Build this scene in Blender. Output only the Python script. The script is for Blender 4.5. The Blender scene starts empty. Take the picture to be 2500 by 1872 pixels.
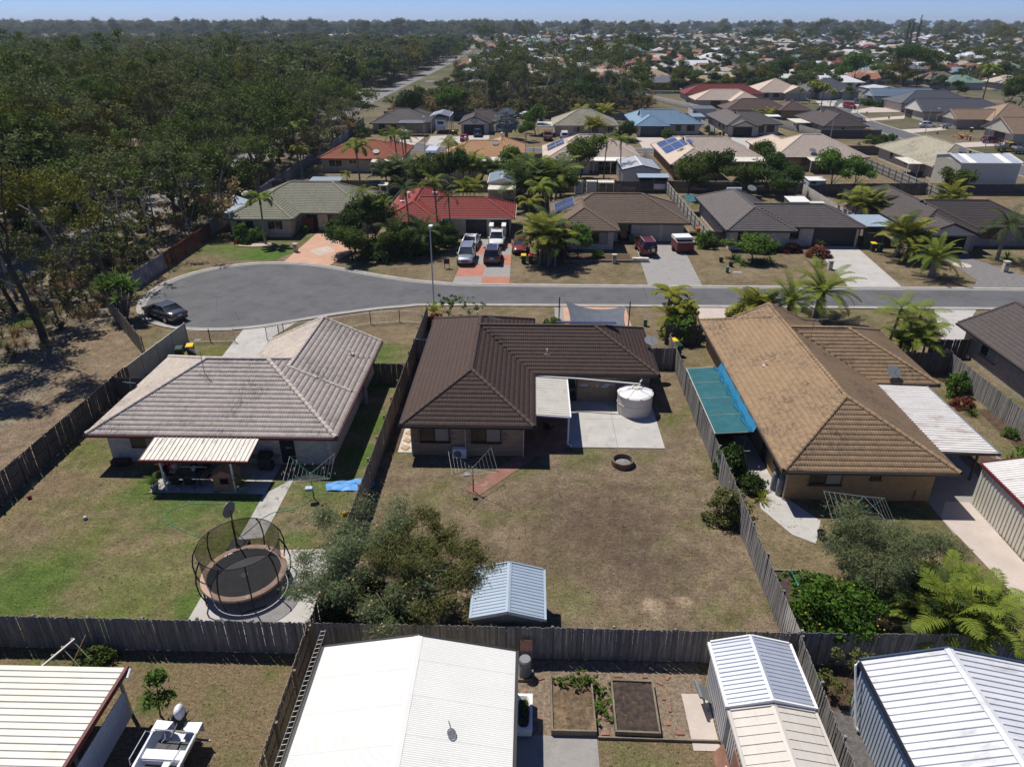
import bpy,math,random
import numpy as np
from mathutils import Vector,Matrix

SC=bpy.context.scene
COL=SC.collection
RAD=math.radians
RN=random.Random(11)

# ---------------------------------------------------------------- camera, sky, sun, exposure
CAM_H,PITCH,YAW,FPX=24.0,RAD(27.0),RAD(1.53),1735.0
cam_data=bpy.data.cameras.new('camera')
cam_data.sensor_width=36.0
cam_data.lens=FPX / 2500.0 * 36.0
cam_data.clip_start=0.5
cam_data.clip_end=20000.0
cam=bpy.data.objects.new('camera',cam_data)
cam.location=(0,0,CAM_H)
cam.rotation_euler=(RAD(90) - PITCH,0,YAW)
COL.objects.link(cam)
SC.camera=cam

SUN_TRAVEL=Vector((0.365,-0.36,-1.0)).normalized()
SUN_EL=math.asin(-SUN_TRAVEL.z)
world=bpy.data.worlds.new('World')
SC.world=world
world.use_nodes=True
wn=world.node_tree
for n in list(wn.nodes):
    wn.nodes.remove(n)
w_out=wn.nodes.new('ShaderNodeOutputWorld')
w_bg=wn.nodes.new('ShaderNodeBackground')
w_sky=wn.nodes.new('ShaderNodeTexSky')
w_sky.sky_type='NISHITA'
w_sky.sun_disc=False
w_sky.sun_elevation=SUN_EL
w_sky.sun_rotation=math.atan2(-SUN_TRAVEL.x,-SUN_TRAVEL.y)
w_sky.altitude=0.0
w_sky.air_density=0.6
w_sky.dust_density=0.0
w_sky.ozone_density=6.0
w_bg.inputs['Strength'].default_value=0.072
w_mix=wn.nodes.new('ShaderNodeMix'); w_mix.data_type='RGBA'; w_mix.blend_type='MULTIPLY'; w_mix.inputs[0].default_value=1.0; w_mix.inputs[7].default_value=(0.90,1.0,1.38,1)
wn.links.new(w_sky.outputs[0],w_mix.inputs[6]); wn.links.new(w_mix.outputs[2],w_bg.inputs['Color'])
wn.links.new(w_bg.outputs[0],w_out.inputs['Surface'])

sun_data=bpy.data.lights.new('sun','SUN')
sun_data.energy=4.95
sun_data.angle=RAD(0.53)
sun_data.color=(1.0,0.955,0.89)
sun=bpy.data.objects.new('sun',sun_data)
sun.rotation_euler=SUN_TRAVEL.to_track_quat('-Z','Y').to_euler()
sun.location=(-40,40,90)
COL.objects.link(sun)

SC.view_settings.view_transform='Standard'
SC.view_settings.look='None'
SC.view_settings.exposure=0.1
SC.view_settings.gamma=1.0
SC.view_settings.use_curve_mapping=False
SC.render.engine='CYCLES'
SC.cycles.max_bounces=5
SC.cycles.diffuse_bounces=2
SC.cycles.glossy_bounces=2
SC.cycles.transmission_bounces=4
SC.cycles.transparent_max_bounces=8
SC.cycles.volume_bounces=0
SC.cycles.use_adaptive_sampling=True

# ---------------------------------------------------------------- measuring: a point of the photo (2500 px wide) to metres at height z
CROPS=[(0,0),(830,0),(1660,0),(0,380),(830,240),(1660,240),(0,740),(830,700),(1660,700),(0,1312),(830,1312),(1660,1200)]
def at(u,v,z=0.0):
    a=(u - 1250) / FPX; b=-(v - 936) / FPX
    d=(a,math.cos(PITCH) + b * math.sin(PITCH),-math.sin(PITCH) + b * math.cos(PITCH))
    t=(z - CAM_H) / d[2]
    x,y=d[0] * t,d[1] * t
    c,s=math.cos(YAW),math.sin(YAW)
    return (x * c - y * s,x * s + y * c)
def q(k,x,y,z=0.0):
    s=2070 / 840 if k == 11 else 2212 / 840
    return at(CROPS[k][0] + x / s,CROPS[k][1] + y / s,z)

# ---------------------------------------------------------------- materials
MATS={}
def nodes_mat(name):
    m=bpy.data.materials.new(name)
    m.use_nodes=True
    nt=m.node_tree
    b=nt.nodes['Principled BSDF']
    b.inputs['Specular IOR Level'].default_value=0.3
    MATS[name]=m
    return m,nt,b
def nd(nt,kind,**kw):
    n=nt.nodes.new(kind)
    for k,v in kw.items():
        if k.startswith('p_'):
            setattr(n,k[2:],v)
        else:
            key=k.replace('_',' ')
            s=n.inputs[int(key[1:])] if key[0] == 'i' and key[1:].isdigit() else n.inputs[key]
            if isinstance(v,bpy.types.NodeSocket):
                nt.links.new(v,s)
            else:
                s.default_value=v
    return n
def pos(nt):
    return nd(nt,'ShaderNodeNewGeometry').outputs['Position']
def noise(nt,vec,scale,detail=3.0,rough=0.6):
    return nd(nt,'ShaderNodeTexNoise',Vector=vec,Scale=scale,Detail=detail,Roughness=rough).outputs[0]
def ramp(nt,fac,a,b,lo=0.0,hi=1.0):
    return nd(nt,'ShaderNodeMapRange',Value=fac,From_Min=a,From_Max=b,To_Min=lo,To_Max=hi).outputs[0]
def mixc(nt,fac,a,b,mode='MIX'):
    n=nt.nodes.new('ShaderNodeMix')
    n.data_type='RGBA'; n.blend_type=mode
    for s,v in ((n.inputs[0],fac),(n.inputs[6],a),(n.inputs[7],b)):
        if isinstance(v,bpy.types.NodeSocket):
            nt.links.new(v,s)
        elif isinstance(v,(int,float)):
            s.default_value=v
        else:
            s.default_value=(v[0],v[1],v[2],1)
    return n.outputs[2]
def math_n(nt,op,a,b=0.0):
    n=nt.nodes.new('ShaderNodeMath'); n.operation=op
    for s,v in ((n.inputs[0],a),(n.inputs[1],b)):
        if isinstance(v,bpy.types.NodeSocket):
            nt.links.new(v,s)
        else:
            s.default_value=v
    return n.outputs[0]
def vscale(nt,vec,s):
    n=nt.nodes.new('ShaderNodeVectorMath'); n.operation='MULTIPLY'
    nt.links.new(vec,n.inputs[0]); n.inputs[1].default_value=s
    return n.outputs[0]
def bump(nt,b,h,strength=0.3,dist=0.02):
    bp=nd(nt,'ShaderNodeBump',Height=h,Strength=strength,Distance=dist)
    nt.links.new(bp.outputs[0],b.inputs['Normal'])
def up(c,k):
    return tuple(min(1.0,x * k) for x in c[:3])

def plain(name,col,rough=0.8,metal=0.0,var=0.18,scale=1.5,fine=14.0,bmp=0.0,spec=None,stain=None,rnd=0.0,stretch=None):
    """paint, plastic, metal, render or timber: a base colour with blotches, fine grain and optional stains"""
    m,nt,b=nodes_mat(name)
    p=pos(nt)
    if stretch:
        p=vscale(nt,p,stretch)
    c=mixc(nt,ramp(nt,noise(nt,p,scale,4),0.32,0.68),up(col,1 - var),up(col,1 + var))
    c=mixc(nt,ramp(nt,noise(nt,p,fine,2),0.3,0.7,0,0.5),c,up(col,1 - var * 1.6))
    if stain:
        c=mixc(nt,ramp(nt,noise(nt,p,stain[1],5,0.7),stain[2],stain[2] + 0.14,0,stain[3]),c,stain[0])
    if rnd:
        oi=nd(nt,'ShaderNodeObjectInfo').outputs['Random']
        c=mixc(nt,ramp(nt,oi,0,1,0,rnd),c,up(col,0.35))
    nt.links.new(c,b.inputs['Base Color'])
    b.inputs['Roughness'].default_value=rough
    b.inputs['Metallic'].default_value=metal
    if spec is not None:
        b.inputs['Specular IOR Level'].default_value=spec
    if bmp:
        bump(nt,b,noise(nt,p,fine * 2,3),bmp,0.02)
    return m

def tile_mat(name,col,dirt=(0.03,0.028,0.025),dirt_amt=0.45,streak=0.5,relief=0.0):
    """glazed or bare concrete roof tiles, mottled tile by tile and streaked by lichen"""
    m,nt,b=nodes_mat(name)
    p=pos(nt)
    c=mixc(nt,ramp(nt,noise(nt,p,3.3,2),0.3,0.7),up(col,0.82),up(col,1.16))
    c=mixc(nt,ramp(nt,noise(nt,p,24,2),0.35,0.75,0,0.35),c,up(col,0.6))
    big=ramp(nt,noise(nt,p,0.3,4,0.7),0.47,0.64,0,dirt_amt)
    st=ramp(nt,noise(nt,vscale(nt,p,(2.6,1.2,1.2)),2.2,4,0.7),0.42,0.62)
    c=mixc(nt,math_n(nt,'MULTIPLY',big,st),c,dirt)
    if relief:
        sx=nd(nt,'ShaderNodeSeparateXYZ',Vector=p).outputs[2]
        saw=math_n(nt,'FRACT',math_n(nt,'MULTIPLY',sx,1 / 0.155))
        c=mixc(nt,ramp(nt,saw,0.0,0.3,relief,0),c,up(col,0.45))
        bump(nt,b,saw,0.5,0.05)
    else:
        bump(nt,b,noise(nt,p,40,2),0.25,0.01)
    nt.links.new(c,b.inputs['Base Color'])
    b.inputs['Roughness'].default_value=0.75
    return m

def brick_mat(name,col,mortar,bw=0.24,rh=0.086,var=0.25):
    m,nt,b=nodes_mat(name)
    p=pos(nt)
    s=nd(nt,'ShaderNodeSeparateXYZ',Vector=p)
    v=nd(nt,'ShaderNodeCombineXYZ',X=math_n(nt,'ADD',s.outputs[0],s.outputs[1]),Y=s.outputs[2]).outputs[0]
    bt=nd(nt,'ShaderNodeTexBrick',Vector=v,Scale=1.0,Mortar_Size=0.006,Mortar_Smooth=0.3,Bias=0.0,Brick_Width=bw,Row_Height=rh)
    bt.inputs['Color1'].default_value=(*up(col,1 - var),1)
    bt.inputs['Color2'].default_value=(*up(col,1 + var),1)
    bt.inputs['Mortar'].default_value=(*mortar,1)
    c=mixc(nt,ramp(nt,noise(nt,p,1.3,4),0.35,0.7,0,0.35),bt.outputs[0],up(col,0.6))
    nt.links.new(c,b.inputs['Base Color'])
    b.inputs['Roughness'].default_value=0.9
    bump(nt,b,math_n(nt,'SUBTRACT',1.0,bt.outputs[1]),0.6,0.01)
    return m

def grass_mat(name,dry,dark,green,g=0.35,patches=(),litter=None,fine=9.0,scale=0.35):
    """mown lawn: dry and dark blotches, green where g or a patch (x, y, radius, amount, colour) says, short-blade relief"""
    m,nt,b=nodes_mat(name)
    p=pos(nt)
    c=mixc(nt,ramp(nt,noise(nt,p,scale * 2.2,5,0.65),0.38,0.64),dry,dark)
    gm=ramp(nt,noise(nt,p,scale,4,0.6),0.62 - g * 0.35,0.78 - g * 0.3)
    wob=noise(nt,p,0.9,4,0.7)
    c=mixc(nt,math_n(nt,'MULTIPLY',gm,0.85),c,green)
    for (x,y,r,amt,pc) in patches:
        dn=nt.nodes.new('ShaderNodeVectorMath'); dn.operation='DISTANCE'
        nt.links.new(vscale(nt,p,(1,1,0)),dn.inputs[0]); dn.inputs[1].default_value=(x,y,0)
        dd=math_n(nt,'ADD',dn.outputs['Value'],math_n(nt,'MULTIPLY',math_n(nt,'SUBTRACT',wob,0.5),r * 1.6))
        c=mixc(nt,ramp(nt,dd,r,r * 0.35,0,amt),c,pc)
    B=math_n(nt,'MULTIPLY',ramp(nt,noise(nt,p,1.1,4,0.7),0.36,0.64,0.8,1.2),ramp(nt,noise(nt,vscale(nt,p,(1,1.6,1)),4.0,5,0.8),0.36,0.66,0.68,1.32))
    B=math_n(nt,'MULTIPLY',B,ramp(nt,noise(nt,p,fine * 1.7,3,0.8),0.38,0.64,0.62,1.4))
    vs=nt.nodes.new('ShaderNodeVectorMath'); vs.operation='SCALE'; nt.links.new(c,vs.inputs[0]); nt.links.new(B,vs.inputs[3]); c=vs.outputs[0]
    c=mixc(nt,ramp(nt,noise(nt,p,fine * 2.2,2,0.7),0.6,0.74,0.0,0.4),c,up(dry,1.5))
    if litter:
        c=mixc(nt,ramp(nt,noise(nt,p,5.0,4,0.8),0.52,0.66,0,litter[1]),c,litter[0])
    nt.links.new(c,b.inputs['Base Color'])
    b.inputs['Roughness'].default_value=0.95
    b.inputs['Specular IOR Level'].default_value=0.1
    bump(nt,b,noise(nt,p,fine * 1.5,4,0.8),0.8,0.05)
    return m

def leaf_mat(name,col,alt,rough=0.55,trans=0.25,tint=0.35):
    """foliage: colour varies leaf clump by clump and tree by tree"""
    m,nt,b=nodes_mat(name)
    p=pos(nt)
    oi=nd(nt,'ShaderNodeObjectInfo').outputs['Random']
    c=mixc(nt,ramp(nt,noise(nt,p,1.6,3),0.3,0.7),col,alt)
    c=mixc(nt,ramp(nt,noise(nt,p,9,2),0.35,0.75,0,0.6),c,up(alt,1.5))
    c=mixc(nt,ramp(nt,oi,0,1,0,tint * 1.6),c,(col[0] * 1.15,col[1] * 0.82,col[2] * 0.75))
    nt.links.new(c,b.inputs['Base Color'])
    b.inputs['Roughness'].default_value=.7
    b.inputs['Specular IOR Level'].default_value=0.12
    if trans:
        tr=nd(nt,'ShaderNodeBsdfTranslucent',Color=c)
        mx=nd(nt,'ShaderNodeMixShader',Fac=trans)
        nt.links.new(b.outputs[0],mx.inputs[1]); nt.links.new(tr.outputs[0],mx.inputs[2])
        nt.links.new(mx.outputs[0],nt.nodes['Material Output'].inputs['Surface'])
    return m

def glass_mat(name,col=(0.012,0.014,0.016),rough=0.08):
    m,nt,b=nodes_mat(name)
    p=pos(nt)
    c=mixc(nt,ramp(nt,noise(nt,p,0.7,2),0.45,0.6),col,up(col,2.2))
    nt.links.new(c,b.inputs['Base Color'])
    b.inputs['Roughness'].default_value=rough
    b.inputs['Specular IOR Level'].default_value=0.6
    return m

def mesh_mat(name,col,density=0.5):
    """woven net or shade cloth that lets part of the light through"""
    m,nt,b=nodes_mat(name)
    b.inputs['Base Color'].default_value=(*col,1)
    b.inputs['Roughness'].default_value=0.8
    nz=noise(nt,pos(nt),3.0,3)
    b.inputs['Alpha'].default_value=density
    nt.links.new(ramp(nt,nz,0.3,0.7,density - 0.06,density + 0.06),b.inputs['Alpha'])
    return m

M=MATS
plain('fence_wood',(0.33,0.31,0.285),0.95,var=0.35,scale=2.2,fine=12,stretch=(5,5,0.8),rnd=0.75,bmp=0.3)
plain('fence_wood_dark',(0.15,0.135,0.118),0.95,var=0.35,scale=2.2,fine=12,stretch=(5,5,0.8),rnd=0.6,bmp=0.3)
plain('fence_wood_tan',(0.36,0.30,0.225),0.95,var=0.3,scale=2.2,fine=12,stretch=(5,5,0.8),rnd=0.5,bmp=0.3)
plain('fence_red',(0.16,0.045,0.022),0.9,var=0.3,rnd=0.5,stretch=(5,5,0.8))
plain('fence_cream',(0.42,0.40,0.33),0.7,var=0.12,rnd=0.15)
plain('timber',(0.22,0.18,0.13),0.9,var=0.3,bmp=0.3)
plain('asphalt',(0.115,0.115,0.118),0.9,var=0.14,scale=0.35,fine=30,bmp=0.35,stain=((0.055,0.055,0.058),0.5,0.5,0.4))
plain('asphalt_old',(0.2,0.19,0.18),0.9,var=0.12,scale=0.3,fine=20,bmp=0.3)
plain('kerb_concrete',(0.36,0.34,0.30),0.9,var=0.2,scale=1.0,fine=16,bmp=0.2)
plain('concrete',(0.44,0.42,0.385),0.85,var=0.12,scale=0.7,fine=12,bmp=0.15,stain=((0.25,0.235,0.21),0.9,0.55,0.5))
plain('concrete_dirty',(0.42,0.40,0.36),0.9,var=0.2,scale=1.4,fine=14,bmp=0.2,stain=((0.07,0.065,0.055),1.6,0.56,0.75))
plain('concrete_grey',(0.30,0.285,0.265),0.9,var=0.15,scale=0.8,fine=12,bmp=0.2,stain=((0.16,0.15,0.135),0.8,0.5,0.5))
plain('concrete_pink',(0.48,0.41,0.355),0.85,var=0.1,scale=0.8)
plain('terracotta_concrete',(0.50,0.30,0.205),0.85,var=0.12,scale=0.6,stain=((0.42,0.22,0.14),1.1,0.5,0.5))
plain('checker_red',(0.40,0.17,0.115),0.85,var=0.15,scale=0.8,stain=((0.22,0.17,0.15),1.2,0.58,0.5))
plain('red_concrete',(0.24,0.12,0.085),0.8,var=0.2,scale=1.3,stain=((0.36,0.25,0.19),1.1,0.55,0.6))
plain('paving_grey',(0.19,0.18,0.175),0.85,var=0.25,scale=3,fine=20)
plain('tan_stain',(0.50,0.36,0.26),0.85,var=0.1)
plain('white_metal',(0.74,0.73,0.67),0.42,var=0.04,scale=0.6,spec=0.5,stain=((0.55,0.52,0.46),0.8,0.62,0.4))
plain('cream_metal',(0.62,0.59,0.50),0.42,var=0.07,scale=0.8,spec=0.5,stain=((0.36,0.32,0.25),1.1,0.58,0.5))
plain('old_white_metal',(0.62,0.63,0.64),0.5,var=0.1,scale=0.9,spec=0.5,stain=((0.30,0.29,0.26),1.2,0.56,0.6),stretch=(0.6,1.8,1))
plain('stained_metal',(0.66,0.62,0.53),0.5,var=0.12,scale=1.4,stain=((0.15,0.11,0.07),2.0,0.55,0.75),stretch=(3,0.5,1))
plain('rusty_white',(0.70,0.67,0.62),0.5,var=0.1,stain=((0.35,0.21,0.13),0.7,0.55,0.6),stretch=(0.6,1.6,1))
plain('blue_grey_metal',(0.34,0.41,0.47),0.38,0.1,var=0.06,spec=0.5)
plain('silver_metal',(0.50,0.53,0.57),0.35,0.35,var=0.06,spec=0.5)
plain('dark_metal',(0.035,0.037,0.04),0.5,var=0.1)
plain('grey_metal',(0.20,0.21,0.22),0.45,0.3,var=0.1)
plain('blue_trim',(0.03,0.06,0.11),0.45,var=0.1)
plain('red_trim',(0.13,0.022,0.022),0.5,var=0.15)
plain('dark_trim',(0.028,0.026,0.026),0.5,var=0.15)
plain('brown_trim',(0.075,0.06,0.05),0.5,var=0.15)
plain('cream_trim',(0.55,0.51,0.42),0.5,var=0.08)
plain('white_trim',(0.78,0.77,0.74),0.5,var=0.05)
plain('green_trim',(0.10,0.14,0.09),0.5,var=0.08)
plain('grey_wall_metal',(0.56,0.56,0.53),0.5,var=0.06,spec=0.4)
plain('cream_wall_metal',(0.62,0.58,0.47),0.5,var=0.05,spec=0.4)
plain('green_wall_metal',(0.12,0.13,0.11),0.6,var=0.1)
plain('blue_wall_metal',(0.42,0.47,0.53),0.5,var=0.06)
plain('polycarbonate',(0.56,0.52,0.45),0.45,var=0.06,scale=1.5,spec=0.4,stain=((0.45,0.27,0.10),1.3,0.6,0.55),stretch=(2.5,0.35,1))
plain('soffit',(0.55,0.53,0.47),0.8,var=0.04)
plain('render_cream',(0.50,0.46,0.38),0.85,var=0.06)
plain('render_white',(0.66,0.64,0.59),0.85,var=0.05)
plain('garage_dark',(0.022,0.025,0.03),0.5,var=0.1)
plain('garage_cream',(0.42,0.38,0.30),0.6,var=0.05)
plain('garage_brown',(0.05,0.043,0.04),0.5,var=0.1)
plain('garage_blue',(0.035,0.06,0.09),0.5,var=0.1)
plain('black_plastic',(0.015,0.015,0.017),0.45,var=0.1)
plain('bin_green',(0.018,0.045,0.03),0.5,var=0.1)
plain('bin_yellow',(0.75,0.48,0.02),0.45,var=0.05)
plain('bin_red',(0.55,0.03,0.03),0.45,var=0.05)
plain('tank_poly',(0.62,0.57,0.50),0.55,var=0.05,scale=0.8)
plain('blue_shade',(0.008,0.14,0.25),0.75,var=0.12)
plain('teal_shade',(0.022,0.115,0.13),0.8,var=0.2,fine=5)
plain('grey_shade',(0.11,0.125,0.15),0.8,var=0.15)
plain('green_pipe',(0.01,0.12,0.085),0.5,var=0.1)
plain('dark_green_pipe',(0.01,0.035,0.03),0.4,var=0.1)
plain('line_wire',(0.42,0.42,0.40),0.5,var=0.1)
plain('hose_green',(0.03,0.30,0.16),0.5)
plain('tarp_blue',(0.10,0.32,0.68),0.45,var=0.25,scale=5)
plain('pot_grey',(0.22,0.23,0.25),0.7)
plain('pot_terracotta',(0.30,0.11,0.06),0.8)
plain('soil',(0.15,0.105,0.065),1.0,var=0.35,scale=4,fine=18,bmp=1.0,stain=((0.26,0.18,0.10),2.2,0.5,0.8))
plain('soil_dark',(0.075,0.055,0.045),1.0,var=0.45,scale=5,fine=20,bmp=1.0,stain=((0.26,0.16,0.08),3.5,0.6,0.7))
plain('mulch',(0.10,0.065,0.04),1.0,var=0.4,scale=3,fine=16,bmp=1.0)
plain('bark_grey',(0.20,0.175,0.15),0.9,var=0.35,scale=1.2,fine=9,bmp=0.3)
plain('bark_pale',(0.42,0.38,0.33),0.85,var=0.3,scale=1.2,fine=9)
plain('bark_dark',(0.055,0.045,0.038),0.95,var=0.35,scale=1.2,fine=9,bmp=0.4)
plain('palm_trunk',(0.22,0.20,0.165),0.9,var=0.3,scale=2,fine=9,stretch=(1,1,4))
plain('litter_twig',(0.30,0.26,0.2),0.95)
plain('brick_paver',(0.31,0.165,0.115),0.9,var=0.25,rnd=0.4)
plain('stone_brown',(0.24,0.17,0.12),0.95,var=0.4,rnd=0.5)
plain('stone_pale',(0.45,0.38,0.29),0.95,var=0.2,rnd=0.3)
plain('sand_stone',(0.50,0.31,0.17),0.9,var=0.15,rnd=0.2)
plain('ash',(0.24,0.23,0.22),1.0,var=0.4,scale=8)
plain('tramp_pad',(0.44,0.29,0.21),0.7,var=0.15,scale=3,stain=((0.62,0.60,0.56),1.6,0.55,0.8))
plain('tramp_mat',(0.022,0.022,0.024),0.7,var=0.15)
plain('boat_white',(0.70,0.71,0.72),0.4,var=0.08,stain=((0.25,0.25,0.25),1.8,0.62,0.6))
plain('boat_floor',(0.10,0.10,0.10),0.8,var=0.4,scale=4)
plain('dark_void',(0.008,0.008,0.008),1.0)
plain('tyre',(0.018,0.018,0.018),0.85)
plain('rim',(0.45,0.46,0.47),0.35,0.6)
plain('tail_red',(0.28,0.01,0.01),0.3)
plain('head_lamp',(0.65,0.66,0.66),0.2)
plain('pink_paint',(0.62,0.16,0.20),0.6)
plain('ply',(0.40,0.25,0.13),0.8)
plain('ball_red',(0.22,0.03,0.03),0.6)
plain('ball_white',(0.6,0.66,0.66),0.6,var=0.35,scale=5)
plain('ball_yellow',(0.45,0.22,0.02),0.6)
plain('orange_plastic',(0.75,0.12,0.03),0.5)
plain('crate_blue',(0.02,0.10,0.45),0.5)
plain('skip_red',(0.17,0.045,0.045),0.6,var=0.3)
plain('dead_frond',(0.30,0.20,0.11),0.9,var=0.3)
plain('flower_pink',(0.55,0.05,0.12),0.7)
plain('flower_orange',(0.55,0.30,0.17),0.7)
plain('flower_white',(0.75,0.73,0.66),0.7)
plain('fruit_yellow',(0.70,0.42,0.02),0.5)
plain('pool_water',(0.02,0.30,0.42),0.08,spec=0.6)
plain('pond_water',(0.05,0.09,0.10),0.15,spec=0.6)
plain('gravel_brown',(0.23,0.175,0.125),1.0,var=0.45,scale=6,fine=16,bmp=1.2,stain=((0.50,0.38,0.24),15,0.56,0.8))
plain('gravel_grey',(0.13,0.12,0.115),1.0,var=0.35,scale=5,fine=18,bmp=1.0,stain=((0.30,0.28,0.25),14,0.6,0.6))
plain('pebble_white',(0.60,0.56,0.50),0.9,var=0.4,scale=8,fine=20,bmp=1.0,stain=((0.25,0.2,0.15),9,0.55,0.6))
plain('letter_pale',(0.62,0.60,0.56),0.6)
nt_=MATS['asphalt'].node_tree; p_=pos(nt_); dn_=nt_.nodes.new('ShaderNodeVectorMath'); dn_.operation='DISTANCE'; nt_.links.new(p_,dn_.inputs[0]); dn_.inputs[1].default_value=(-28,66.3,0)
cv_=nd(nt_,'ShaderNodeCombineXYZ',X=dn_.outputs['Value'],Y=math_n(nt_,'MULTIPLY',nd(nt_,'ShaderNodeSeparateXYZ',Vector=p_).outputs[0],.06)).outputs[0]
b_=nt_.nodes['Principled BSDF']; c_=b_.inputs['Base Color'].links[0].from_socket; c_=mixc(nt_,ramp(nt_,noise(nt_,cv_,.9,5,.8),.5,.75,0,.12),c_,(.19,.185,.18)); wv_=nd(nt_,'ShaderNodeTexVoronoi',Vector=mixc(nt_,.12,p_,nd(nt_,'ShaderNodeTexNoise',Vector=p_,Scale=.9).outputs[1]),Scale=.16,p_feature='DISTANCE_TO_EDGE').outputs['Distance']
nt_.links.new(mixc(nt_,ramp(nt_,wv_,.0015,.004,.5,0),c_,(.03,.03,.03)),b_.inputs['Base Color'])
glass_mat('glass')
glass_mat('car_glass',(0.02,0.024,0.028),0.06)
plain('curtain',(0.30,0.29,0.25),0.4,var=0.1,spec=0.5)
mesh_mat('net_black',(0.012,0.012,0.012),0.52)
mesh_mat('net_line',(0.6,0.6,0.56),0.6)
m_,nt_,b_=nodes_mat('solar_panel')
p_=pos(nt_)
bt_=nd(nt_,'ShaderNodeTexBrick',Vector=p_,Scale=1.0,Mortar_Size=0.012,Brick_Width=0.16,Row_Height=0.15)
bt_.offset=0.0
for k_,c_ in (('Color1',(0.03,0.055,0.16)),('Color2',(0.035,0.065,0.18)),('Mortar',(0.10,0.13,0.2))):
    bt_.inputs[k_].default_value=(*c_,1)
nt_.links.new(bt_.outputs[0],b_.inputs['Base Color']); b_.inputs['Roughness'].default_value=0.15

brick_mat('brick_cream',(0.54,0.47,0.37),(0.40,0.36,0.30),var=0.18)
brick_mat('brick_white',(0.60,0.55,0.47),(0.38,0.34,0.29),var=0.2)
brick_mat('brick_tan',(0.42,0.28,0.14),(0.30,0.21,0.12),var=0.15)
brick_mat('brick_grey',(0.38,0.33,0.29),(0.30,0.27,0.24),var=0.2)
plain('block_tan',(0.42,0.31,0.19),0.9,var=0.12,rnd=0.25,bmp=0.15)
plain('mortar',(0.27,0.20,0.13),0.95,var=0.1)

tile_mat('tile_pinkgrey',(0.52,0.445,0.37),dirt=(0.09,0.08,0.07),dirt_amt=0.6)
tile_mat('tile_brown_dark',(0.078,0.050,0.038),dirt_amt=0.2)
tile_mat('tile_tan',(0.30,0.20,0.11),dirt=(0.075,0.055,0.04),dirt_amt=0.85)
tile_mat('tile_green',(0.28,0.27,0.19),dirt=(0.12,0.12,0.09),dirt_amt=0.5)
tile_mat('tile_red',(0.29,0.055,0.04),dirt=(0.10,0.035,0.03),dirt_amt=0.5)
tile_mat('tile_brown',(0.175,0.125,0.085),dirt=(0.075,0.06,0.05),dirt_amt=0.5)
tile_mat('tile_grey',(0.135,0.118,0.108),dirt=(0.06,0.055,0.05),dirt_amt=0.4)
tile_mat('tile_slate',(0.085,0.068,0.062),dirt_amt=0.3)
tile_mat('tile_rust',(0.36,0.11,0.055),dirt=(0.14,0.06,0.04),dirt_amt=0.6)
tile_mat('tile_orange',(0.55,0.31,0.15),dirt_amt=0.2,dirt=(0.3,0.18,0.1))
tile_mat('tile_cream',(0.58,0.47,0.37),dirt=(0.35,0.28,0.22),dirt_amt=0.4)
tile_mat('tile_moss',(0.36,0.33,0.24),dirt=(0.11,0.105,0.075),dirt_amt=0.9)
for nm_,c_ in (('roof_white',(0.60,0.62,0.63)),('roof_pale',(0.43,0.40,0.36)),('roof_cream',(0.46,0.39,0.31)),('roof_terracotta',(0.31,0.15,0.10)),
                ('roof_red',(0.22,0.045,0.04)),('roof_brown',(0.15,0.10,0.08)),('roof_slate',(0.12,0.125,0.14)),('roof_bluegrey',(0.20,0.27,0.34)),
                ('roof_green',(0.15,0.24,0.19)),('roof_moss',(0.24,0.25,0.19)),('roof_blue',(0.22,0.34,0.45)),('roof_sand',(0.36,0.25,0.16))):
    tile_mat(nm_,c_,dirt=up(c_,0.5),dirt_amt=0.4,relief=0.5 if nm_ not in ('roof_white','roof_bluegrey','roof_green','roof_blue') else 0.15)

leaf_mat('leaf_gum',(0.058,0.10,0.016),(0.105,0.145,0.026))
leaf_mat('leaf_gum_pale',(0.09,0.125,0.038),(0.145,0.165,0.06))
leaf_mat('leaf_wattle',(0.10,0.115,0.012),(0.15,0.145,0.015))
leaf_mat('leaf_dark',(0.03,0.065,0.013),(0.06,0.105,0.02))
leaf_mat('leaf_bright',(0.06,0.13,0.02),(0.11,0.19,0.03))
leaf_mat('leaf_citrus',(0.04,0.105,0.012),(0.085,0.165,0.02))
leaf_mat('leaf_palm',(0.085,0.145,0.02),(0.20,0.235,0.032),tint=0.25)
leaf_mat('leaf_palm_dark',(0.035,0.065,0.02),(0.08,0.11,0.03),tint=0.25)
leaf_mat('leaf_palm_yellow',(0.13,0.16,0.02),(0.24,0.24,0.03),tint=0.2)
leaf_mat('leaf_silver',(0.25,0.32,0.33),(0.38,0.44,0.44),trans=0.1)
leaf_mat('leaf_grevillea',(0.085,0.125,0.05),(0.16,0.19,0.09))
leaf_mat('leaf_olive',(0.085,0.105,0.03),(0.15,0.16,0.05))
leaf_mat('leaf_dry',(0.22,0.16,0.075),(0.30,0.23,0.11))
leaf_mat('leaf_russet',(0.12,0.035,0.02),(0.20,0.06,0.03))
leaf_mat('leaf_far',(0.055,0.09,0.022),(0.09,0.125,0.03),trans=0.0)
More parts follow.
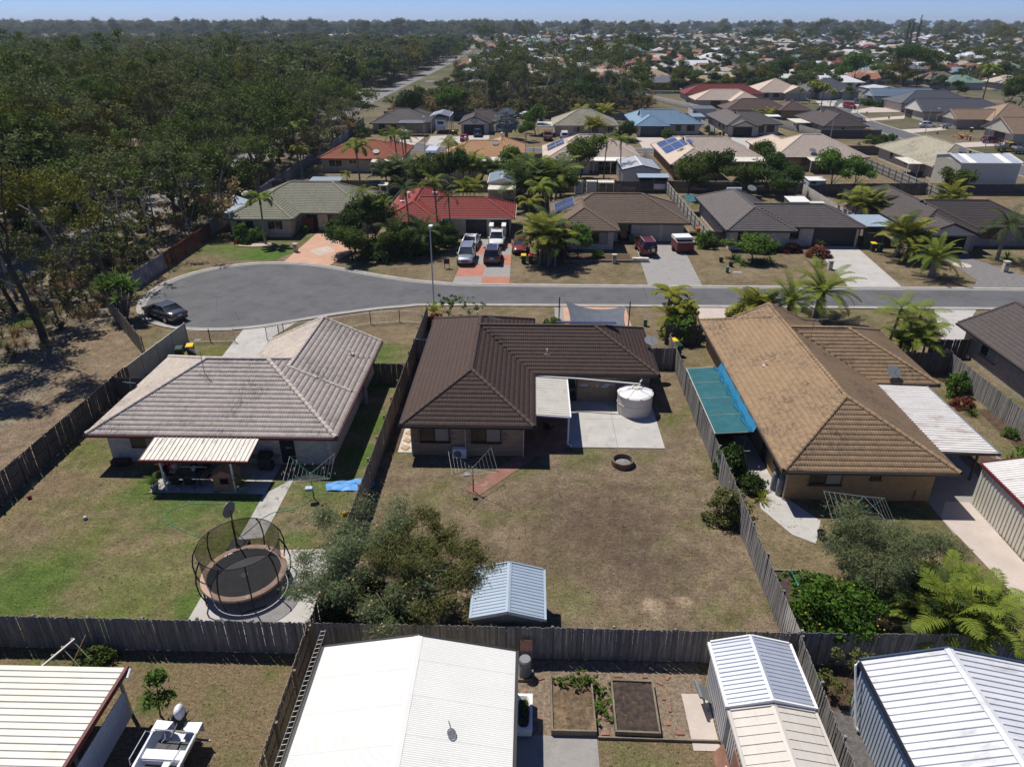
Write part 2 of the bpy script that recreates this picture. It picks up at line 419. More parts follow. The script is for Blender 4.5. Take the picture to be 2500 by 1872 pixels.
# ---------------------------------------------------------------- mesh and object helpers
class MB:
    def __init__(s):
        s.v=[]; s.f=[]
    def face(s,*pts):
        n=len(s.v); s.v.extend([tuple(p) for p in pts]); s.f.append(tuple(range(n,n + len(pts)))); return s
    def add(s,V,F):
        n=len(s.v); s.v.extend([tuple(p) for p in V]); s.f.extend([tuple(i + n for i in f) for f in F]); return s
    def box(s,x0,x1,y0,y1,z0,z1):
        return s.add([(x0,y0,z0),(x1,y0,z0),(x1,y1,z0),(x0,y1,z0),(x0,y0,z1),(x1,y0,z1),(x1,y1,z1),(x0,y1,z1)],
                     [(3,2,1,0),(4,5,6,7),(0,1,5,4),(1,2,6,5),(2,3,7,6),(3,0,4,7)])
    def bar(s,a,b,w,h=None,up_=(0,0,1)):
        """square bar between two points"""
        h=h or w
        a=Vector(a); b=Vector(b); d=(b - a)
        if d.length < 1e-6: return s
        d.normalize(); u=Vector(up_)
        if abs(d.dot(u)) > 0.98: u=Vector((1,0,0))
        sd=d.cross(u).normalized() * (w / 2); u=sd.cross(d).normalized() * (h / 2)
        P=[a - sd - u,a + sd - u,a + sd + u,a - sd + u,b - sd - u,b + sd - u,b + sd + u,b - sd + u]
        return s.add(P,[(0,1,2,3),(7,6,5,4),(0,4,5,1),(1,5,6,2),(2,6,7,3),(3,7,4,0)])
    def tube(s,pts,rad,n=6,cap=True):
        pts=[Vector(p) for p in pts]
        if not isinstance(rad,(list,tuple)): rad=[rad] * len(pts)
        base=len(s.v); ref=Vector((0.3,0.2,1)).normalized()
        for i,p in enumerate(pts):
            d=(pts[min(i + 1,len(pts) - 1)] - pts[max(i - 1,0)])
            d=d.normalized() if d.length > 1e-9 else Vector((0,0,1))
            r_=ref if abs(d.dot(ref)) < 0.95 else Vector((1,0,0))
            a=d.cross(r_).normalized(); b=d.cross(a)
            for k in range(n):
                t=2 * math.pi * k / n
                s.v.append(tuple(p + (a * math.cos(t) + b * math.sin(t)) * rad[i]))
        for i in range(len(pts) - 1):
            for k in range(n):
                k2=(k + 1) % n
                s.f.append((base + i * n + k,base + i * n + k2,base + (i + 1) * n + k2,base + (i + 1) * n + k))
        if cap:
            s.f.append(tuple(base + k for k in range(n))[::-1]); s.f.append(tuple(base + (len(pts) - 1) * n + k for k in range(n)))
        return s
    def lathe(s,prof,n=20,c=(0,0,0),sx=1.0,sy=1.0):
        base=len(s.v)
        for (r,z) in prof:
            for k in range(n):
                t=2 * math.pi * k / n
                s.v.append((c[0] + r * math.cos(t) * sx,c[1] + r * math.sin(t) * sy,c[2] + z))
        for i in range(len(prof) - 1):
            for k in range(n):
                k2=(k + 1) % n
                s.f.append((base + i * n + k,base + i * n + k2,base + (i + 1) * n + k2,base + (i + 1) * n + k))
        s.f.append(tuple(base + k for k in range(n))[::-1]); s.f.append(tuple(base + (len(prof) - 1) * n + k for k in range(n)))
        return s
    def ball(s,c,r,n=12,m=8,sz=1.0):
        return s.lathe([(max(1e-4,r * math.sin(math.pi * i / m)),-r * sz * math.cos(math.pi * i / m)) for i in range(m + 1)],n,c)
    def mesh(s,name,mat=None,smooth=False):
        me=bpy.data.meshes.new(name); me.from_pydata(s.v,[],s.f); me.update()
        if smooth: me.polygons.foreach_set('use_smooth',[True] * len(me.polygons))
        if mat: me.materials.append(M[mat])
        return me
    def build(s,name,mat,parent=None,smooth=False,label=None,kind=None,world=True):
        return link(name,s.mesh(name,mat,smooth),parent,label,kind,world)

def mesh_q(name,V,F,mat,smooth=False):
    """quads only, from numpy arrays"""
    V=np.asarray(V,dtype=np.float32).reshape(-1,3); F=np.asarray(F,dtype=np.int32).reshape(-1,4)
    me=bpy.data.meshes.new(name)
    me.vertices.add(len(V)); me.vertices.foreach_set('co',V.ravel())
    me.loops.add(len(F) * 4); me.loops.foreach_set('vertex_index',F.ravel())
    me.polygons.add(len(F)); me.polygons.foreach_set('loop_start',np.arange(0,len(F) * 4,4,dtype=np.int32))
    if smooth: me.polygons.foreach_set('use_smooth',np.ones(len(F),dtype=bool))
    me.update(calc_edges=True)
    if mat: me.materials.append(M[mat])
    return me

def link(name,me,parent=None,label=None,kind=None,world=True):
    o=bpy.data.objects.new(name,me); COL.objects.link(o)
    if parent is not None:
        o.parent=parent
        if world:
            g=parent; off=Vector((0,0,0))
            while g is not None:
                off += g.location; g=g.parent
            o.location=-off
    if label: o['label']=label
    if kind: o['kind']=kind
    return o
def tag(o,label,cat,group=None,kind=None):
    o['label']=label; o['category']=cat
    if group: o['group']=group
    if kind: o['kind']=kind
    return o
def thing(name,label,cat,loc=(0,0,0),rz=0.0,group=None):
    o=bpy.data.objects.new(name,None); COL.objects.link(o); o.empty_display_size=0.3
    o.location=(loc[0],loc[1],loc[2] if len(loc) > 2 else 0); o.rotation_euler=(0,0,rz)
    tag(o,label,cat,group)
    return o
KIDS={}
def kids(root):
    return [c for c in bpy.data.objects if c.parent is root] if root.name not in KIDS else KIDS[root.name]
def freeze(root):
    """remember a prototype's children so that copies are quick"""
    ch=[c for c in root.children]
    KIDS[root.name]=ch
    for c in ch:
        KIDS[c.name]=[g for g in c.children]
    return root
def dup(root,loc,rz=0.0,label=None,scale=1.0,group=None,mats=None):
    """copy of a thing with copies of its parts and sub-parts"""
    r=root.copy(); COL.objects.link(r)
    r.location=(loc[0],loc[1],loc[2] if len(loc) > 2 else 0); r.rotation_euler=(0,0,rz)
    r.scale=(scale,scale,scale) if isinstance(scale,(int,float)) else scale
    if label: r['label']=label
    if group: r['group']=group
    for ch in KIDS.get(root.name,()):
        c=ch.copy(); COL.objects.link(c); c.parent=r
        for g in KIDS.get(ch.name,()):
            d=g.copy(); COL.objects.link(d); d.parent=c
        if mats and ch.name.split('.')[0] in mats:
            c.data=c.data.copy(); c.data.materials.clear(); c.data.materials.append(M[mats[ch.name.split('.')[0]]])
    return r
def sheet(name,pts,z,mat,kind='structure',label=None):
    """flat paved or planted area given by its outline"""
    mb=MB(); mb.face(*[(p[0],p[1],z) for p in pts])
    o=mb.build(name,mat); o['kind']=kind
    if label: o['label']=label
    return o
def rect(x0,x1,y0,y1):
    return [(x0,y0),(x1,y0),(x1,y1),(x0,y1)]

# ---------------------------------------------------------------- ribbed metal sheeting
PROF={'corr': (0.076,[(0,0),(0.25,.5),(0.5,1),(0.75,.5)],0.018),
        'trim': (0.19,[(0,0),(0.55,0),(0.66,1),(0.86,1)],0.032),
        'deck': (0.27,[(0,0),(0.72,0),(0.79,1),(0.93,1)],0.045),
        'fine': (0.13,[(0,0),(0.7,0),(0.77,1),(0.92,1)],0.02),
        'smooth': (0.35,[(0,0),(0.88,0),(0.9,1),(0.98,1)],0.03)}
def ribbed(parent,O,U,LU,V,prof,mat,name='roof_sheet',pw=0.76,flip=False):
    """sheets side by side along unit vector U, ribs running along vector V"""
    per,pts,h=PROF[prof]
    O=Vector(O); U=Vector(U).normalized(); V=Vector(V)
    Nn=U.cross(V).normalized()
    if flip: Nn=-Nn
    pw=max(per,round(pw / per) * per)
    n=max(1,int(math.ceil(LU / pw - 1e-6)))
    cache={}
    off=Vector((0,0,0)); g=parent
    while g is not None:
        off += g.location; g=g.parent
    for i in range(n):
        w=min(pw,LU - i * pw)
        key=round(w,3)
        if key not in cache:
            us=[]
            k=0
            while k * per < w - 1e-4:
                for (a,b) in pts:
                    if (k + a) * per < w: us.append(((k + a) * per,b * h))
                k += 1
            us.append((w,0.0))
            nn=len(us)
            P=[U * a + Nn * b for a,b in us]
            vs=P + [p + V for p in P]
            fs=[(j,j + 1,nn + j + 1,nn + j) for j in range(nn - 1)]
            lo=-Nn * 0.012
            k0=len(vs); vs += [lo,U * w + lo,U * w + V + lo,V + lo]; fs.append((k0,k0 + 3,k0 + 2,k0 + 1))
            me=bpy.data.meshes.new(name); me.from_pydata([tuple(v) for v in vs],[],fs); me.update(); me.materials.append(M[mat])
            cache[key]=me
        o=bpy.data.objects.new(name,cache[key]); COL.objects.link(o); o.parent=parent
        o.location=O + U * (i * pw) - off + Nn * (0.004 * (i % 2))

# ---------------------------------------------------------------- roofs of tiles
def roof_h(b,x,y):
    x=np.asarray(x,float); y=np.asarray(y,float)
    dx=np.minimum(x - b['x0'],b['x1'] - x); dy=np.minimum(y - b['y0'],b['y1'] - y)
    if b['ax'] == 'y':
        d=dx.copy()
        if b['e'][0] == 'h': d=np.minimum(d,y - b['y0'])
        if b['e'][1] == 'h': d=np.minimum(d,b['y1'] - y)
    else:
        d=dy.copy()
        if b['e'][0] == 'h': d=np.minimum(d,x - b['x0'])
        if b['e'][1] == 'h': d=np.minimum(d,b['x1'] - x)
    return np.where((dx >= -0.01) & (dy >= -0.01),b['z'] + b['p'] * d,-99.0)
def blk(x0,x1,y0,y1,ax='y',e='hh',z=2.4,p=0.45):
    return dict(x0=x0,x1=x1,y0=y0,y1=y1,ax=ax,e=e,z=z,p=p)
def slopes(b):
    x0,x1,y0,y1=b['x0'],b['x1'],b['y0'],b['y1']
    e0,e1=b['e'][0] == 'h',b['e'][1] == 'h'
    W,D=x1 - x0,y1 - y0
    out=[]
    if b['ax'] == 'y':
        out.append(((x0,y1),(0,-1),(1,0),D,W / 2,e1,e0))
        out.append(((x1,y0),(0,1),(-1,0),D,W / 2,e0,e1))
        if e0: out.append(((x0,y0),(1,0),(0,1),W,W / 2,True,True))
        if e1: out.append(((x1,y1),(-1,0),(0,-1),W,W / 2,True,True))
    else:
        out.append(((x0,y0),(1,0),(0,1),W,D / 2,e0,e1))
        out.append(((x1,y1),(-1,0),(0,-1),W,D / 2,e1,e0))
        if e0: out.append(((x0,y1),(0,-1),(1,0),D,D / 2,True,True))
        if e1: out.append(((x1,y0),(0,1),(-1,0),D,D / 2,True,True))
    return out
def hidden(bs,i,x,y,z):
    r=np.zeros(np.shape(x),bool)
    for j,o in enumerate(bs):
        if j == i: continue
        h=roof_h(o,x,y)
        r |= h > z + (0.10 if j > i else -0.02)
    return r
TP={3: ([0,.12,.3,.42,.5,.62,.8,.92,1.0],[0,.021,.021,.006,0,.021,.021,.006,0]),2: ([0,.5,1.0],[0.0,.022,0.0]),1: ([0,1.0],[0,0])}
def tile_roof(house,bs,mat,lvl=3,single=0,tw=0.30,tl=0.345,caps=True):
    """lays courses of tiles on every slope; the nearest whole ones become objects of their own"""
    aj,hj=(np.array(a) for a in TP[lvl]); n=len(aj)
    base=Vector(house.location)
    allV=[]; cand=[]
    for bi,b in enumerate(bs):
        for si,(O,U,S,L,D,hA,hB) in enumerate(slopes(b)):
            O=np.array(O); U=np.array(U,float); S=np.array(S,float)
            c=tl * math.cos(math.atan(b['p']))
            nc=int(math.ceil(D / c)); w=tw if lvl > 1 else 0.6
            key={}
            for i in range(nc):
                s0=i * c; s1=min(D,(i + 1) * c)
                ks=np.arange(0,int(math.ceil(L / w)))
                uu=(ks[:,None] + aj[None,:]) * w
                lo=lambda s: (s if hA else 0.0); hi=lambda s: L - (s if hB else 0.0)
                ul=np.clip(uu,lo(s0),hi(s0)); uh=np.clip(uu,lo(s1),hi(s1))
                ok=(ul[:,-1] - ul[:,0]) > 0.02
                whole=((uu[:,0] >= lo(s1) - 1e-6) & (uu[:,-1] <= hi(s1) + 1e-6)) & (s1 - s0 > c - 1e-3)
                cu=(ul[:,0] + ul[:,-1]) / 2; cs=(s0 + s1) / 2
                cx=O[0] + cu * U[0] + cs * S[0]; cy=O[1] + cu * U[1] + cs * S[1]; cz=b['z'] + b['p'] * cs
                ok &= ~hidden(bs,bi,cx,cy,np.full_like(cx,cz))
                if not ok.any(): continue
                def P(u,s,lift):
                    z=b['z'] + b['p'] * s + lift
                    return np.stack([O[0] + u * U[0] + s * S[0],O[1] + u * U[1] + s * S[1],z + np.zeros_like(u)],-1)
                sl=s0 - (0.03 if i else 0.05)
                A=P(ul,sl,(0.056 if lvl == 3 else 0.045) + hj[None,:]); B_=P(uh,s1,0.014 + hj[None,:] * 0.9); C_=P(ul,sl,0.0)
                VV=np.concatenate([A,B_,C_],1)[ok]
                ks_ok=np.nonzero(ok)[0]
                for t,k in enumerate(ks_ok):
                    if single and whole[k]:
                        d=(cx[k] ** 2 + cy[k] ** 2 + (CAM_H - cz) ** 2)
                        face=-(S[0] * (cx[k]) + S[1] * (cy[k])) * (-1)
                        cand.append((d - 40 * (S[1] > 0.5),len(allV),bi,si))
                    allV.append(VV[t])
    allV=np.array(allV)
    j=np.arange(n - 1)
    f=np.concatenate([np.stack([j,j + 1,n + j + 1,n + j],-1),np.stack([2 * n + j,2 * n + j + 1,j + 1,j],-1)])
    take=set()
    if single:
        cand.sort(); meshes={}
        for (_,idx,bi,si) in cand[:single]:
            take.add(idx); V=allV[idx]; a=V[0]
            if (bi,si) not in meshes:
                meshes[(bi,si)]=mesh_q('roof_tile',V - a,f,mat)
            o=bpy.data.objects.new('roof_tile',meshes[(bi,si)]); COL.objects.link(o); o.parent=house
            o.location=Vector(a.tolist()) - base
    keep=np.array([i for i in range(len(allV)) if i not in take])
    V=allV[keep]
    F=(f[None] + (np.arange(len(V)) * 3 * n)[:,None,None]).reshape(-1,4)
    o=link('tile_courses' if single else 'roof_tiles',mesh_q('tile_courses',V.reshape(-1,3),F,mat),house)
    o['kind']='stuff'
    ridge_caps(house,bs,mat,single_objects=lvl == 3)

CAPM={}
def cap_mesh(mat,L=0.44):
    if mat not in CAPM:
        mb=MB(); n=6; vs=[]
        for x,r in ((0,0.135),(L,0.105)):
            for k in range(n + 1):
                t=math.pi * k / n
                vs.append((x,-r * math.cos(t) * 1.15,r * math.sin(t) * 0.85 - 0.02))
        fs=[(k + 1,k,n + 1 + k,n + 2 + k) for k in range(n)] + [tuple(range(n + 1))]
        mb.add(vs,fs); CAPM[mat]=mb.mesh('ridge_cap',mat)
    return CAPM[mat]
def roof_lines(b):
    x0,x1,y0,y1,z,p=b['x0'],b['x1'],b['y0'],b['y1'],b['z'],b['p']
    out=[]
    if b['ax'] == 'y':
        h=(x1 - x0) / 2; xc=(x0 + x1) / 2; zt=z + p * h
        a=Vector((xc,y0 + (h if b['e'][0] == 'h' else 0),zt)); c=Vector((xc,y1 - (h if b['e'][1] == 'h' else 0),zt))
        out.append((a,c,'r'))
        for yy,apex,e in ((y0,a,b['e'][0]),(y1,c,b['e'][1])):
            for xx in (x0,x1): out.append((Vector((xx,yy,z)),apex,'h' if e == 'h' else 'g'))
    else:
        h=(y1 - y0) / 2; yc=(y0 + y1) / 2; zt=z + p * h
        a=Vector((x0 + (h if b['e'][0] == 'h' else 0),yc,zt)); c=Vector((x1 - (h if b['e'][1] == 'h' else 0),yc,zt))
        out.append((a,c,'r'))
        for xx,apex,e in ((x0,a,b['e'][0]),(x1,c,b['e'][1])):
            for yy in (y0,y1): out.append((Vector((xx,yy,z)),apex,'h' if e == 'h' else 'g'))
    return out
def ridge_caps(house,bs,mat,single_objects=True):
    base=Vector(house.location); me=cap_mesh(mat); V=[]; Fs=[]
    vco=np.array([v.co[:] for v in me.vertices]); fcs=[tuple(p.vertices) for p in me.polygons]
    for bi,b in enumerate(bs):
        for (a,c,kd) in roof_lines(b):
            d=c - a; L=d.length
            if L < 0.3: continue
            q_=d.to_track_quat('X','Z'); n=int(L / 0.38)
            for k in range(n):
                p=a + d * ((k + 0.02) / n) + Vector((0,0,0.055))
                m=a + d * ((k + 0.5) / n)
                if hidden(bs,bi,np.array([m.x]),np.array([m.y]),np.array([m.z - (0.13 if kd == 'h' else -0.02)]))[0]: continue
                if single_objects:
                    o=bpy.data.objects.new('ridge_cap',me); COL.objects.link(o); o.parent=house
                    o.location=p - base; o.rotation_mode='QUATERNION'; o.rotation_quaternion=q_
                else:
                    R3=np.array(q_.to_matrix()); W=vco @ R3.T + np.array(p)
                    k0=sum(len(x) for x in V) if False else len(V)
                    V.extend(W.tolist()); Fs.extend([tuple(i + k0 for i in f) for f in fcs])
    if V and not single_objects:
        mb=MB(); mb.v=V; mb.f=Fs; mb.build('ridge_capping',mat,house)

def eave_trim(house,bs,mat,soffit='soffit',th=0.16,gable_fill=None):
    g=MB(); sf=MB(); gb=MB()
    for bi,b in enumerate(bs):
        sides=slopes(b)
        ends=[]
        x0,x1,y0,y1,z=b['x0'],b['x1'],b['y0'],b['y1'],b['z']
        for (O,U,S,L,D,hA,hB) in sides:
            n=max(1,int(L / 0.2)); run=None
            for k in range(n + 1):
                vis=False
                if k < n:
                    u=(k + 0.5) * L / n; px=O[0] + u * U[0] - 0.03 * S[0]; py=O[1] + u * U[1] - 0.03 * S[1]
                    vis=not any(j != bi and (o['x0'] - 0.02 < px < o['x1'] + 0.02) and (o['y0'] - 0.02 < py < o['y1'] + 0.02) and o['z'] > z - 0.3 for j,o in enumerate(bs))
                if vis and run is None: run=k
                if not vis and run is not None:
                    a,c=run * L / n - (0.11 if run == 0 else 0),k * L / n + (0.11 if k == n else 0)
                    p=[O[0] + a * U[0],O[1] + a * U[1]]; r=[O[0] + c * U[0],O[1] + c * U[1]]
                    q0=(p[0] - 0.12 * S[0],p[1] - 0.12 * S[1]); q1=(r[0] + 0.03 * S[0],r[1] + 0.03 * S[1])
                    g.box(min(q0[0],q1[0]),max(q0[0],q1[0]),min(q0[1],q1[1]),max(q0[1],q1[1]),z - th + 0.002 * bi,z - 0.015 + 0.001 * bi)
                    run=None
        k=0.004 * bi
        sf.box(x0 + .02,x1 - .02,y0 + .02,y1 - .02,z - th - 0.012 + k,z - th + k)
        for e,i in zip(b['e'],(0,1)):
            if e != 'g': continue
            h=((x1 - x0) if b['ax'] == 'y' else (y1 - y0)) / 2; zt=z + b['p'] * h
            if b['ax'] == 'y':
                yy=y0 if i == 0 else y1; sg=1 if i == 0 else -1
                gb.face((x0,yy + sg * .12,z - .1),(x1,yy + sg * .12,z - .1),((x0 + x1) / 2,yy + sg * .12,zt - .04))
                xm=(x0 + x1) / 2
                for xx in (x0,x1): g.bar((xx,yy,z - .05),(xm,yy,zt - .05),0.04,0.2)
            else:
                xx=x0 if i == 0 else x1; sg=1 if i == 0 else -1; ym=(y0 + y1) / 2
                gb.face((xx + sg * .12,y0,z - .1),(xx + sg * .12,y1,z - .1),(xx + sg * .12,ym,zt - .04))
                for yy in (y0,y1): g.bar((xx,yy,z - .05),(xx,ym,zt - .05),0.04,0.2)
    g.build('gutter',mat,house); sf.build('soffit',soffit,house)
    if gb.v: gb.build('gable_panel',gable_fill or 'render_cream',house)

def wall_box(house,x0,x1,y0,y1,z1,mat,z0=0.0,label=None):
    return MB().box(x0,x1,y0,y1,z0,z1).build('wall',mat,house,label=label)
def window(house,face,a,b,c,z0,z1,frame='dark_trim',sashes=2,sill=None,curtain=None):
    """face S or N: a..b along x at y=c; face W or E: a..b along y at x=c"""
    sg=-1 if face in 'SW' else 1
    def bx(mb,u0,u1,d0,d1,h0,h1):
        lo,hi=sorted((c + sg * d0,c + sg * d1))
        if face in 'SN': mb.box(u0,u1,lo,hi,h0,h1)
        else: mb.box(lo,hi,u0,u1,h0,h1)
    fr=MB(); t=0.05
    for h0,h1 in ((z0,z0 + t),(z1 - t,z1)): bx(fr,a,b,0.002,0.06,h0,h1)
    for i in range(sashes + 1):
        u=a + (b - a - t) * i / sashes
        bx(fr,u,u + t,0.003,0.062,z0 + .001,z1 - .001)
    w=fr.build('window',frame,house)
    for i in range(sashes):
        u0=a + (b - a) * i / sashes; u1=a + (b - a) * (i + 1) / sashes
        p=MB(); bx(p,u0 + .02,u1 - .02,0.001,0.025,z0 + .02,z1 - .02)
        p.build('pane','curtain' if curtain == i else 'glass',w)
    if sill:
        s=MB(); bx(s,a - .05,b + .05,0.001,0.09,z0 - .09,z0 - .002); s.build('sill',sill,w)
    return w
def panel_door(house,face,a,b,c,z1,mat,name='garage_door',ribs=0.28,z0=0.0):
    sg=-1 if face in 'SW' else 1; mb=MB(); z=z0
    while z < z1 - 0.02:
        zz=min(z1,z + ribs)
        lo,hi=sorted((c + sg * .004,c + sg * .045))
        if face in 'SN': mb.box(a,b,lo,hi,z + .008,zz - .008)
        else: mb.box(lo,hi,a,b,z + .008,zz - .008)
        z=zz
    return mb.build(name,mat,house)
def solar(house,O,U,S,nu,ns,slope_p,z0,pw=1.0,pl=1.65,tag_=True):
    """solar panels lying on a slope: O lower corner in plan, U along eave, S upslope"""
    O=Vector((*O,z0 + 0.12)); U=Vector((*U,0)); S3=Vector((S[0],S[1],slope_p)); S3.normalize(); N=U.cross(S3)
    if N.z < 0: N=-N
    for i in range(nu):
        for k in range(ns):
            a=O + U * (i * (pw + .02)) + S3 * (k * (pl + .03)); mb=MB()
            P=[a,a + U * pw,a + U * pw + S3 * pl,a + S3 * pl]
            mb.add(P + [p - N * .04 for p in P],[(0,1,2,3),(0,4,5,1),(1,5,6,2),(2,6,7,3),(3,7,4,0)])
            o=mb.build('solar_panel','solar_panel',house)
            fr=MB(); e=0.03
            for j in range(4):
                fr.bar(P[j] + N * .008,P[(j + 1) % 4] + N * .008,e,.02,N)
            fr.build('panel_frame','silver_metal',o)

# ---------------------------------------------------------------- fences
PAL={}
def paling_mesh(mat,h,w,var):
    k=(mat,h,w,var)
    if k not in PAL:
        mb=MB(); d=(0,.012,-.01)[var]
        mb.add([(0,0,0),(w,0,0),(w,.018,0),(0,.018,0),(d,0,h),(w + d,0,h - abs(d)),(w + d,.018,h - abs(d)),(d,.018,h)],
               [(4,5,6,7),(0,1,5,4),(1,2,6,5),(2,3,7,6),(3,0,4,7)])
        PAL[k]=mb.mesh('paling',mat)
    return PAL[k]
def fence(label,p0,p1,h=1.8,mat='fence_wood',near=True,side=1,w=0.1,pitch=0.098,posts=2.4,group=None,back=True,cap=False,seed=1,rail_mat=None):
    """timber paling fence: boards on one side, rails and posts on the other"""
    d=math.hypot(p1[0] - p0[0],p1[1] - p0[1]); ang=math.atan2(p1[1] - p0[1],p1[0] - p0[0])
    t=thing('paling_fence',label,'fence',(p0[0],p0[1],0),ang,group)
    rg=random.Random(seed); n=int(d / pitch)
    ypal=0.0
    if near:
        for i in range(min(n,300)):
            me=paling_mesh(mat,h,w,rg.choice((0,0,1,2)))
            o=bpy.data.objects.new('paling',me); COL.objects.link(o); o.parent=t
            o.location=(i * pitch,ypal + (0.014 if i % 2 else 0) + rg.uniform(-.004,.004),rg.uniform(-.03,.03))
            o.rotation_euler=(rg.gauss(0,.008),rg.gauss(0,.006),0)
    if not near or n > 300:
        i0=300 if near else 0
        idx=np.arange(i0,n); m=len(idx); rs=np.random.RandomState(seed)
        tpl=np.array([(0,0,0),(w,0,0),(w,.018,0),(0,.018,0),(0,0,h),(w,0,h),(w,.018,h),(0,.018,h)])
        V=np.repeat(tpl[None],m,0); V[:,:,0] += (idx * pitch)[:,None]; V[:,:,1] += (idx % 2 * .016)[:,None] + rs.uniform(-.006,.006,(m,1))
        V[:,4:,2] += rs.uniform(-.03,.02,(m,1))
        f=np.array([(4,5,6,7),(0,1,5,4),(1,2,6,5),(2,3,7,6),(3,0,4,7)])
        F=(f[None] + (np.arange(m) * 8)[:,None,None]).reshape(-1,4)
        o=link('paling_run',mesh_q('paling_run',V.reshape(-1,3),F,mat),t,kind='stuff',world=0)
    yb=0.034 if side > 0 else -0.005
    r=MB()
    for z in (.28,h * .5,h - .28):
        a,b=(yb,yb + .04) if side > 0 else (yb - .04,yb)
        r.box(0,d,a,b,z,z + .075)
    r.build('rail',rail_mat or mat,t,world=0)
    k=max(1,int(round(d / posts)))
    for i in range(k + 1):
        a,b=(yb + .041,yb + .14) if side > 0 else (yb - .14,yb - .041)
        x=d * i / k
        MB().box(x - .05,x + .05,a,b,0,h - .05 + rg.uniform(0,.1)).build('post',rail_mat or mat,t,world=0)
    return t
def panel_fence(label,p0,p1,h=1.8,mat='fence_cream',post_mat=None,span=2.4,group=None,name='panel_fence'):
    d=math.hypot(p1[0] - p0[0],p1[1] - p0[1]); ang=math.atan2(p1[1] - p0[1],p1[0] - p0[0])
    t=thing(name,label,'fence',(p0[0],p0[1],0),ang,group)
    k=max(1,int(round(d / span))); s=d / k
    mb=MB(); x=0.03
    while x < s - .1:
        mb.box(x,x + .1,-.01,.012,.05,h - .05); x += .115
    mb.box(.03,s - .03,.013,.022,.05,h - .05)
    me=mb.mesh('fence_panel',mat); pm=MB().box(-.06,.06,-.06,.06,0,h + .04).mesh('post',post_mat or mat)
    rm=MB().box(.06,s - .06,-.03,.03,h - .05,h).box(.06,s - .06,-.03,.03,.02,.06).mesh('rail',post_mat or mat)
    for i in range(k + 1):
        for nm,m_ in (('post',pm),) + ((('fence_panel',me),('rail',rm)) if i < k else ()):
            o=bpy.data.objects.new(nm,m_); COL.objects.link(o); o.parent=t; o.location=(i * s,0,0)
    return t

# ---------------------------------------------------------------- vegetation
def leaves(cl,n,size,rs,up_bias=0.5,shell=0.5,asp=0.55):
    """n leaf-sized quads in each clump (x, y, z, r[, flat])"""
    cl=np.array(cl,float); m=len(cl)
    d=rs.normal(size=(m,n,3)); d /= np.linalg.norm(d,axis=2,keepdims=True)
    r=(shell + (1 - shell) * rs.rand(m,n,1)) * cl[:,None,3:4]
    sq=np.array([1,1,0.72])
    c=cl[:,None,:3] + d * r * sq
    c=c.reshape(-1,3); dd=d.reshape(-1,3)
    nn=rs.normal(size=dd.shape) * 0.75 + dd * 0.6 + np.array([0,0,up_bias]); nn /= np.linalg.norm(nn,axis=1,keepdims=True)
    a=np.cross(nn,rs.normal(size=dd.shape)); a /= np.linalg.norm(a,axis=1,keepdims=True); b=np.cross(nn,a)
    s=size * (0.55 + 0.9 * rs.rand(len(c),1))
    a=a * s; b=b * s * asp
    V=np.stack([c - a,c - b * 0.9 + a * .1,c + a,c + b],1)
    F=np.arange(len(c) * 4).reshape(-1,4)
    return V.reshape(-1,3),F
def grow(rg,H,r0,first=0.4,limbs=4,spread=0.45,lean=0.06,levels=2,twig=0.5,straight=0.1):
    """trunk, limbs and branches as tapering tubes; returns tubes and tip positions"""
    tubes=[]; tips=[]
    def rec(p,d,L,r,lv):
        n=4; pts=[p.copy()]; rr=[r]
        for i in range(n):
            d=(d + Vector((rg.gauss(0,straight),rg.gauss(0,straight),rg.gauss(0,straight * .5)))).normalized()
            p=p + d * (L / n); pts.append(p.copy()); rr.append(r * (1 - 0.55 * (i + 1) / n))
        tubes.append((pts,rr,6 if lv == levels else (4 if lv else 3)))
        if lv == 0:
            tips.append(p.copy()); tips.append(pts[-2].copy()); return
        k=limbs if lv == levels else rg.choice((2,3))
        a0=rg.uniform(0,6.28)
        for i in range(k):
            az=a0 + 6.28 * i / k + rg.uniform(-.4,.4)
            sp=spread * rg.uniform(.7,1.5)
            nd_=(d + Vector((math.cos(az),math.sin(az),rg.uniform(-.1,.5))) * sp * (1.3 if lv < levels else 1)).normalized()
            st=pts[-1] if (i < 2 or lv < levels) else pts[rg.choice((2,3))]
            rec(st.copy(),nd_,L * rg.uniform(.5,.8) if lv < levels else (H - H * first) * rg.uniform(.45,.7),rr[-1] * .8,lv - 1)
    d0=Vector((rg.gauss(0,lean),rg.gauss(0,lean),1)).normalized()
    rec(Vector((0,0,-.1)),d0,H * first,r0,levels)
    return tubes,tips
def make_tree(name,label,seed,H,r0=0.2,first=.4,limbs=4,spread=.45,levels=2,cr=1.2,nl=60,size=.2,leaf='leaf_gum',bark='bark_grey',lean=.06,extra=(),up_bias=.5,straight=.12,cat='tree',shell=.4,asp=.55):
    rg=random.Random(seed); rs=np.random.RandomState(seed)
    t=thing(name,label,cat)
    tubes,tips=grow(rg,H,r0,first,limbs,spread,lean,levels,straight=straight)
    mb=MB()
    for pts,rr,n in tubes: mb.tube(pts,rr,n,cap=False)
    link('trunk',mb.mesh('trunk',bark,True),t)
    cl=[(p.x,p.y,p.z,cr * rg.uniform(.6,1.35)) for p in tips] + list(extra)
    V,F=leaves(cl,nl,size,rs,up_bias,shell,asp)
    link('crown',mesh_q('crown',V,F,leaf),t)
    return freeze(t)
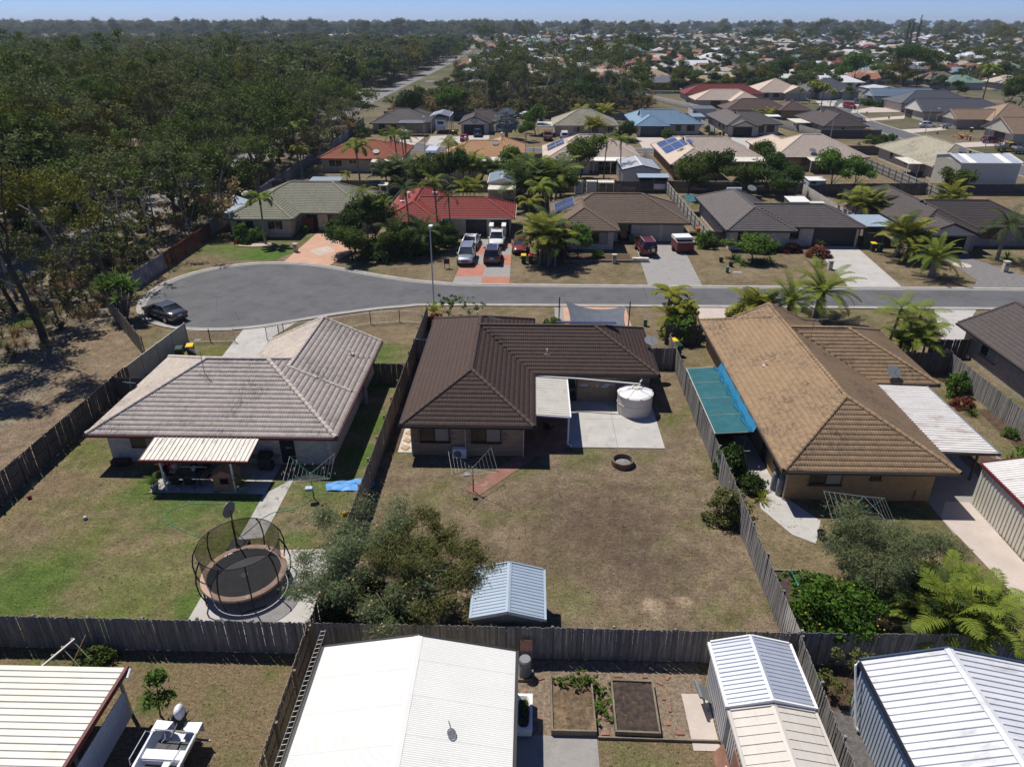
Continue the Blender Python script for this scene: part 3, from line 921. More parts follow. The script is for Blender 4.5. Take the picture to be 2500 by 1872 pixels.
def make_bush(name,label,seed,r,h,n=40,nl=60,size=.12,leaf='leaf_dark',cat='shrub',stems=5,bark='bark_dark',cr=.35,up_bias=.5):
    rg=random.Random(seed); rs=np.random.RandomState(seed); t=thing(name,label,cat)
    mb=MB(); cl=[]
    for i in range(stems):
        a=rg.uniform(0,6.28); mb.tube([(0.05 * math.cos(a),.05 * math.sin(a),0),(r * .35 * math.cos(a),r * .35 * math.sin(a),h * .4),(r * .6 * math.cos(a),r * .6 * math.sin(a),h * .75)],[.04 * r + .01,.03 * r + .006,.01],4)
    link('stem',mb.mesh('stem',bark),t)
    for i in range(n):
        a=rg.uniform(0,6.28); ph=rg.uniform(0.0,1.0); rad=r * math.sqrt(1 - (ph * .9) ** 2) * rg.uniform(.45,1.0); 
        cl.append((rad * math.cos(a),rad * math.sin(a),max(cr * r * .4,ph * h * .88),cr * r * rg.uniform(.7,1.3)))
    V,F=leaves(cl,nl,size,rs,up_bias)
    link('foliage',mesh_q('foliage',V,F,leaf),t)
    return freeze(t)
FR={}
def frond_mesh(key,L,up0,droop,nleaf=24,ll=.55,width=.055,mat='leaf_palm',hang=.5,seed=0,ragged=.1):
    k=(key,)
    if k in FR: return FR[k]
    rg=random.Random(seed); V=[]; F=[]
    pts=[]; p=Vector((0,0,0)); ang=up0; n=12
    for i in range(n + 1):
        pts.append(p.copy()); p=p + Vector((math.cos(ang),0,math.sin(ang))) * (L / n); ang -= droop / n * (0.5 + 1.0 * i / n)
    mb=MB(); mb.tube(pts,[.035 * (1 - .8 * i / n) * L / 3 + .006 for i in range(n + 1)],3,cap=False)
    def P(t):
        x=t * n; i=min(n - 1,int(x)); f=x - i
        return pts[i].lerp(pts[i + 1],f),(pts[i + 1] - pts[i]).normalized()
    for j in range(nleaf):
        t=.14 + .84 * j / (nleaf - 1); o,d=P(t)
        l=ll * (math.sin(math.pi * min(1,t * .9 + .08)) ** .6) * rg.uniform(1 - ragged,1 + ragged)
        for sd in (-1,1):
            h=hang * rg.uniform(.7,1.3)
            dirv=(Vector((0,sd,0)) + d * rg.uniform(.45,.7) + Vector((0,0,.25 - h * .5))).normalized()
            m=o + dirv * l * .5; e=m + (dirv + Vector((0,0,-h))).normalized() * l * .5
            w=d * width * .5
            k0=len(mb.v)
            mb.v += [tuple(o - w * .6),tuple(o + w * .6),tuple(m + w),tuple(m - w),tuple(e + w * .15),tuple(e - w * .15)]
            mb.f += [(k0,k0 + 1,k0 + 2,k0 + 3),(k0 + 3,k0 + 2,k0 + 4,k0 + 5)]
    FR[k]=mb.mesh('frond',mat); return FR[k]
def make_palm(label,seed,trunk=3.5,r=.12,nf=14,L=2.4,kind='a',mat='leaf_palm',nleaf=24,ll=.55,width=.06,hang=.5,up=(.25,1.1),droop=1.6,shaft=None,dead=0,lean=.03,name='palm_tree'):
    rg=random.Random(seed); t=thing(name,label,'palm tree')
    lx,ly=rg.gauss(0,lean),rg.gauss(0,lean); mb=MB()
    n=max(3,int(trunk / .25)); pts=[(lx * trunk * (i / n) ** 1.5,ly * trunk * (i / n) ** 1.5,trunk * i / n) for i in range(n + 1)]
    mb.tube(pts,[r * (1.35 - .45 * min(1,i / n * 2)) * (1.06 if i % 2 else .97) for i in range(n + 1)],8)
    link('trunk',mb.mesh('trunk','palm_trunk'),t)
    top=Vector(pts[-1])
    if shaft:
        sh=MB(); sh.tube([top - Vector((0,0,.02)),top + Vector((0,0,.35)),top + Vector((0,0,.8))],[r * 1.15,r * 1.25,r * .5],8)
        link('crownshaft',sh.mesh('crownshaft',shaft,True),t); top=top + Vector((0,0,.7))
    for i in range(nf):
        f=i / max(1,nf - 1)
        v=i % 3
        me=frond_mesh((kind,v),L * (1,.92,1.06)[v],.5,droop * (1,1.2,.85)[v],nleaf,ll,width,mat,hang,seed=v)
        o=bpy.data.objects.new('frond',me); COL.objects.link(o); o.parent=t; o.location=top
        pit=up[0] + (up[1] - up[0]) * f - .5
        o.rotation_euler=(rg.gauss(0,.12),-pit,i * 2.4 + rg.uniform(-.2,.2))
    for i in range(dead):
        me=frond_mesh((kind + 'dead',0),L * .8,.3,1.2,16,ll * .6,width,'dead_frond',1.0,seed=9)
        o=bpy.data.objects.new('frond',me); COL.objects.link(o); o.parent=t; o.location=top - Vector((0,0,.1)); o['label']='dead brown frond hanging down'
        o.rotation_euler=(0,.9 + rg.uniform(0,.3),rg.uniform(0,6.28))
    return freeze(t)
def strap_clump(name,label,seed,n,L,w,mat,cat='plant',up=(.3,1.3),droop=1.2):
    """rosette of strap leaves"""
    rg=random.Random(seed); t=thing(name,label,cat); me=MB(); pts=[]; p=Vector((0,0,0)); a=.6
    for i in range(6):
        pts.append(p.copy()); p=p + Vector((math.cos(a),0,math.sin(a))) * (L / 5); a -= droop / 5
    for i in range(5):
        w0=w * math.sin(math.pi * (.12 + .85 * i / 5)); w1=w * math.sin(math.pi * (.12 + .85 * (i + 1) / 5)) if i < 4 else .004
        a_,b_=pts[i],pts[i + 1]
        me.add([(a_.x,-w0,a_.z + w0 * .3),(a_.x,w0,a_.z + w0 * .3),(b_.x,w1,b_.z + w1 * .3),(b_.x,-w1,b_.z + w1 * .3)],[(0,1,2,3)])
    mesh=me.mesh('leaf_blade',mat)
    for i in range(n):
        o=bpy.data.objects.new('leaf_blade',mesh); COL.objects.link(o); o.parent=t
        o.rotation_euler=(rg.gauss(0,.15),.6 - rg.uniform(*up),i * 2.4 + rg.uniform(-.3,.3)); s=rg.uniform(.75,1.15); o.scale=(s,s,s)
    return freeze(t)
# ================================================================ THE SETTING
grass_mat('grass_verge',(0.20,0.155,0.095),(0.145,0.112,0.066),(0.095,0.105,0.035),g=0.3,scale=0.12)
grass_mat('grass_far',(0.17,0.14,0.09),(0.10,0.09,0.055),(0.07,0.08,0.035),g=0.5,scale=0.03)
G_=(0.062,0.118,0.02); GL=(0.105,0.14,0.032)
grass_mat('grass_left',(0.19,0.15,0.082),(0.14,0.115,0.06),(0.10,0.12,0.03),g=0.5,scale=0.28,
          patches=[(-19,31.8,3.6,.7,G_),(-15.5,32.3,2.6,.75,G_),(-22,32.8,2.0,.5,G_),(-24.2,25.0,3.6,.75,G_),(-18.5,25.5,3.5,.45,GL),(-15.2,24.4,1.4,.8,G_),
                   (-11.6,33.8,2.4,.7,G_),(-10.4,37,2.2,.85,G_),(-10.1,41,2.0,.8,G_),(-14,51.5,5,.85,G_),(-11,47.5,3,.8,G_),(-12,28.9,1.2,.6,G_),
                   (-27.5,33.5,2.2,.5,(0.18,0.12,0.08)),(-26.5,28.5,2.6,.35,(0.18,0.13,0.09)),(-12,30.5,1.3,.5,(0.18,0.14,0.10))])
grass_mat('grass_mid',(0.195,0.15,0.095),(0.145,0.108,0.07),(0.115,0.115,0.04),g=0.35,scale=0.3,
          patches=[(4.0,30.5,5.0,.75,(0.098,0.068,0.050)),(1.0,27.5,3.6,.5,(0.13,0.10,0.06)),(6.0,27.0,3.0,.5,(0.105,0.075,0.055)),(-1,36.2,2.4,.6,(0.085,0.10,0.03)),
                   (3.2,36.9,1.7,.6,(0.085,0.10,0.03)),(9.6,42,1.4,.5,(0.09,0.10,0.03)),(2.2,24.8,1.4,.5,(0.12,0.135,0.045)),(5.8,24.6,.7,.75,(0.33,0.25,0.17)),(7.4,25.0,.5,.7,(0.30,0.23,0.15)),
                   (9.6,33,2.2,.4,(0.16,0.125,0.08)),(-6,31,3.5,.4,(0.15,0.13,0.06))])
grass_mat('grass_right',(0.19,0.15,0.085),(0.135,0.108,0.06),(0.115,0.12,0.04),g=0.35,scale=0.3,
          patches=[(19,31.5,3.5,.6,(0.07,0.09,0.03)),(13,30.5,2.0,.4,(0.2,0.15,0.10))])
grass_mat('grass_back',(0.20,0.15,0.085),(0.14,0.105,0.06),(0.11,0.115,0.04),g=0.28,scale=0.5,
          patches=[(-14.7,18.9,.9,.8,(0.07,0.10,0.025)),(-20,20.5,1.6,.7,(0.09,0.11,0.03)),(-10.6,16.4,1.0,.5,(0.10,0.11,0.04)),(4.5,16.4,1.6,.5,(0.10,0.12,0.04))])
grass_mat('grass_green',(0.165,0.135,0.07),(0.115,0.10,0.05),(0.085,0.115,0.03),g=0.6,scale=0.2,
          patches=[(-30,78.6,5.5,.9,(0.065,0.125,0.02)),(-34.5,81.5,4.0,.7,(0.09,0.13,0.03)),(-38,76,4,.6,(0.17,0.12,0.08))])
grass_mat('forest_litter',(0.21,0.17,0.115),(0.12,0.095,0.062),(0.105,0.095,0.038),g=0.3,scale=0.13,litter=((0.34,0.31,0.28),0.8),fine=4.0)
grass_mat('bare_track',(0.22,0.165,0.11),(0.155,0.115,0.075),(0.12,0.105,0.05),g=0.15,scale=0.3,fine=6)

def grid_sheet(name,x0,x1,y0,y1,z,mat,label=None):
    return sheet(name,rect(x0,x1,y0,y1),z,mat,label=label)
grid_sheet('ground',-7000,7000,-60,9000,0.0,'grass_far')
grid_sheet('grass_verge',-42,75,22,190,0.004,'grass_verge')
sheet('forest_floor',[(-29.6,0),(-29.6,49.0),(-31.5,51.3),(-39.4,61.6),(-40.4,90),(-40.6,112),(-41.5,150),(-60,175),(-300,300),(-300,0)],0.008,'forest_litter')
sheet('track',[(-30.0,26),(-30.0,49.3),(-31.6,51.6),(-36.2,57.5),(-37.5,57.5),(-39,54),(-37.4,50),(-35.0,45),(-34.4,40),(-36,34),(-38,26)],0.012,'bare_track')
grid_sheet('lawn',-29.05,-9.1,21.6,54.2,0.012,'grass_left','green and tan lawn round the pink-grey tiled house')
grid_sheet('lawn',-8.95,11.2,21.6,54.0,0.012,'grass_mid','brown dried out lawn behind the dark roofed house')
grid_sheet('lawn',11.3,31.4,21.6,56.0,0.012,'grass_right','olive and tan lawn round the tan roofed house')
grid_sheet('lawn',-29.05,-8.7,8,21.5,0.012,'grass_back','short dry lawn beside the boat')
grid_sheet('lawn',-8.5,11.1,8,21.5,0.010,'grass_back')
sheet('lawn',[(-39.4,73),(-38,73.6),(-34,76.6),(-28.8,77.1),(-25,85.7),(-26,90),(-39.4,90)],0.012,'grass_green')
# straight line helper for smooth outlines
def smooth(pts,k=4,closed=True):
    n=len(pts); out=[]
    for i in range(n if closed else n - 1):
        p0,p1,p2,p3=(pts[(i + j) % n] if closed else pts[max(0,min(n - 1,i + j))] for j in (-1,0,1,2))
        for s in range(k):
            t=s / k
            out.append(tuple(.5 * ((2 * p1[a]) + (-p0[a] + p2[a]) * t + (2 * p0[a] - 5 * p1[a] + 4 * p2[a] - p3[a]) * t * t + (-p0[a] + 3 * p1[a] - 3 * p2[a] + p3[a]) * t ** 3) for a in (0,1)))
    if not closed: out.append(pts[-1])
    return out
def strip(name,pts,wdt,z0,z1,mat,kind='structure',inner=0.0):
    """kerb or edging running along a line, to its right side"""
    V=[]; n=len(pts)
    for i,p in enumerate(pts):
        a=Vector(pts[max(0,i - 1)]); b=Vector(pts[min(n - 1,i + 1)]); d=(b - a).normalized(); nr=Vector((d.y,-d.x))
        A=Vector(p) + nr * inner; B=Vector(p) + nr * (inner + wdt)
        V.append([(A.x,A.y,z0),(A.x,A.y,z1),(B.x,B.y,z1 + .02),(B.x,B.y,z0)])
    mb=MB(); mb.v=[x for q4 in V for x in q4]
    for i in range(n - 1):
        k=i * 4
        for j in range(3): mb.f.append((k + j,k + 4 + j,k + 5 + j,k + 1 + j))
    o=mb.build(name,mat)
    if kind: o['kind']=kind
    return o
top_k=smooth([(150,69.3),(40,69.1),(-2,69.0),(-10,69.6),(-15,71.2),(-20.5,73.8),(-24,75.2),(-28,75.8),(-32,75.0),(-35.3,72.7),(-37.1,69.5),(-37.5,66),(-36.6,62),(-34.4,58.9),(-31,57.1),(-27.5,56.8),(-24,57.5),(-20.5,59.3),(-17,61.1),(-12,62.8),(-5,63.4),(40,63.7),(150,64.0)],5,False)
sheet('road',top_k,0.020,'asphalt',label='smooth dark grey cul-de-sac')
# kerb: pale concrete roll kerb all the way round
strip('kerb',top_k,0.42,0.0,0.075,'kerb_concrete'); strip('gutter_channel',top_k,0.36,0.0,0.026,'concrete_grey',inner=-0.36)
# the second street behind, its side street and the old road through the bush
st2=smooth([(70,156.8),(20,156.2),(-14,156.6),(-20,158.5),(-24,162.5),(-28,164.6),(-32,163.5),(-34,160),(-33,155.5),(-29.5,152.4),(-24,151.8),(-14,151.6),(20,151.9),(70,151.0)],4,False)
sheet('road',st2,0.020,'asphalt')
strip('kerb',st2,0.4,0.0,0.075,'kerb_concrete')
def road_line(name,pts,wdt,z,mat,kerb=True,label=None):
    c=smooth(pts,6,False); L=[]; R_=[]
    for i,p in enumerate(c):
        a=Vector(c[max(0,i - 1)]); b=Vector(c[min(len(c) - 1,i + 1)]); d=(b - a).normalized(); nr=Vector((d.y,-d.x)) * wdt / 2
        L.append(tuple(Vector(p) - nr)); R_.append(tuple(Vector(p) + nr))
    mb=MB()
    for i in range(len(c) - 1):
        mb.face((*L[i],z),(*R_[i],z),(*R_[i + 1],z),(*L[i + 1],z))
    o=mb.build(name,mat); o['kind']='structure'
    if label: o['label']=label
    if kerb:
        strip('kerb',R_,.4,0.0,.07,'kerb_concrete'); strip('kerb',L[::-1],.4,0.0,.07,'kerb_concrete')
    return o
road_line('road',[(88.4,60),(88.4,130),(88.2,158),(87.8,195),(90,215),(95,236),(104,258)],6.4,0.024,'asphalt',label='grey side street running away between the houses')
road_line('bush_road',[(-55.5,-20),(-55.4,60),(-55.3,150),(-55.6,280),(-55.0,440),(-56,560),(-62,840),(-70,1100)],6.2,0.024,'asphalt_old',kerb=False,label='pale old road through the bushland')
sheet('road',[(-52.6,268),(-80,262),(-80,290),(-66,290),(-58.6,300),(-52.6,318)],0.028,'asphalt_old')
sheet('pond',[(34,286),(44,282),(56,284),(58,292),(48,297),(36,295)],0.02,'pond_water')
sheet('pool_water',rect(46.5,50,226,228.6),0.02,'pool_water')
def fF(x,y,z=0): return at(x * 2500 / 2212,y * 2500 / 2212,z)
def drive(name,pts,mat,z=0.026,label=None): return sheet(name,pts,z,mat,label=label)
drive('driveway',[(-21.35,48.9),(-24.6,50.2),(-25.0,56.7),(-20.8,58.6),(-21.9,55.2),(-20.4,51)],'concrete',label='pale concrete driveway curving behind the pink-grey roof')
drive('driveway',[q(3,2040,497),q(3,2230,500),fF(776,543),fF(746,553),(-22.2,74.9),(-27.6,75.75)],'terracotta_concrete',label='terracotta coloured driveway with two pale diamonds')
for (cx_,cy_) in (q(3,2165,535),q(3,2075,612)):
    for k_,(r_,m_) in enumerate(((1.5,'concrete_pink'),(.95,'terracotta_concrete'),(.82,'concrete_pink'))):
        sheet('diamond',[(cx_ - r_ * 1.05,cy_),(cx_,cy_ - r_ * 1.3),(cx_ + r_ * 1.05,cy_),(cx_,cy_ + r_ * 1.3)],.030 + .004 * k_,m_)
a_=[q(4,715,1205),q(4,1088,1210),q(4,1108,905),q(4,850,905)]
rows_=[0,.17,.40,.62,.82,1.0]
for i_ in range(5):
    for k_ in range(2):
        def L_(s,t):
            x0=a_[0][0] + (a_[3][0] - a_[0][0]) * t; y0=a_[0][1] + (a_[3][1] - a_[0][1]) * t; x1=a_[1][0] + (a_[2][0] - a_[1][0]) * t; y1=a_[1][1] + (a_[2][1] - a_[1][1]) * t
            return (x0 + (x1 - x0) * s,y0 + (y1 - y0) * s)
        t0,t1,s0,s1=rows_[i_],rows_[i_ + 1],k_ * .5,k_ * .5 + .5
        sheet('driveway',[L_(s0,t0),L_(s1,t0),L_(s1,t1),L_(s0,t1)],.026,'concrete_grey' if (i_ + k_) % 2 == 0 else 'checker_red',label=('dark grey' if (i_ + k_) % 2 == 0 else 'terracotta') + ' square of the checkered driveway')
drive('driveway',[q(4,1895,935),q(4,2190,930),fF(1520,623),fF(1402,622)],'concrete_grey',label='grey concrete driveway with a maroon car on it')
drive('driveway',[q(5,850,945),q(5,1120,945),fF(1956,627),fF(1838,626)],'concrete',label='broad pale concrete driveway')
drive('driveway',[q(5,1640,990),q(5,1830,985),q(5,1900,1040),fF(2235,604),fF(2235,630),fF(2098,628),fF(2110,606)],'paving_grey',label='grey herringbone paved driveway')
sheet('paving_medallion',[(fF(2078,573)[0] + .95 * math.cos(t_ / 12 * 6.2832),fF(2078,573)[1] + .95 * math.sin(t_ / 12 * 6.2832)) for t_ in range(12)],.032,'concrete_pink')
drive('driveway',[(2.6,56.0),(9.0,56.0),(9.0,63.3),(2.9,63.3)],'terracotta_concrete')
drive('driveway_border',rect(2.3,3.1,56,62.9),'concrete_grey',z=.030)
drive('driveway',[fF(1503,664),fF(1608,664),fF(1602,692),fF(1560,720),fF(1520,720)],'concrete_pink',label='pale pink concrete driveway of the tan roofed house')
drive('driveway',[fF(2018,668),fF(2110,669),fF(2090,700),fF(2110,760),fF(2040,760)],'concrete')
# row four and side street driveways
for k_,(c_,pts_,m_) in enumerate([(4,[(385,245),(545,250),(480,300),(345,300)],'concrete_pink'),(4,[(585,245),(690,240),(640,305),(550,303)],'concrete'),
        (4,[(720,250),(960,235),(960,262),(880,290),(760,290)],'concrete'),(4,[(1905,252),(2075,252),(2120,320),(1945,322)],'concrete_pink'),
        (5,[(325,255),(490,250),(485,335),(380,335)],'concrete'),(2,[(1240,690),(1420,705),(1440,720),(1100,728),(1105,712)],'concrete_pink'),
        (2,[(1190,765),(1450,745),(1440,765),(1200,780)],'concrete_pink'),(2,[(1420,835),(1700,820),(1720,835),(1480,858)],'concrete_pink'),
        (2,[(1700,925),(2100,905),(2110,935),(1790,952)],'concrete_pink'),(2,[(870,650),(1010,648),(985,685),(900,680)],'concrete'),
        (2,[(1030,668),(1170,655),(1140,690),(1010,690)],'concrete')]):
    drive('driveway',[q(c_,*p) for p in pts_],m_,z=.028)
# paths and slabs of the front row
drive('patio_slab',rect(-21.65,-14.95,32.8,36.05),'concrete_dirty',label='stained concrete slab under the patio roof')
drive('path',[(-15.0,32.8),(-13.75,34.4),(-13.75,29.0),(-15.0,28.8)],'concrete_dirty',z=.030,label='mould-stained concrete path to the trampoline')
drive('patio_slab',[(-15.2,21.7),(-15.2,27.9),(-9.15,28.3),(-9.15,21.7)],'concrete',z=.026,label='pale concrete slab under the trampoline')
for x_,y_,w_,h_ in ((2.62,38.25,3.02,3.6),(2.62,41.87,3.02,2.6),(5.66,38.25,2.95,3.6),(5.66,41.87,2.95,2.6)):
    MB().box(x_,x_ + w_,y_,y_ + h_,0,.06).build('patio_slab','concrete',kind='structure')
drive('patio_slab',[(-.25,37.5),(.3,37.0),(2.6,38.25),(2.6,44.4),(-.25,44.4)],'red_concrete',z=.03,label='red concrete under the ribbed patio roof')
drive('path',[(-.48,37.5),(.45,36.95),(-2.8,32.95),(-3.55,33.55)],'red_concrete',z=.034,label='worn red concrete path to the clothesline')
drive('side_garden',[(-8.85,37.4),(-7.25,37.4),(-7.25,53),(-8.85,51)],'mulch',z=.026)
drive('pebble_bed',rect(-8.15,-7.25,37.4,41.2),'pebble_white',z=.030)
drive('path',[(13.3,40),(14.3,40),(14.4,33.6),(15.8,31.2),(14.9,29.3),(13.9,30.0),(12.9,32.2),(13.2,35)],'concrete',z=.026,label='pale concrete side path by the gas bottles')
drive('driveway',[(22.4,30.2),(24.7,30.2),(26.6,34.0),(26.6,44),(22.4,44)],'concrete_grey',z=.026)
drive('path',[(23.2,22),(24.72,22),(24.72,33.1),(23.4,33.1),(22.4,31.6)],'concrete_pink',z=.032,label='long pale path beside the cream ribbed shed')
drive('gravel',rect(-.4,7.2,17.85,21.45),'gravel_brown',z=.016,label='brown pebble gravel round the garden beds')
drive('path',rect(6.25,7.25,17.4,19.9),'concrete_pink',z=.030)
drive('patio_slab',rect(-.4,2.72,13,17.88),'concrete_grey',z=.030,label='smooth grey slab beside the white shed roof')
drive('gravel',[(11.1,8),(14,8),(12.9,16),(12.9,19.5),(11.1,19.0)],'gravel_grey',z=.016)
drive('garden_bed',rect(11.3,21,19.3,21.4),'mulch',z=.018)
drive('garden_bed',[(27.0,38),(28.3,38.5),(31.2,32),(32.4,30),(30.9,28.5),(28.2,34)],'mulch',z=.018)
drive('garden_bed',[(31.0,44),(31.9,44),(31.9,30),(30.4,30)],'mulch',z=.020)
strip('garden_edging',[(27.2,46),(28.0,41),(29.4,36),(30.4,30)],.14,0,.12,'kerb_concrete')
# low kerb round the gravel garden
strip('timber_edging',[(2.75,17.85),(7.3,17.8)],.07,0,.12,'timber')
# ================================================================ FRONT ROW OF HOUSES
# ---- left house: pink-grey tiles, dark red gutters
hl=thing('brick_house','cream brick house with stained pink-grey tiled roof and dark red gutters','house',(-18.6,40.6,0))
bs=[blk(-26,-11.2,35.15,46,'x'),blk(-19.6,-11.2,40.6,49.1,'y','hg')]
bs[1]['e']='gg'
tile_roof(hl,bs,'tile_pinkgrey',3,300); eave_trim(hl,bs,'red_trim')
wall_box(hl,-25.35,-11.85,35.95,45.5,2.25,'brick_white'); wall_box(hl,-19.0,-11.86,45.4,48.7,2.26,'brick_white')
window(hl,'S',-24.0,-21.9,35.95,.95,2.1,'cream_trim',2,'cream_trim',curtain=1)
window(hl,'S',-20.6,-18.2,35.95,.05,2.1,'cream_trim',2)
window(hl,'S',-14.95,-13.95,35.95,.03,2.1,'cream_trim',1)
window(hl,'E',38,39.2,-11.85,1.1,2.1,'cream_trim',2); window(hl,'E',42,43.4,-11.85,1.1,2.1,'cream_trim',2)
MB().tube([(-12.3,35.85,2.2),(-12.15,35.85,.1)],.045,6).build('downpipe','cream_trim',hl)
MB().box(-14.0,-13.9,35.8,35.94,1.75,1.95).build('wall_lamp','dark_metal',hl)
# patio roof fixed to the eave
pr_=thing('patio_roof','stained ribbed patio roof with dark red edge in front of the pink-grey tiles','patio roof',(-18.7,34,0))
ribbed(pr_,(-21.75,32.95,2.12),(1,0,0),6.1,(0,1.95,.28),'deck','stained_metal',pw=.76)
MB().box(-21.8,-15.6,32.86,32.96,2.0,2.14).bar((-15.63,32.95,2.1),(-15.63,34.9,2.37),.03,.1).bar((-21.78,32.95,2.1),(-21.78,34.9,2.37),.03,.1).build('fascia','red_trim',pr_)
for x_ in (-20.7,-16.7): MB().box(x_ - .045,x_ + .045,33.0,33.09,.02,2.05).build('post','white_trim',pr_)

def antenna(x,y,z,label,h=1.6,rz=.4):
    t=thing('tv_antenna',label,'antenna',(x,y,z),rz)
    MB().tube([(0,0,-.4),(0,0,h)],.02,5).build('mast','grey_metal',t,world=0)
    mb=MB().bar((-.1,0,h - .1),(1.1,0,h - .1),.02)
    for i in range(8): mb.bar((.05 + i * .13,-.28 + i * .018,h - .1),(.05 + i * .13,.28 - i * .018,h - .1),.012)
    mb.build('boom','grey_metal',t,world=0); return t
def dish(x,y,z,label,r=.42,az=-.5,el=.85,pole=.6,mat='grey_metal'):
    t=thing('satellite_dish',label,'satellite dish',(x,y,z),az)
    MB().tube([(0,0,-pole),(0,0,0)],.025,5).build('mast','grey_metal',t,world=0)
    prof=[(r * k / 5,.12 * r * (k / 5) ** 2) for k in range(1,6)]
    mb=MB().lathe([(max(1e-3,a),b) for a,b in [(0.01,0)] + prof],16)
    R_=Matrix.Rotation(el,3,'X'); mb.v=[tuple(R_ @ Vector(v) + Vector((0,0,.08))) for v in mb.v]
    mb.build('reflector',mat,t,world=0)
    n=R_ @ Vector((0,0,1)); MB().bar((0,0,.0),tuple(n * r * .9 + Vector((0,0,.05))),.02).build('arm','grey_metal',t,world=0)
    return t
def vent(x,y,z,label,h=.35,r=.05,mat='white_trim',flash=None):
    t=thing('vent_pipe',label,'vent',(x,y,z))
    MB().tube([(0,0,-.15),(0,0,h)],r,8).build('pipe',mat,t,world=0)
    if flash: MB().box(-.22,.22,-.2,.2,.0,.03).build('flashing',flash,t,world=0)
    return t
antenna(-20.3,39.4,4.6,'thin television antenna on the pink-grey tiled roof',1.3,2.6)
dish(-26.3,41.0,2.7,'satellite dish at the left edge of the pink-grey roof',.42,-.2,-.5)
vent(-12.6,45.3,3.1,'vent pipe on the right slope of the pink-grey roof',flash='tan_stain')

# ---- middle house: dark brown tiles, tan blocks
hm=thing('brick_house','tan block house with dark chocolate tiled roof and dark gutters','house',(0,45,0))
bs=[blk(-7.7,.35,36.7,53.85,'y'),blk(-3.7,8.9,43.85,52.2,'x','gh')]
tile_roof(hm,bs,'tile_brown_dark',3,300); eave_trim(hm,bs,'dark_trim')
wall_box(hm,-7.2,-.25,37.2,53.3,2.25,'mortar'); wall_box(hm,-.3,8.4,44.46,51.7,2.24,'mortar')
blocks={}
def block_wall(house,x0,x1,y,holes,z1=2.25,bw=.39,bh=.19,mat='block_tan'):
    r=0; z=0.0
    while z + .02 < z1:
        h=min(bh,z1 - z) - .012; x=x0 - (bw / 2 if r % 2 else 0)
        while x < x1 - .03:
            a,b=max(x0,x),min(x1,x + bw) - .012
            if b - a > .04 and not any(a < hx1 and b > hx0 and z < hz1 - .05 and z + h > hz0 + .05 for hx0,hx1,hz0,hz1 in holes):
                k=(round(b - a,3),round(h,3))
                if k not in blocks: blocks[k]=MB().box(0,k[0],-.03,0,0,k[1]).mesh('brick',mat)
                o=bpy.data.objects.new('brick',blocks[k]); COL.objects.link(o); o.parent=house
                o.location=Vector((a,y,z + .006)) - house.location
            x += bw
        z += bh; r += 1
block_wall(hm,-7.2,-.25,37.2,[(-6.7,-4.75,.93,2.25),(-3.55,-1.6,.93,2.25)])
block_wall(hm,3.45,6.1,44.46,[])
window(hm,'S',-6.62,-4.82,37.17,1.0,2.2,'dark_trim',2,'dark_trim',curtain=1)
window(hm,'S',-3.47,-1.67,37.17,1.0,2.2,'dark_trim',2,'dark_trim',curtain=1)
window(hm,'S',2.6,3.35,44.44,.03,2.15,'dark_trim',1)
window(hm,'S',.3,1.9,44.44,.03,2.15,'dark_trim',2)
for x_ in (-7.15,-3.85,-.3): MB().tube([(x_,37.08,2.2),(x_,37.08,.05)],.04,6).build('downpipe','cream_trim',hm)
for a_,b_,z_ in ((3.6,4.1,1.35),(4.7,4.85,1.3),(5.1,5.55,1.25),(5.25,5.7,1.4),(5.8,5.95,1.42)):
    MB().box(a_,b_,44.405,44.425,z_ - .12,z_ + .05).build('wall_tile','blue_grey_metal',hm)
pr_=thing('patio_roof','cream ribbed patio roof with black streaks beside the dark tiled roof','patio roof',(1.5,41,0))
ribbed(pr_,(.42,43.45,2.36),(0,-1,0),5.15,(2.15,0,-.14),'deck','cream_metal',pw=.76)
MB().box(2.55,2.65,38.28,43.45,2.1,2.23).bar((.42,38.27,2.3),(2.6,38.27,2.16),.04,.1).build('fascia','white_trim',pr_)
MB().tube([(2.5,38.35,2.15),(2.5,38.35,.25),(2.75,38.2,.1)],.05,6).build('downpipe','white_trim',pr_)
MB().box(2.45,2.53,38.5,38.58,.06,2.15).build('post','white_trim',pr_)
antenna(-2.9,47.5,3.9,'thin television antenna on the dark tiled roof',1.3,-.6)
vent(-.35 + 1.6,45.6,3.15,'vent pipe with pale flashing on the dark tiled roof',flash='tan_stain')
dish(8.95,48.3,2.95,'grey satellite dish on the right corner of the dark roof',.5,.2,.35)
vent(-7.7 + 3.5,36.9 + 16.4,2.9,'small vent at the far end of the dark roof')
sw=thing('solar_water_panel','dark blue panel edge along the ridge of the dark tiled roof','solar panel',(3,48.6,4.2))
MB().add([(-1,.2,.0),(3.4,.2,.0),(3.4,.9,-.15),(-1,.9,-.15),(-1,.2,-.06),(3.4,.2,-.06),(3.4,.9,-.21),(-1,.9,-.21)],[(0,1,2,3),(0,4,5,1),(1,5,6,2),(2,6,7,3),(3,7,4,0)]).build('panel','solar_panel',sw,world=0)

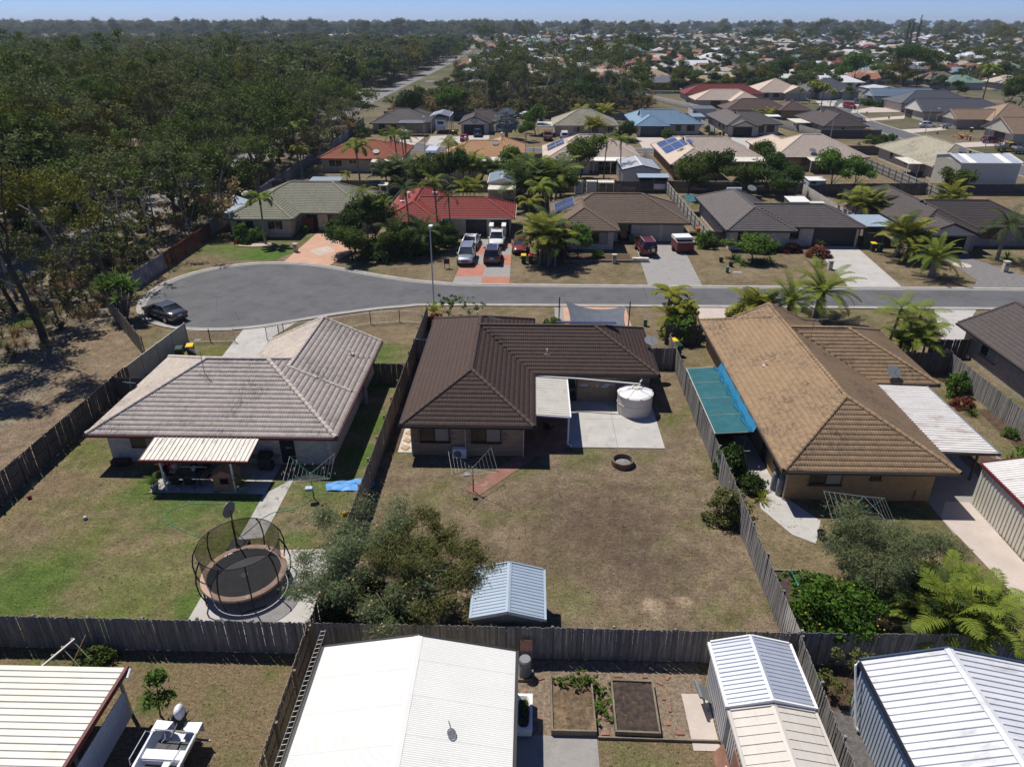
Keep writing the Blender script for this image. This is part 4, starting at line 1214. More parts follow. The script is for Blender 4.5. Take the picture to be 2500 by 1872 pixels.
# ---- right house: tan tiles
hr=thing('brick_house','tan brick house with large tan tiled roof and brown gutters','house',(19,43,0))
bs=[blk(13.8,23.2,32.4,54.1,'y'),blk(18.5,27.35,43.0,52.3,'x','gh'),blk(15.85,21.15,49.4,52.3,'y','gg',z=3.32)]
tile_roof(hr,bs,'tile_tan',3,300); eave_trim(hr,bs[:2],'brown_trim')
MB().face((15.9,52.25,3.25),(21.1,52.25,3.25),(18.5,52.25,4.45)).build('gable_panel','render_cream',hr)
wall_box(hr,14.4,22.45,33.15,53.5,2.25,'brick_tan'); wall_box(hr,22.4,26.8,43.6,51.8,2.24,'brick_tan')
window(hr,'S',15.6,17.4,33.15,1.05,2.15,'brown_trim',2,'brown_trim',curtain=1)
window(hr,'S',18.95,19.5,33.15,1.45,2.15,'brown_trim',2,'brown_trim')
window(hr,'W',34.2,35.4,14.4,1.0,2.1,'brown_trim',2); window(hr,'W',36.6,37.5,14.4,.03,2.1,'brown_trim',1); window(hr,'W',42,43.6,14.4,.9,2.1,'brown_trim',2)
window(hr,'E',36,38,22.45,.03,2.1,'brown_trim',2)
MB().tube([(14.35,33.1,2.2),(14.35,33.1,.05)],.045,6).build('downpipe','cream_trim',hr)
MB().tube([(21.6,33.1,.75),(21.6,33.1,.02)],.03,5).build('standpipe','grey_metal',hr)
cp=thing('carport','white ribbed carport roof on the right of the tan tiled house','carport',(24.8,38.5,0))
ribbed(cp,(23.15,42.8,2.42),(0,-1,0),8.2,(3.35,0,-.10),'deck','rusty_white',pw=.76)
MB().box(26.5,26.6,34.5,42.85,2.2,2.36).build('gutter','grey_metal',cp); MB().box(23.2,26.55,34.5,34.58,2.2,2.35).build('fascia','brown_trim',cp)
for x_,y_ in ((25.9,35.3),(25.9,41.8)): MB().box(x_ - .05,x_ + .05,y_ - .05,y_ + .05,0,2.3).build('post','brown_trim',cp)
MB().bar((25.9,35.3,1.75),(25.3,35.3,2.25),.05).build('brace','brown_trim',cp)
antenna(19.8,46.6,3.9,'tall television antenna on the tan tiled roof',1.7,.2)
dish(24.4,43.4,3.0,'dark satellite dish standing on the tan roof above the carport',.48,.1,.6,.35)
vent(15.9,43.6,3.35,'vent pipe on the left slope of the tan tiled roof',flash='tan_stain')
# shade structure at its left side
sh_=thing('shade_awning','teal and bright blue shade cloth awning between fence and tan tiled roof','shade awning',(12.3,41,0))
for i_ in range(4):
    y0_,y1_=36.75 + i_ * 2.22,36.75 + (i_ + 1) * 2.22 - .05
    mb=MB()
    for k_ in range(4):
        for j_ in range(3):
            f=lambda a,b: (11.15 + .12 * (a / 4) * 0 + a / 4 * 1.98,y0_ + (y1_ - y0_) * b / 3,2.12 + .13 * a / 4 - .05 * math.sin(math.pi * b / 3) * math.sin(math.pi * a / 4))
            mb.face(f(k_,j_),f(k_ + 1,j_),f(k_ + 1,j_ + 1),f(k_,j_ + 1))
    mb.build('shade_cloth','teal_shade',sh_)
mb=MB(); rg_=random.Random(3); pr0=None
for i_ in range(19):
    y_=36.7 + i_ * .5; w_=.09 * math.sin(i_ * 1.7)
    row=[(13.05 + w_,y_,2.3),(13.4,y_ + .1,2.18 + w_),(13.8,y_ + .6,2.42)]
    if pr0:
        for j_ in range(2): mb.face(pr0[j_],pr0[j_ + 1],row[j_ + 1],row[j_])
    pr0=row
mb.build('shade_cloth','blue_shade',sh_,smooth=True)
fr_=MB()
for i_ in range(5): fr_.bar((11.1,36.75 + i_ * 2.22,2.08),(13.1,36.75 + i_ * 2.22,2.22),.04)
fr_.bar((11.13,36.7,2.1),(11.13,45.6,2.1),.04); fr_.bar((13.12,36.7,2.22),(13.12,45.6,2.22),.04); fr_.build('frame','cream_trim',sh_)
for x_,y_ in ((11.2,36.8),(13.0,36.8),(11.2,41.2),(11.2,45.5)): MB().box(x_ - .03,x_ + .03,y_ - .03,y_ + .03,0,2.1).build('post','dark_green_pipe',sh_)

# ---- far right house of the row: dark tiles, cut by the frame
hd=thing('brick_house','grey brick house with dark tiles cut off by the right edge','house',(37,46,0))
bs=[blk(34.4,42.4,34,54,'y','hg')]
tile_roof(hd,bs,'tile_slate',3,150); eave_trim(hd,bs,'dark_trim')
wall_box(hd,35.0,41.8,34.6,53.6,2.25,'brick_grey')
window(hd,'W',49.2,51.3,35.0,1.05,2.1,'cream_trim',2,'brown_trim',curtain=0); window(hd,'W',43.0,44.4,35.0,1.05,2.1,'cream_trim',2,'brown_trim')

# ---- fences of the front row
fence('dark weathered fence along the bush, left of the pink-grey house',(-29.2,21.6),(-29.2,45.5),1.8,'fence_wood_dark',side=-1,seed=2)
panel_fence('cream panel fence between the bins and the pink-grey roof',(-29.2,45.5),(-28.6,53.9),1.75,'fence_cream',span=2.1)
fence('slanting paling fence from the shrub to the cream fence',(-31.0,51.2),(-38.9,60.6),1.8,'fence_wood_tan',seed=4,side=-1)
fence('short dark fence behind the satellite dish',(-29.1,43.9),(-26.2,43.9),1.7,'fence_wood_dark',seed=5)
fence('long paling fence between the pink-grey and dark roofed houses',(-9.0,21.6),(-9.0,58.6),1.8,'fence_wood_tan',seed=6,side=1)
fence('dark gate fence between pink-grey house and side fence',(-11.4,46.7),(-9.1,46.7),1.7,'fence_wood_dark',seed=7)
fence('short grey gate fence left of the dark tiled roof',(-8.9,51.2),(-7.6,51.2),1.7,'fence_wood',seed=8)
fence('long grey paling fence between the dark and tan roofed houses',(11.2,52.6),(11.2,21.6),1.8,'fence_wood',seed=9,side=1)
fence('double gate of grey palings right of the dark tiled house',(8.6,49.9),(11.15,49.9),1.75,'fence_wood',seed=10)
fence('dark fence behind the bins at the tan tiled house',(11.3,54.5),(14.2,54.5),1.8,'fence_wood_dark',seed=11)
fence('bottom fence below the trampoline yard',(-37,21.55),(-9.1,21.5),1.8,'fence_wood',seed=12,side=1)
fence('bottom fence behind the big white shed and garden beds',(-9.0,21.5),(11.2,21.5),1.8,'fence_wood',seed=13,side=1)
fence('bottom fence behind the palm and fruit tree',(11.3,21.5),(34,21.75),1.8,'fence_wood',seed=14,side=1)
fence('paling fence left of the big white shed roof',(-9.05,21.4),(-8.85,10),1.8,'fence_wood_tan',seed=15,side=1)
fence('paling fence right of the long silver shed',(11.15,21.4),(10.95,10),1.8,'fence_wood',seed=16,side=1)
fence('grey fence with garden bed right of the white carport',(31.9,52.5),(31.9,30),1.7,'fence_wood',seed=17,side=1)
fence('dark fence behind the palms of the tan roofed house',(27.4,49.5),(31.9,49.5),1.8,'fence_wood_dark',seed=18)
fence('dark gate beside the grey brick wall at the right',(31.9,52.5),(34.9,52.5),1.6,'fence_wood_dark',seed=19)
# lattice on the left shed fence
lt=thing('lattice_screen','white studded timber lattice between fence and big white shed','lattice',(-8.2,15,0))
mb=MB(); 
for i_ in range(46): mb.bar((-8.32,20.9 - i_ * .22,1.95),(-8.12,20.9 - i_ * .22,2.0),.022,.02)
mb.build('slat','cream_trim',lt,kind='stuff'); MB().box(-8.34,-8.3,10.8,21,1.85,1.95).box(-8.14,-8.1,10.8,21,1.88,1.98).build('rail','dark_metal',lt)

# white pool-type metal fence along the cul-de-sac
def metal_fence(label,pts,h=1.15):
    t=thing('metal_fence',label,'fence',(pts[0][0],pts[0][1],0))
    for i in range(len(pts) - 1):
        a,b=Vector((*pts[i],0)),Vector((*pts[i + 1],0)); d=b - a; n=int(d.length / .12)
        MB().bar(a + Vector((0,0,h - .05)),b + Vector((0,0,h - .05)),.035).bar(a + Vector((0,0,.12)),b + Vector((0,0,.12)),.035).build('rail','white_trim',t)
        mb=MB()
        for k in range(n): p=a + d * (k / n); mb.bar(p + Vector((0,0,.1)),p + Vector((0,0,h)),.016)
        mb.build('baluster','cream_trim',t,kind='stuff')
        for p in (a,b): MB().bar(p,p + Vector((0,0,h + .08)),.06).build('post','cream_trim',t)
    return t
metal_fence('low white metal fence left of the pale driveway',[(-28.7,53.8),(-26.7,53.95),(-24.7,54.1)])
metal_fence('long white metal fence in front of the green lawn',[(-21.3,55.2),(-17.8,56.6),(-14.1,58.3),(-11.6,58.8),(-9.1,58.6)])
metal_fence('white metal gate standing open beside the pale driveway',[(-22.1,54.5),(-20.9,55.3)],1.2)

# ================================================================ SHEDS AT THE BOTTOM
def gable_shed(label,x0,x1,y0,y1,ze,zr,prof,rmat,wmat,tmat,walls=True,ridge_w=.32,wprof='trim',cat='shed',name='shed',gut=None):
    t=thing(name,label,cat,((x0 + x1) / 2,(y0 + y1) / 2,0)); xm=(x0 + x1) / 2
    ribbed(t,(x0,y1,ze),(0,-1,0),y1 - y0,(xm - x0,0,zr - ze),prof,rmat,flip=False)
    ribbed(t,(x1,y0,ze),(0,1,0),y1 - y0,(xm - x1,0,zr - ze),prof,rmat,flip=False)
    s=(zr - ze) / (xm - x0); hh=PROF[prof][2]
    MB().add([(xm - ridge_w / 2,y0,zr - s * ridge_w / 2 + hh + .006),(xm,y0,zr + hh + .012),(xm + ridge_w / 2,y0,zr - s * ridge_w / 2 + hh + .006),
              (xm - ridge_w / 2,y1,zr - s * ridge_w / 2 + hh + .006),(xm,y1,zr + hh + .012),(xm + ridge_w / 2,y1,zr - s * ridge_w / 2 + hh + .006)],[(0,1,4,3),(1,2,5,4)]).build('ridge_flashing',rmat,t)
    tr=MB()
    for yy in (y0,y1):
        for xx in (x0,x1): tr.bar((xx,yy,ze - .05 + hh),(xm,yy,zr - .05 + hh),.06,.16)
    tr.box(x0 - .12,x0 - .01,y0,y1,ze - .12,ze + .01); tr.box(x1 + .01,x1 + .12,y0,y1,ze - .12,ze + .01)
    tr.build('barge_trim',tmat,t)
    if gut: MB().box(x0 - .13,x0 - .03,y0,y1,ze - .02,ze + .025).box(x1 + .03,x1 + .13,y0,y1,ze - .02,ze + .025).build('gutter',gut,t)
    if walls:
        i=.08
        ribbed(t,(x0 + i,y1 - i,0),(0,-1,0),y1 - y0 - 2 * i,(0,0,ze - .02),wprof,wmat,'wall_sheet',flip=False)
        ribbed(t,(x1 - i,y0 + i,0),(0,1,0),y1 - y0 - 2 * i,(0,0,ze - .02),wprof,wmat,'wall_sheet',flip=False)
        for yy in (y0 + i,y1 - i):
            MB().face((x0 + i,yy,0),(x1 - i,yy,0),(x1 - i,yy,ze - .03),(xm,yy,zr - .03),(x0 + i,yy,ze - .03)).build('end_wall',wmat,t)
    return t
ws=gable_shed('big blown-out white corrugated shed roof below the back fence',-7.7,-.38,8.5,19.5,2.65,3.35,'corr','white_metal','cream_wall_metal','dark_trim')
gable_shed('small blue-grey ribbed garden shed under the grevillea',-2.25,.73,21.75,24.75,2.0,2.38,'trim','blue_grey_metal','green_wall_metal','blue_grey_metal',ridge_w=.2)
gable_shed('long white and silver ribbed shed beside the fence',7.25,10.28,17.5,20.45,2.3,2.68,'trim','silver_metal','grey_wall_metal','white_trim',ridge_w=.2)
pc=gable_shed('low translucent polycarbonate roof with rust streaks below the silver shed',7.3,10.24,9.5,17.42,2.2,2.52,'smooth','polycarbonate','grey_wall_metal','polycarbonate',ridge_w=.22,name='lean_to')
gable_shed('large white ribbed shed with navy trim at the bottom right',12.6,18.7,8.5,19.45,2.6,3.3,'deck','old_white_metal','blue_wall_metal','blue_trim',gut='black_plastic')
sr=gable_shed('cream ribbed shed with red trim at the right edge',24.75,31.2,22.0,33.25,2.55,3.1,'trim','rusty_white','cream_wall_metal','red_trim',wprof='deck')
dp=thing('downpipe','white downpipe at the corner of the navy trimmed shed','downpipe',(12.45,19.3,0))
MB().tube([(12.5,19.35,2.65),(12.38,19.3,2.5),(12.5,18.4,.3),(12.55,18.3,.2)],.05,8).build('pipe','white_trim',dp)
# bottom left carport with hanging screen
cb=thing('carport','cream ribbed carport roof with dark red edge at the bottom left','carport',(-18,15,0))
ribbed(cb,(-22.9,18.65,2.25),(0,-1,0),10,(7.85,0,.02),'deck','cream_metal',pw=.76)
MB().box(-15.1,-14.98,8.65,18.7,2.12,2.33).build('fascia','red_trim',cb)
for y_ in (18.4,15.4,12.4): MB().box(-15.35,-15.25,y_ - .05,y_ + .05,0,2.2).build('post','cream_trim',cb)
MB().tube([(-21.4,18.7,2.32),(-21.3,18.2,2.36)],.06,8).tube([(-14.95,18.65,2.2),(-14.9,18.3,2.1)],.06,8).build('downpipe','white_trim',cb)
ribbed(cb,(-14.9,8.9,.55),(0,1,0),9,(.0,0,1.35),'corr','blue_wall_metal','screen_sheet',flip=False)
cb2=thing('roof_cover','old tan roof with thick red edge at the far bottom left','roof',(-24.5,15,0))
ribbed(cb2,(-27.5,19.1,2.55),(0,-1,0),8,(5.6,0,-.05),'deck','stained_metal'); MB().box(-21.9,-21.74,11.1,19.1,2.3,2.62).box(-27.5,-21.9,19.1,19.22,2.35,2.62).build('fascia','red_trim',cb2)
for p_ in ((-27,18.8),(-22.2,18.8)): MB().box(p_[0] - .05,p_[0] + .05,p_[1] - .05,p_[1] + .05,0,2.4).build('post','cream_trim',cb2)
# ================================================================ SECOND ROW AND BEYOND
def house2(label,bs,tile,trim,wall,lvl=2,oh=.6,wins=(),doors=(),cut=None,gable_fill=None,walls=None):
    xm=sum(b['x0'] + b['x1'] for b in bs) / len(bs) / 2; ym=sum(b['y0'] + b['y1'] for b in bs) / len(bs) / 2
    h=thing('brick_house',label,'house',(xm,ym,0))
    tile_roof(h,bs,tile,lvl); eave_trim(h,bs,trim,gable_fill=gable_fill)
    for i,b in enumerate(walls if walls is not None else bs):
        if isinstance(b,dict): b=(b['x0'] + oh,b['x1'] - oh,b['y0'] + oh,b['y1'] - oh)
        wall_box(h,b[0] + .003 * i,b[1] - .003 * i,b[2] + .003 * i,b[3] - .003 * i,2.24 + .003 * i,wall)
    for w in wins: window(h,*w)
    for d in doors: panel_door(h,*d)
    return h
WT='white_trim'
hg=house2('cream brick house with grey-green tiled roof at the head of the cul-de-sac',[blk(-37.8,-20.4,89.1,100.9,'x'),blk(-37.8,-29.2,85.8,95,'y','hg')],'tile_green','green_trim','brick_cream',
       wins=[('S',-36.4,-34.2,86.4,.9,2.1,WT,2),('S',-32.6,-30.6,86.4,.9,2.1,WT,2),('S',-26.0,-23.4,89.7,.4,2.15,WT,2),('S',-28.7,-27.2,89.7,.05,2.1,'brown_trim',2)])
MB().box(-29.0,-27.6,88.9,88.98,0,1.9).build('screen','fence_red',hg)
hred=house2('house with bright red tiled roof behind the four parked cars',[blk(-18.3,-11.0,84.9,101,'y'),blk(-14.2,-2.0,87.1,94.9,'x','gh',p=.44)],'tile_red','cream_trim','brick_cream',
        wins=[('S',-16.8,-14.6,85.5,.9,2.1,WT,2)],doors=[('S',-8.1,-5.5,87.7,2.1,'garage_dark'),('S',-5.0,-2.7,87.7,2.1,'garage_dark')])
hbr=house2('pale brick house with brown tiled roof and two cream garage doors',[blk(2.5,19.1,85.1,95.6,'x'),blk(2.5,10.3,81.5,90.35,'y','hg')],'tile_brown','brown_trim','brick_white',
        wins=[('S',3.5,5.3,82.1,.9,2.1,'brown_trim',2),('S',7.0,9.0,82.1,.7,2.1,'brown_trim',2,None,1),('S',10.6,12.2,85.7,.05,2.1,'brown_trim',2)],
        doors=[('S',13.2,15.6,85.7,2.05,'garage_cream'),('S',16.0,18.3,85.7,2.05,'garage_cream')])
hgr=house2('white brick house with grey-brown tiled roof and wide dark garage door',[blk(22.7,30.8,81.9,100,'y'),blk(26.8,39.5,83.7,91.7,'x','gh')],'tile_grey','dark_trim','brick_white',
        wins=[('S',24.2,26.6,82.5,.8,2.1,'dark_trim',2),('W',84.6,86.0,23.3,.7,2.1,WT,1,WT),('W',87.3,88.2,23.3,1.0,2.1,WT,1,WT),('W',91,92,23.3,1.0,2.1,WT,1,WT),('S',30.4,31.9,84.3,.8,2.1,'dark_trim',2)],
        doors=[('S',33.6,38.6,84.3,2.1,'garage_dark')])
hdk=house2('pale brick house with chocolate tiled roof and gable over a dark garage',[blk(44.2,52.2,81.9,103.2,'y'),blk(48,60.5,84.2,93.6,'x','gh'),blk(44.4,50.9,80.7,86,'y','gg',p=.40)],'tile_slate','dark_trim','brick_grey',
        gable_fill='render_cream',walls=[(44.8,51.6,82.5,102.6),(50,59.9,84.8,93),(45.0,50.4,81.3,84)],doors=[('S',45.6,49.8,81.3,2.15,'dark_void')],wins=[('S',53.5,55.5,84.8,.9,2.1,'dark_trim',2)])
# third row
house2('cream brick house with rust red tiled roof nearest the bush',[blk(-37.8,-22.9,128.7,139.4,'x'),blk(-30,-22.9,131,143,'y')],'tile_rust','red_trim','brick_cream',
       wins=[('S',-36.0,-33.6,129.3,.9,2.1,WT,2),('S',-32.4,-31.0,129.3,1.4,2.1,WT,2),('S',-27,-24.5,129.3,.05,2.1,'dark_trim',3)])
house2('cream house with apricot orange tiled roof and a long white awning',[blk(-16.0,-1.3,130.8,140.5,'x'),blk(-10,-1.31,131,146.5,'y','hh')],'tile_orange','brown_trim','brick_cream',
       wins=[('S',-12,-9.5,131.4,.05,2.1,'dark_trim',2),('S',-7.5,-4.5,131.4,.05,2.1,'dark_trim',3)])
hwh=house2('white brick house with pale cream tiled roof and solar panels at its left',[blk(2.1,19.4,131.2,144.4,'x'),blk(2.1,10.8,128,138,'y','hg')],'tile_cream','cream_trim','brick_white',
       wins=[('S',4.4,6.2,128.6,.4,2.1,'dark_trim',2),('S',12,18,131.8,.05,2.1,'dark_trim',4)])
hso=house2('house with pinkish tiled roof and two banks of blue solar panels',[blk(23.5,32.5,124.2,147,'y'),blk(28,41.1,131.5,143.5,'x','gh')],'tile_cream','brown_trim','brick_tan',
       wins=[('W',126,128,24.1,.9,2.1,'dark_trim',2),('S',34,39,132.1,.05,2.1,'dark_trim',3)])
hcr=house2('yellow brick house with cream tiled roof and a satellite dish over the awning',[blk(43.3,60,132.3,145.6,'x'),blk(43.31,51,134,151.5,'y','hh')],'tile_cream','dark_trim','brick_tan',
       wins=[('S',45.2,46.2,132.9,.05,2.1,WT,1),('S',48.3,49.8,132.9,.9,2.1,'dark_trim',2),('S',51.8,54,132.9,.05,2.1,'dark_trim',2),('S',56.6,58.6,132.9,.9,2.1,'dark_trim',2),('W',136,137,43.9,.8,2.1,WT,1,WT),('W',139.5,140.5,43.9,.05,2.1,'dark_trim',1),('W',143,144,43.9,.9,2.1,WT,1,WT)])
house2('house with mossy grey-green tiled roof beside the tall cream shed',[blk(67.1,79,124,146.5,'y')],'tile_moss','cream_trim','brick_cream',
       wins=[('W',128,130,67.7,.05,2.1,'dark_trim',2),('W',134,135,67.7,.9,2.1,'dark_trim',1),('W',140,141,67.7,.9,2.1,'dark_trim',1)])
# fourth row across the second street
house2('house with grey hipped roof and two small solar panels beside the bush',[blk(-38.5,-24.6,178.6,190,'x'),blk(-38.5,-30,177,186,'y','hg'),blk(-33,-24.7,181,196,'y')],'tile_grey','dark_trim','brick_cream',lvl=1,
       wins=[('S',-36.4,-35,177.6,.3,2.1,'dark_trim',1),('S',-33.6,-32.2,177.6,.3,2.1,'dark_trim',1)],doors=[('S',-30.0,-25.4,179.25,2.1,'garage_dark')])
hdi=house2('cream rendered house with a diamond emblem in its gable and black garage',[blk(-17.4,-9.8,176.8,192,'y','gh',p=.42),blk(-14,-5.8,181,191,'x','gh')],'tile_slate','dark_trim','render_cream',lvl=1,gable_fill='render_white',doors=[('S',-16.2,-11.4,177.4,2.1,'garage_dark')])
dm=MB()
for r_,o_ in ((.95,0),):
    P_=[(-13.6 + dx_,176.86,3.1 + dz_) for dx_,dz_ in ((-.75,0),(0,-.62),(.75,0),(0,.62))]
    for j_ in range(4): dm.bar(P_[j_],P_[(j_ + 1) % 4],.12,.06,(0,1,0))
dm.build('diamond_emblem','dark_trim',hdi); MB().box(-13.68,-13.52,176.84,176.88,3.0,3.2).build('emblem_centre','dark_trim',hdi)
house2('pale brick house with weathered grey tiled roof and yellow palm in front',[blk(4.9,20.2,175,188,'x'),blk(4.91,12,174.6,184,'y','hg')],'tile_moss','cream_trim','brick_white',lvl=1,
       wins=[('S',9.6,11.2,175.2,.8,2.1,WT,2,None,0),('S',14,15.4,175.6,.8,2.1,WT,2),('S',17.6,19.0,175.6,.8,2.1,WT,2)],doors=[('S',5.8,8.4,175.2,2.1,'garage_cream')])
house2('house with bright blue-grey metal roof and blue garage door',[blk(23.8,32,173.9,196,'y'),blk(26,40.2,177.5,189,'x','gh')],'roof_blue','blue_trim','render_cream',lvl=0 or 1,
       wins=[('S',34,35.2,178.1,.8,2.1,'dark_trim',1),('S',36.6,38.4,178.1,.8,2.1,'dark_trim',2)],doors=[('S',25.2,30.6,174.5,2.15,'garage_blue')])
house2('brick house with charcoal tiled roof, small gable and dark garage door',[blk(45.2,53.3,175.2,198,'y'),blk(49,58.8,177.8,188,'x','gh'),blk(46.2,51.8,174.0,180,'y','gg',p=.4)],'tile_grey','dark_trim','brick_white',lvl=1,gable_fill='render_cream',
       walls=[(45.8,52.7,175.8,197),(52,58.2,178.4,187.4)],wins=[('S',53.6,54.8,178.4,.4,2.1,'dark_trim',1),('S',55.4,57.2,178.4,.6,2.1,'dark_trim',2),('W',180,181,45.8,1,2,'dark_trim',1),('W',184,185,45.8,1,2,'dark_trim',1)],doors=[('S',46.9,51.3,175.8,2.15,'garage_dark')])
house2('house with dark brown tiled roof at the corner of the side street',[blk(67.2,77.4,174.3,195.5,'y'),blk(71,80.4,183,195,'x','gh')],'tile_slate','dark_trim','brick_cream',lvl=1,
       wins=[('S',71.5,72.1,174.9,.9,2.1,'dark_trim',1),('W',180,181,67.8,.9,2.1,'dark_trim',1),('W',186,187,67.8,.9,2.1,'dark_trim',1)])
house2('long low house with dark brown roof behind the yellow hedge',[blk(53,70.5,208.4,219,'x'),blk(67,76,206.8,217,'x')],'roof_brown','dark_trim','brick_tan',lvl=1,
       wins=[('S',57,59,209,.9,2.1,'dark_trim',2),('S',60,62,209,.9,2.1,'dark_trim',2),('S',64,66,209,.9,2.1,'dark_trim',2)])
house2('long house with pale cream tiled roof and dark glass doors',[blk(50.2,70,235.4,247,'x'),blk(60,69.8,230.8,241,'y','hg')],'tile_cream','cream_trim','brick_cream',lvl=1,wins=[('S',55,58,236,.1,2.1,'dark_trim',3)])
house2('long house with red roof and orange ridges behind the pale roofed house',[blk(50.6,77,255,267,'x')],'roof_red','red_trim','brick_cream',lvl=1)
house2('cream house with pale roof, roof panels and wide cream garage gable',[blk(76,93,262,279,'x'),blk(85,93.2,259.5,270,'y','gh',p=.5)],'tile_cream','cream_trim','brick_cream',lvl=1,gable_fill='render_cream',
       doors=[('S',86.2,91.8,260.1,2.15,'garage_cream')],wins=[('S',79,80.5,262.6,.8,2.1,'dark_trim',2),('S',82,84,262.6,.8,2.1,'dark_trim',2)])
house2('house with slate grey roof and two small gables over a navy garage',[blk(94.5,113,266,282,'x'),blk(97.5,103.2,263,270,'y','gg'),blk(105.6,109.4,264,270,'y','gg')],'roof_slate','dark_trim','render_cream',lvl=1,gable_fill='render_cream',doors=[('S',98.2,102.4,263.7,2.2,'garage_blue')])
house2('long house with blue-grey metal roof end-on to the side street',[blk(110.2,134,249.5,258.5,'x','gh')],'roof_bluegrey','blue_trim','render_white',lvl=1,gable_fill='blue_wall_metal',doors=[('W',251.5,255.5,110.8,2.1,'garage_dark')])
house2('wide house with slate roof and small white gablet',[blk(108.5,131,226.5,240,'x')],'roof_slate','dark_trim','brick_cream',lvl=1,doors=[('S',110,113.5,227.1,2.1,'garage_cream')])
house2('wide house with dark slate roof and white gable facing the street',[blk(104.6,128.4,205.0,217.5,'x','gh')],'roof_slate','dark_trim','brick_cream',lvl=1,gable_fill='render_white',doors=[('W',212,216,105.2,2.1,'garage_brown')])
house2('beige house with brown tiled roof and cream gable above its garage',[blk(105,124,189,197.4,'x','gh'),blk(112,127,186.4,201,'x')],'roof_sand','cream_trim','brick_grey',lvl=1,gable_fill='render_cream',doors=[('W',190.8,195.2,105.6,2.15,'garage_cream')])
house2('house with light brown roof behind the maroon hatchback',[blk(103.5,124,163.4,175.4,'x','gh')],'roof_sand','cream_trim','brick_cream',lvl=1,gable_fill='render_cream',doors=[('W',167,171,104.1,2.15,'garage_brown')])

# extras on those houses
solar(hbr,(3.0,93.2),(0,-1),(1,0),2,1,.45,2.62,1.15,2.6); solar(hbr,(3.0,90.8),(0,-1),(1,0),2,1,.45,2.62,1.15,2.6)
solar(hwh,(2.9,141.6),(0,-1),(1,0),3,2,.45,2.75); solar(hwh,(2.9,138.2),(0,-1),(1,0),3,2,.45,2.75)
solar(hso,(24.2,145.0),(0,-1),(1,0),5,2,.45,2.7); solar(hso,(24.2,139.2),(0,-1),(1,0),6,3,.45,2.7)
dish(-6.8 + .2,134.6,4.2,'dark satellite dish on the apricot roof',.6,.2,.5); dish(50.2,133.4,3.3,'dark satellite dish on the cream roof over the awning',.65,.2,.5)
dish(73.2,127.8,4.3,'dark satellite dish on the mossy roof',.65,.2,.5,.7); dish(-27.6,130.3,3.3,'dark satellite dish on the rust red roof',.55,.2,.5)
dish(29.2,96.4,4.2,'dark satellite dish behind the grey-brown roof',.6,.2,.5,.8); dish(-39.2,97.5,2.9,'satellite dish on the left edge of the green roof',.5,-.4,.5)
dish(13.8,135.6,4.1,'small satellite dish on the pale cream roof',.5,.2,.5)
for p_,l_ in (((-15.9,93.0,3.7),'round whirly vent on the red tiled roof'),((-12.2,136.4,4.6),'round whirly vent on the apricot roof'),((-5.6,139.5,4.9),'second round whirly vent on the apricot ridge')):
    v_=thing('roof_ventilator',l_,'vent',p_); MB().tube([(0,0,-.3),(0,0,.3)],.12,8).build('pipe','cream_trim',v_,world=0); MB().ball((0,0,.45),.24,10,6,.7).build('turbine','white_trim',v_,world=0)
for a_ in ((-16.6,92.0),(-13.0,96.6)):
    sk_=thing('skylight','small white framed skylight on the red roof','skylight',(a_[0],a_[1],2.4 + .45 * min(a_[0] + 18.3,-11 - a_[0]) + .14),0,'skylights on the red roof'); MB().box(-.3,.3,-.25,.25,0,.07).build('dome','white_trim',sk_,world=0)
antenna(28.0,90.5,4.0,'antenna on the grey-brown tiled roof',1.8,.4); antenna(9.4,138.5,5.0,'antenna on the pale cream roof',1.9,.4); antenna(52,139.3,5.0,'antenna on the cream roof of the yellow brick house',2.2,.4)
def awning(label,x0,x1,y0,y1,z0,z1,mat,post='white_trim',trim='cream_trim',mid=True):
    t=thing('awning',label,'awning',((x0 + x1) / 2,y0,0))
    ribbed(t,(x0,y0,z0),(1,0,0),x1 - x0,(0,y1 - y0,z1 - z0),'deck',mat); MB().box(x0,x1,y0 - .06,y0 - .005,z0 - .14,z0 + .03).build('fascia',trim,t)
    for x in ([x0 + .1,(x0 + x1) / 2,x1 - .1] if mid else [x0 + .1,x1 - .1]): MB().box(x - .05,x + .05,y0 + .05,y0 + .15,0,z0 - .05).build('post',post,t)
    return t
awning('grey ribbed awning on the rust red roofed house',-28.0,-22.6,126.6,129.4,2.15,2.45,'stained_metal')
awning('long white awning on the apricot roofed house',-12.4,-3.0,128.3,131.0,2.2,2.45,'rusty_white'); awning('white awning on the pale cream roofed house',10.8,17.0,128.9,131.3,2.2,2.45,'white_metal')
awning('cream awning with posts on the yellow brick house',48.9,56.6,129.8,132.5,2.2,2.45,'cream_metal'); awning('ribbed awning behind the laurel at the pinkish roofed house',33,41,128.3,131.7,2.3,2.5,'stained_metal')
awning('grey-blue flat carport right of the grey-brown roof',38.9,43.6,84.2,90,2.4,2.42,'blue_grey_metal','dark_trim','dark_trim',False); awning('beige patio cover on the mossy roofed house',64.6,68.4,127.4,133,2.2,2.4,'stained_metal')
awning('solar topped carport over a ute at the bush end',-31.2,-25.2,173.5,177.6,2.9,3.1,'grey_metal','dark_trim','dark_trim',False); awning('cream flat carport beside the weathered grey roof',1.3,4.8,173,181,2.4,2.45,'cream_metal','cream_trim','cream_trim',False)
awning('pale green flat awning between green house and rust roof house',-34.2,-29.4,110.6,113.0,2.15,2.3,'blue_grey_metal','timber'); awning('teal cloth shelter on poles in front of the dark fence',-25.2,-22.4,109.6,111.4,2.1,2.1,'teal_shade','green_pipe','teal_shade',False)
awning('flat beige cover between brown house and side street house',63.5,67.8,182.5,190,2.2,2.3,'stained_metal')

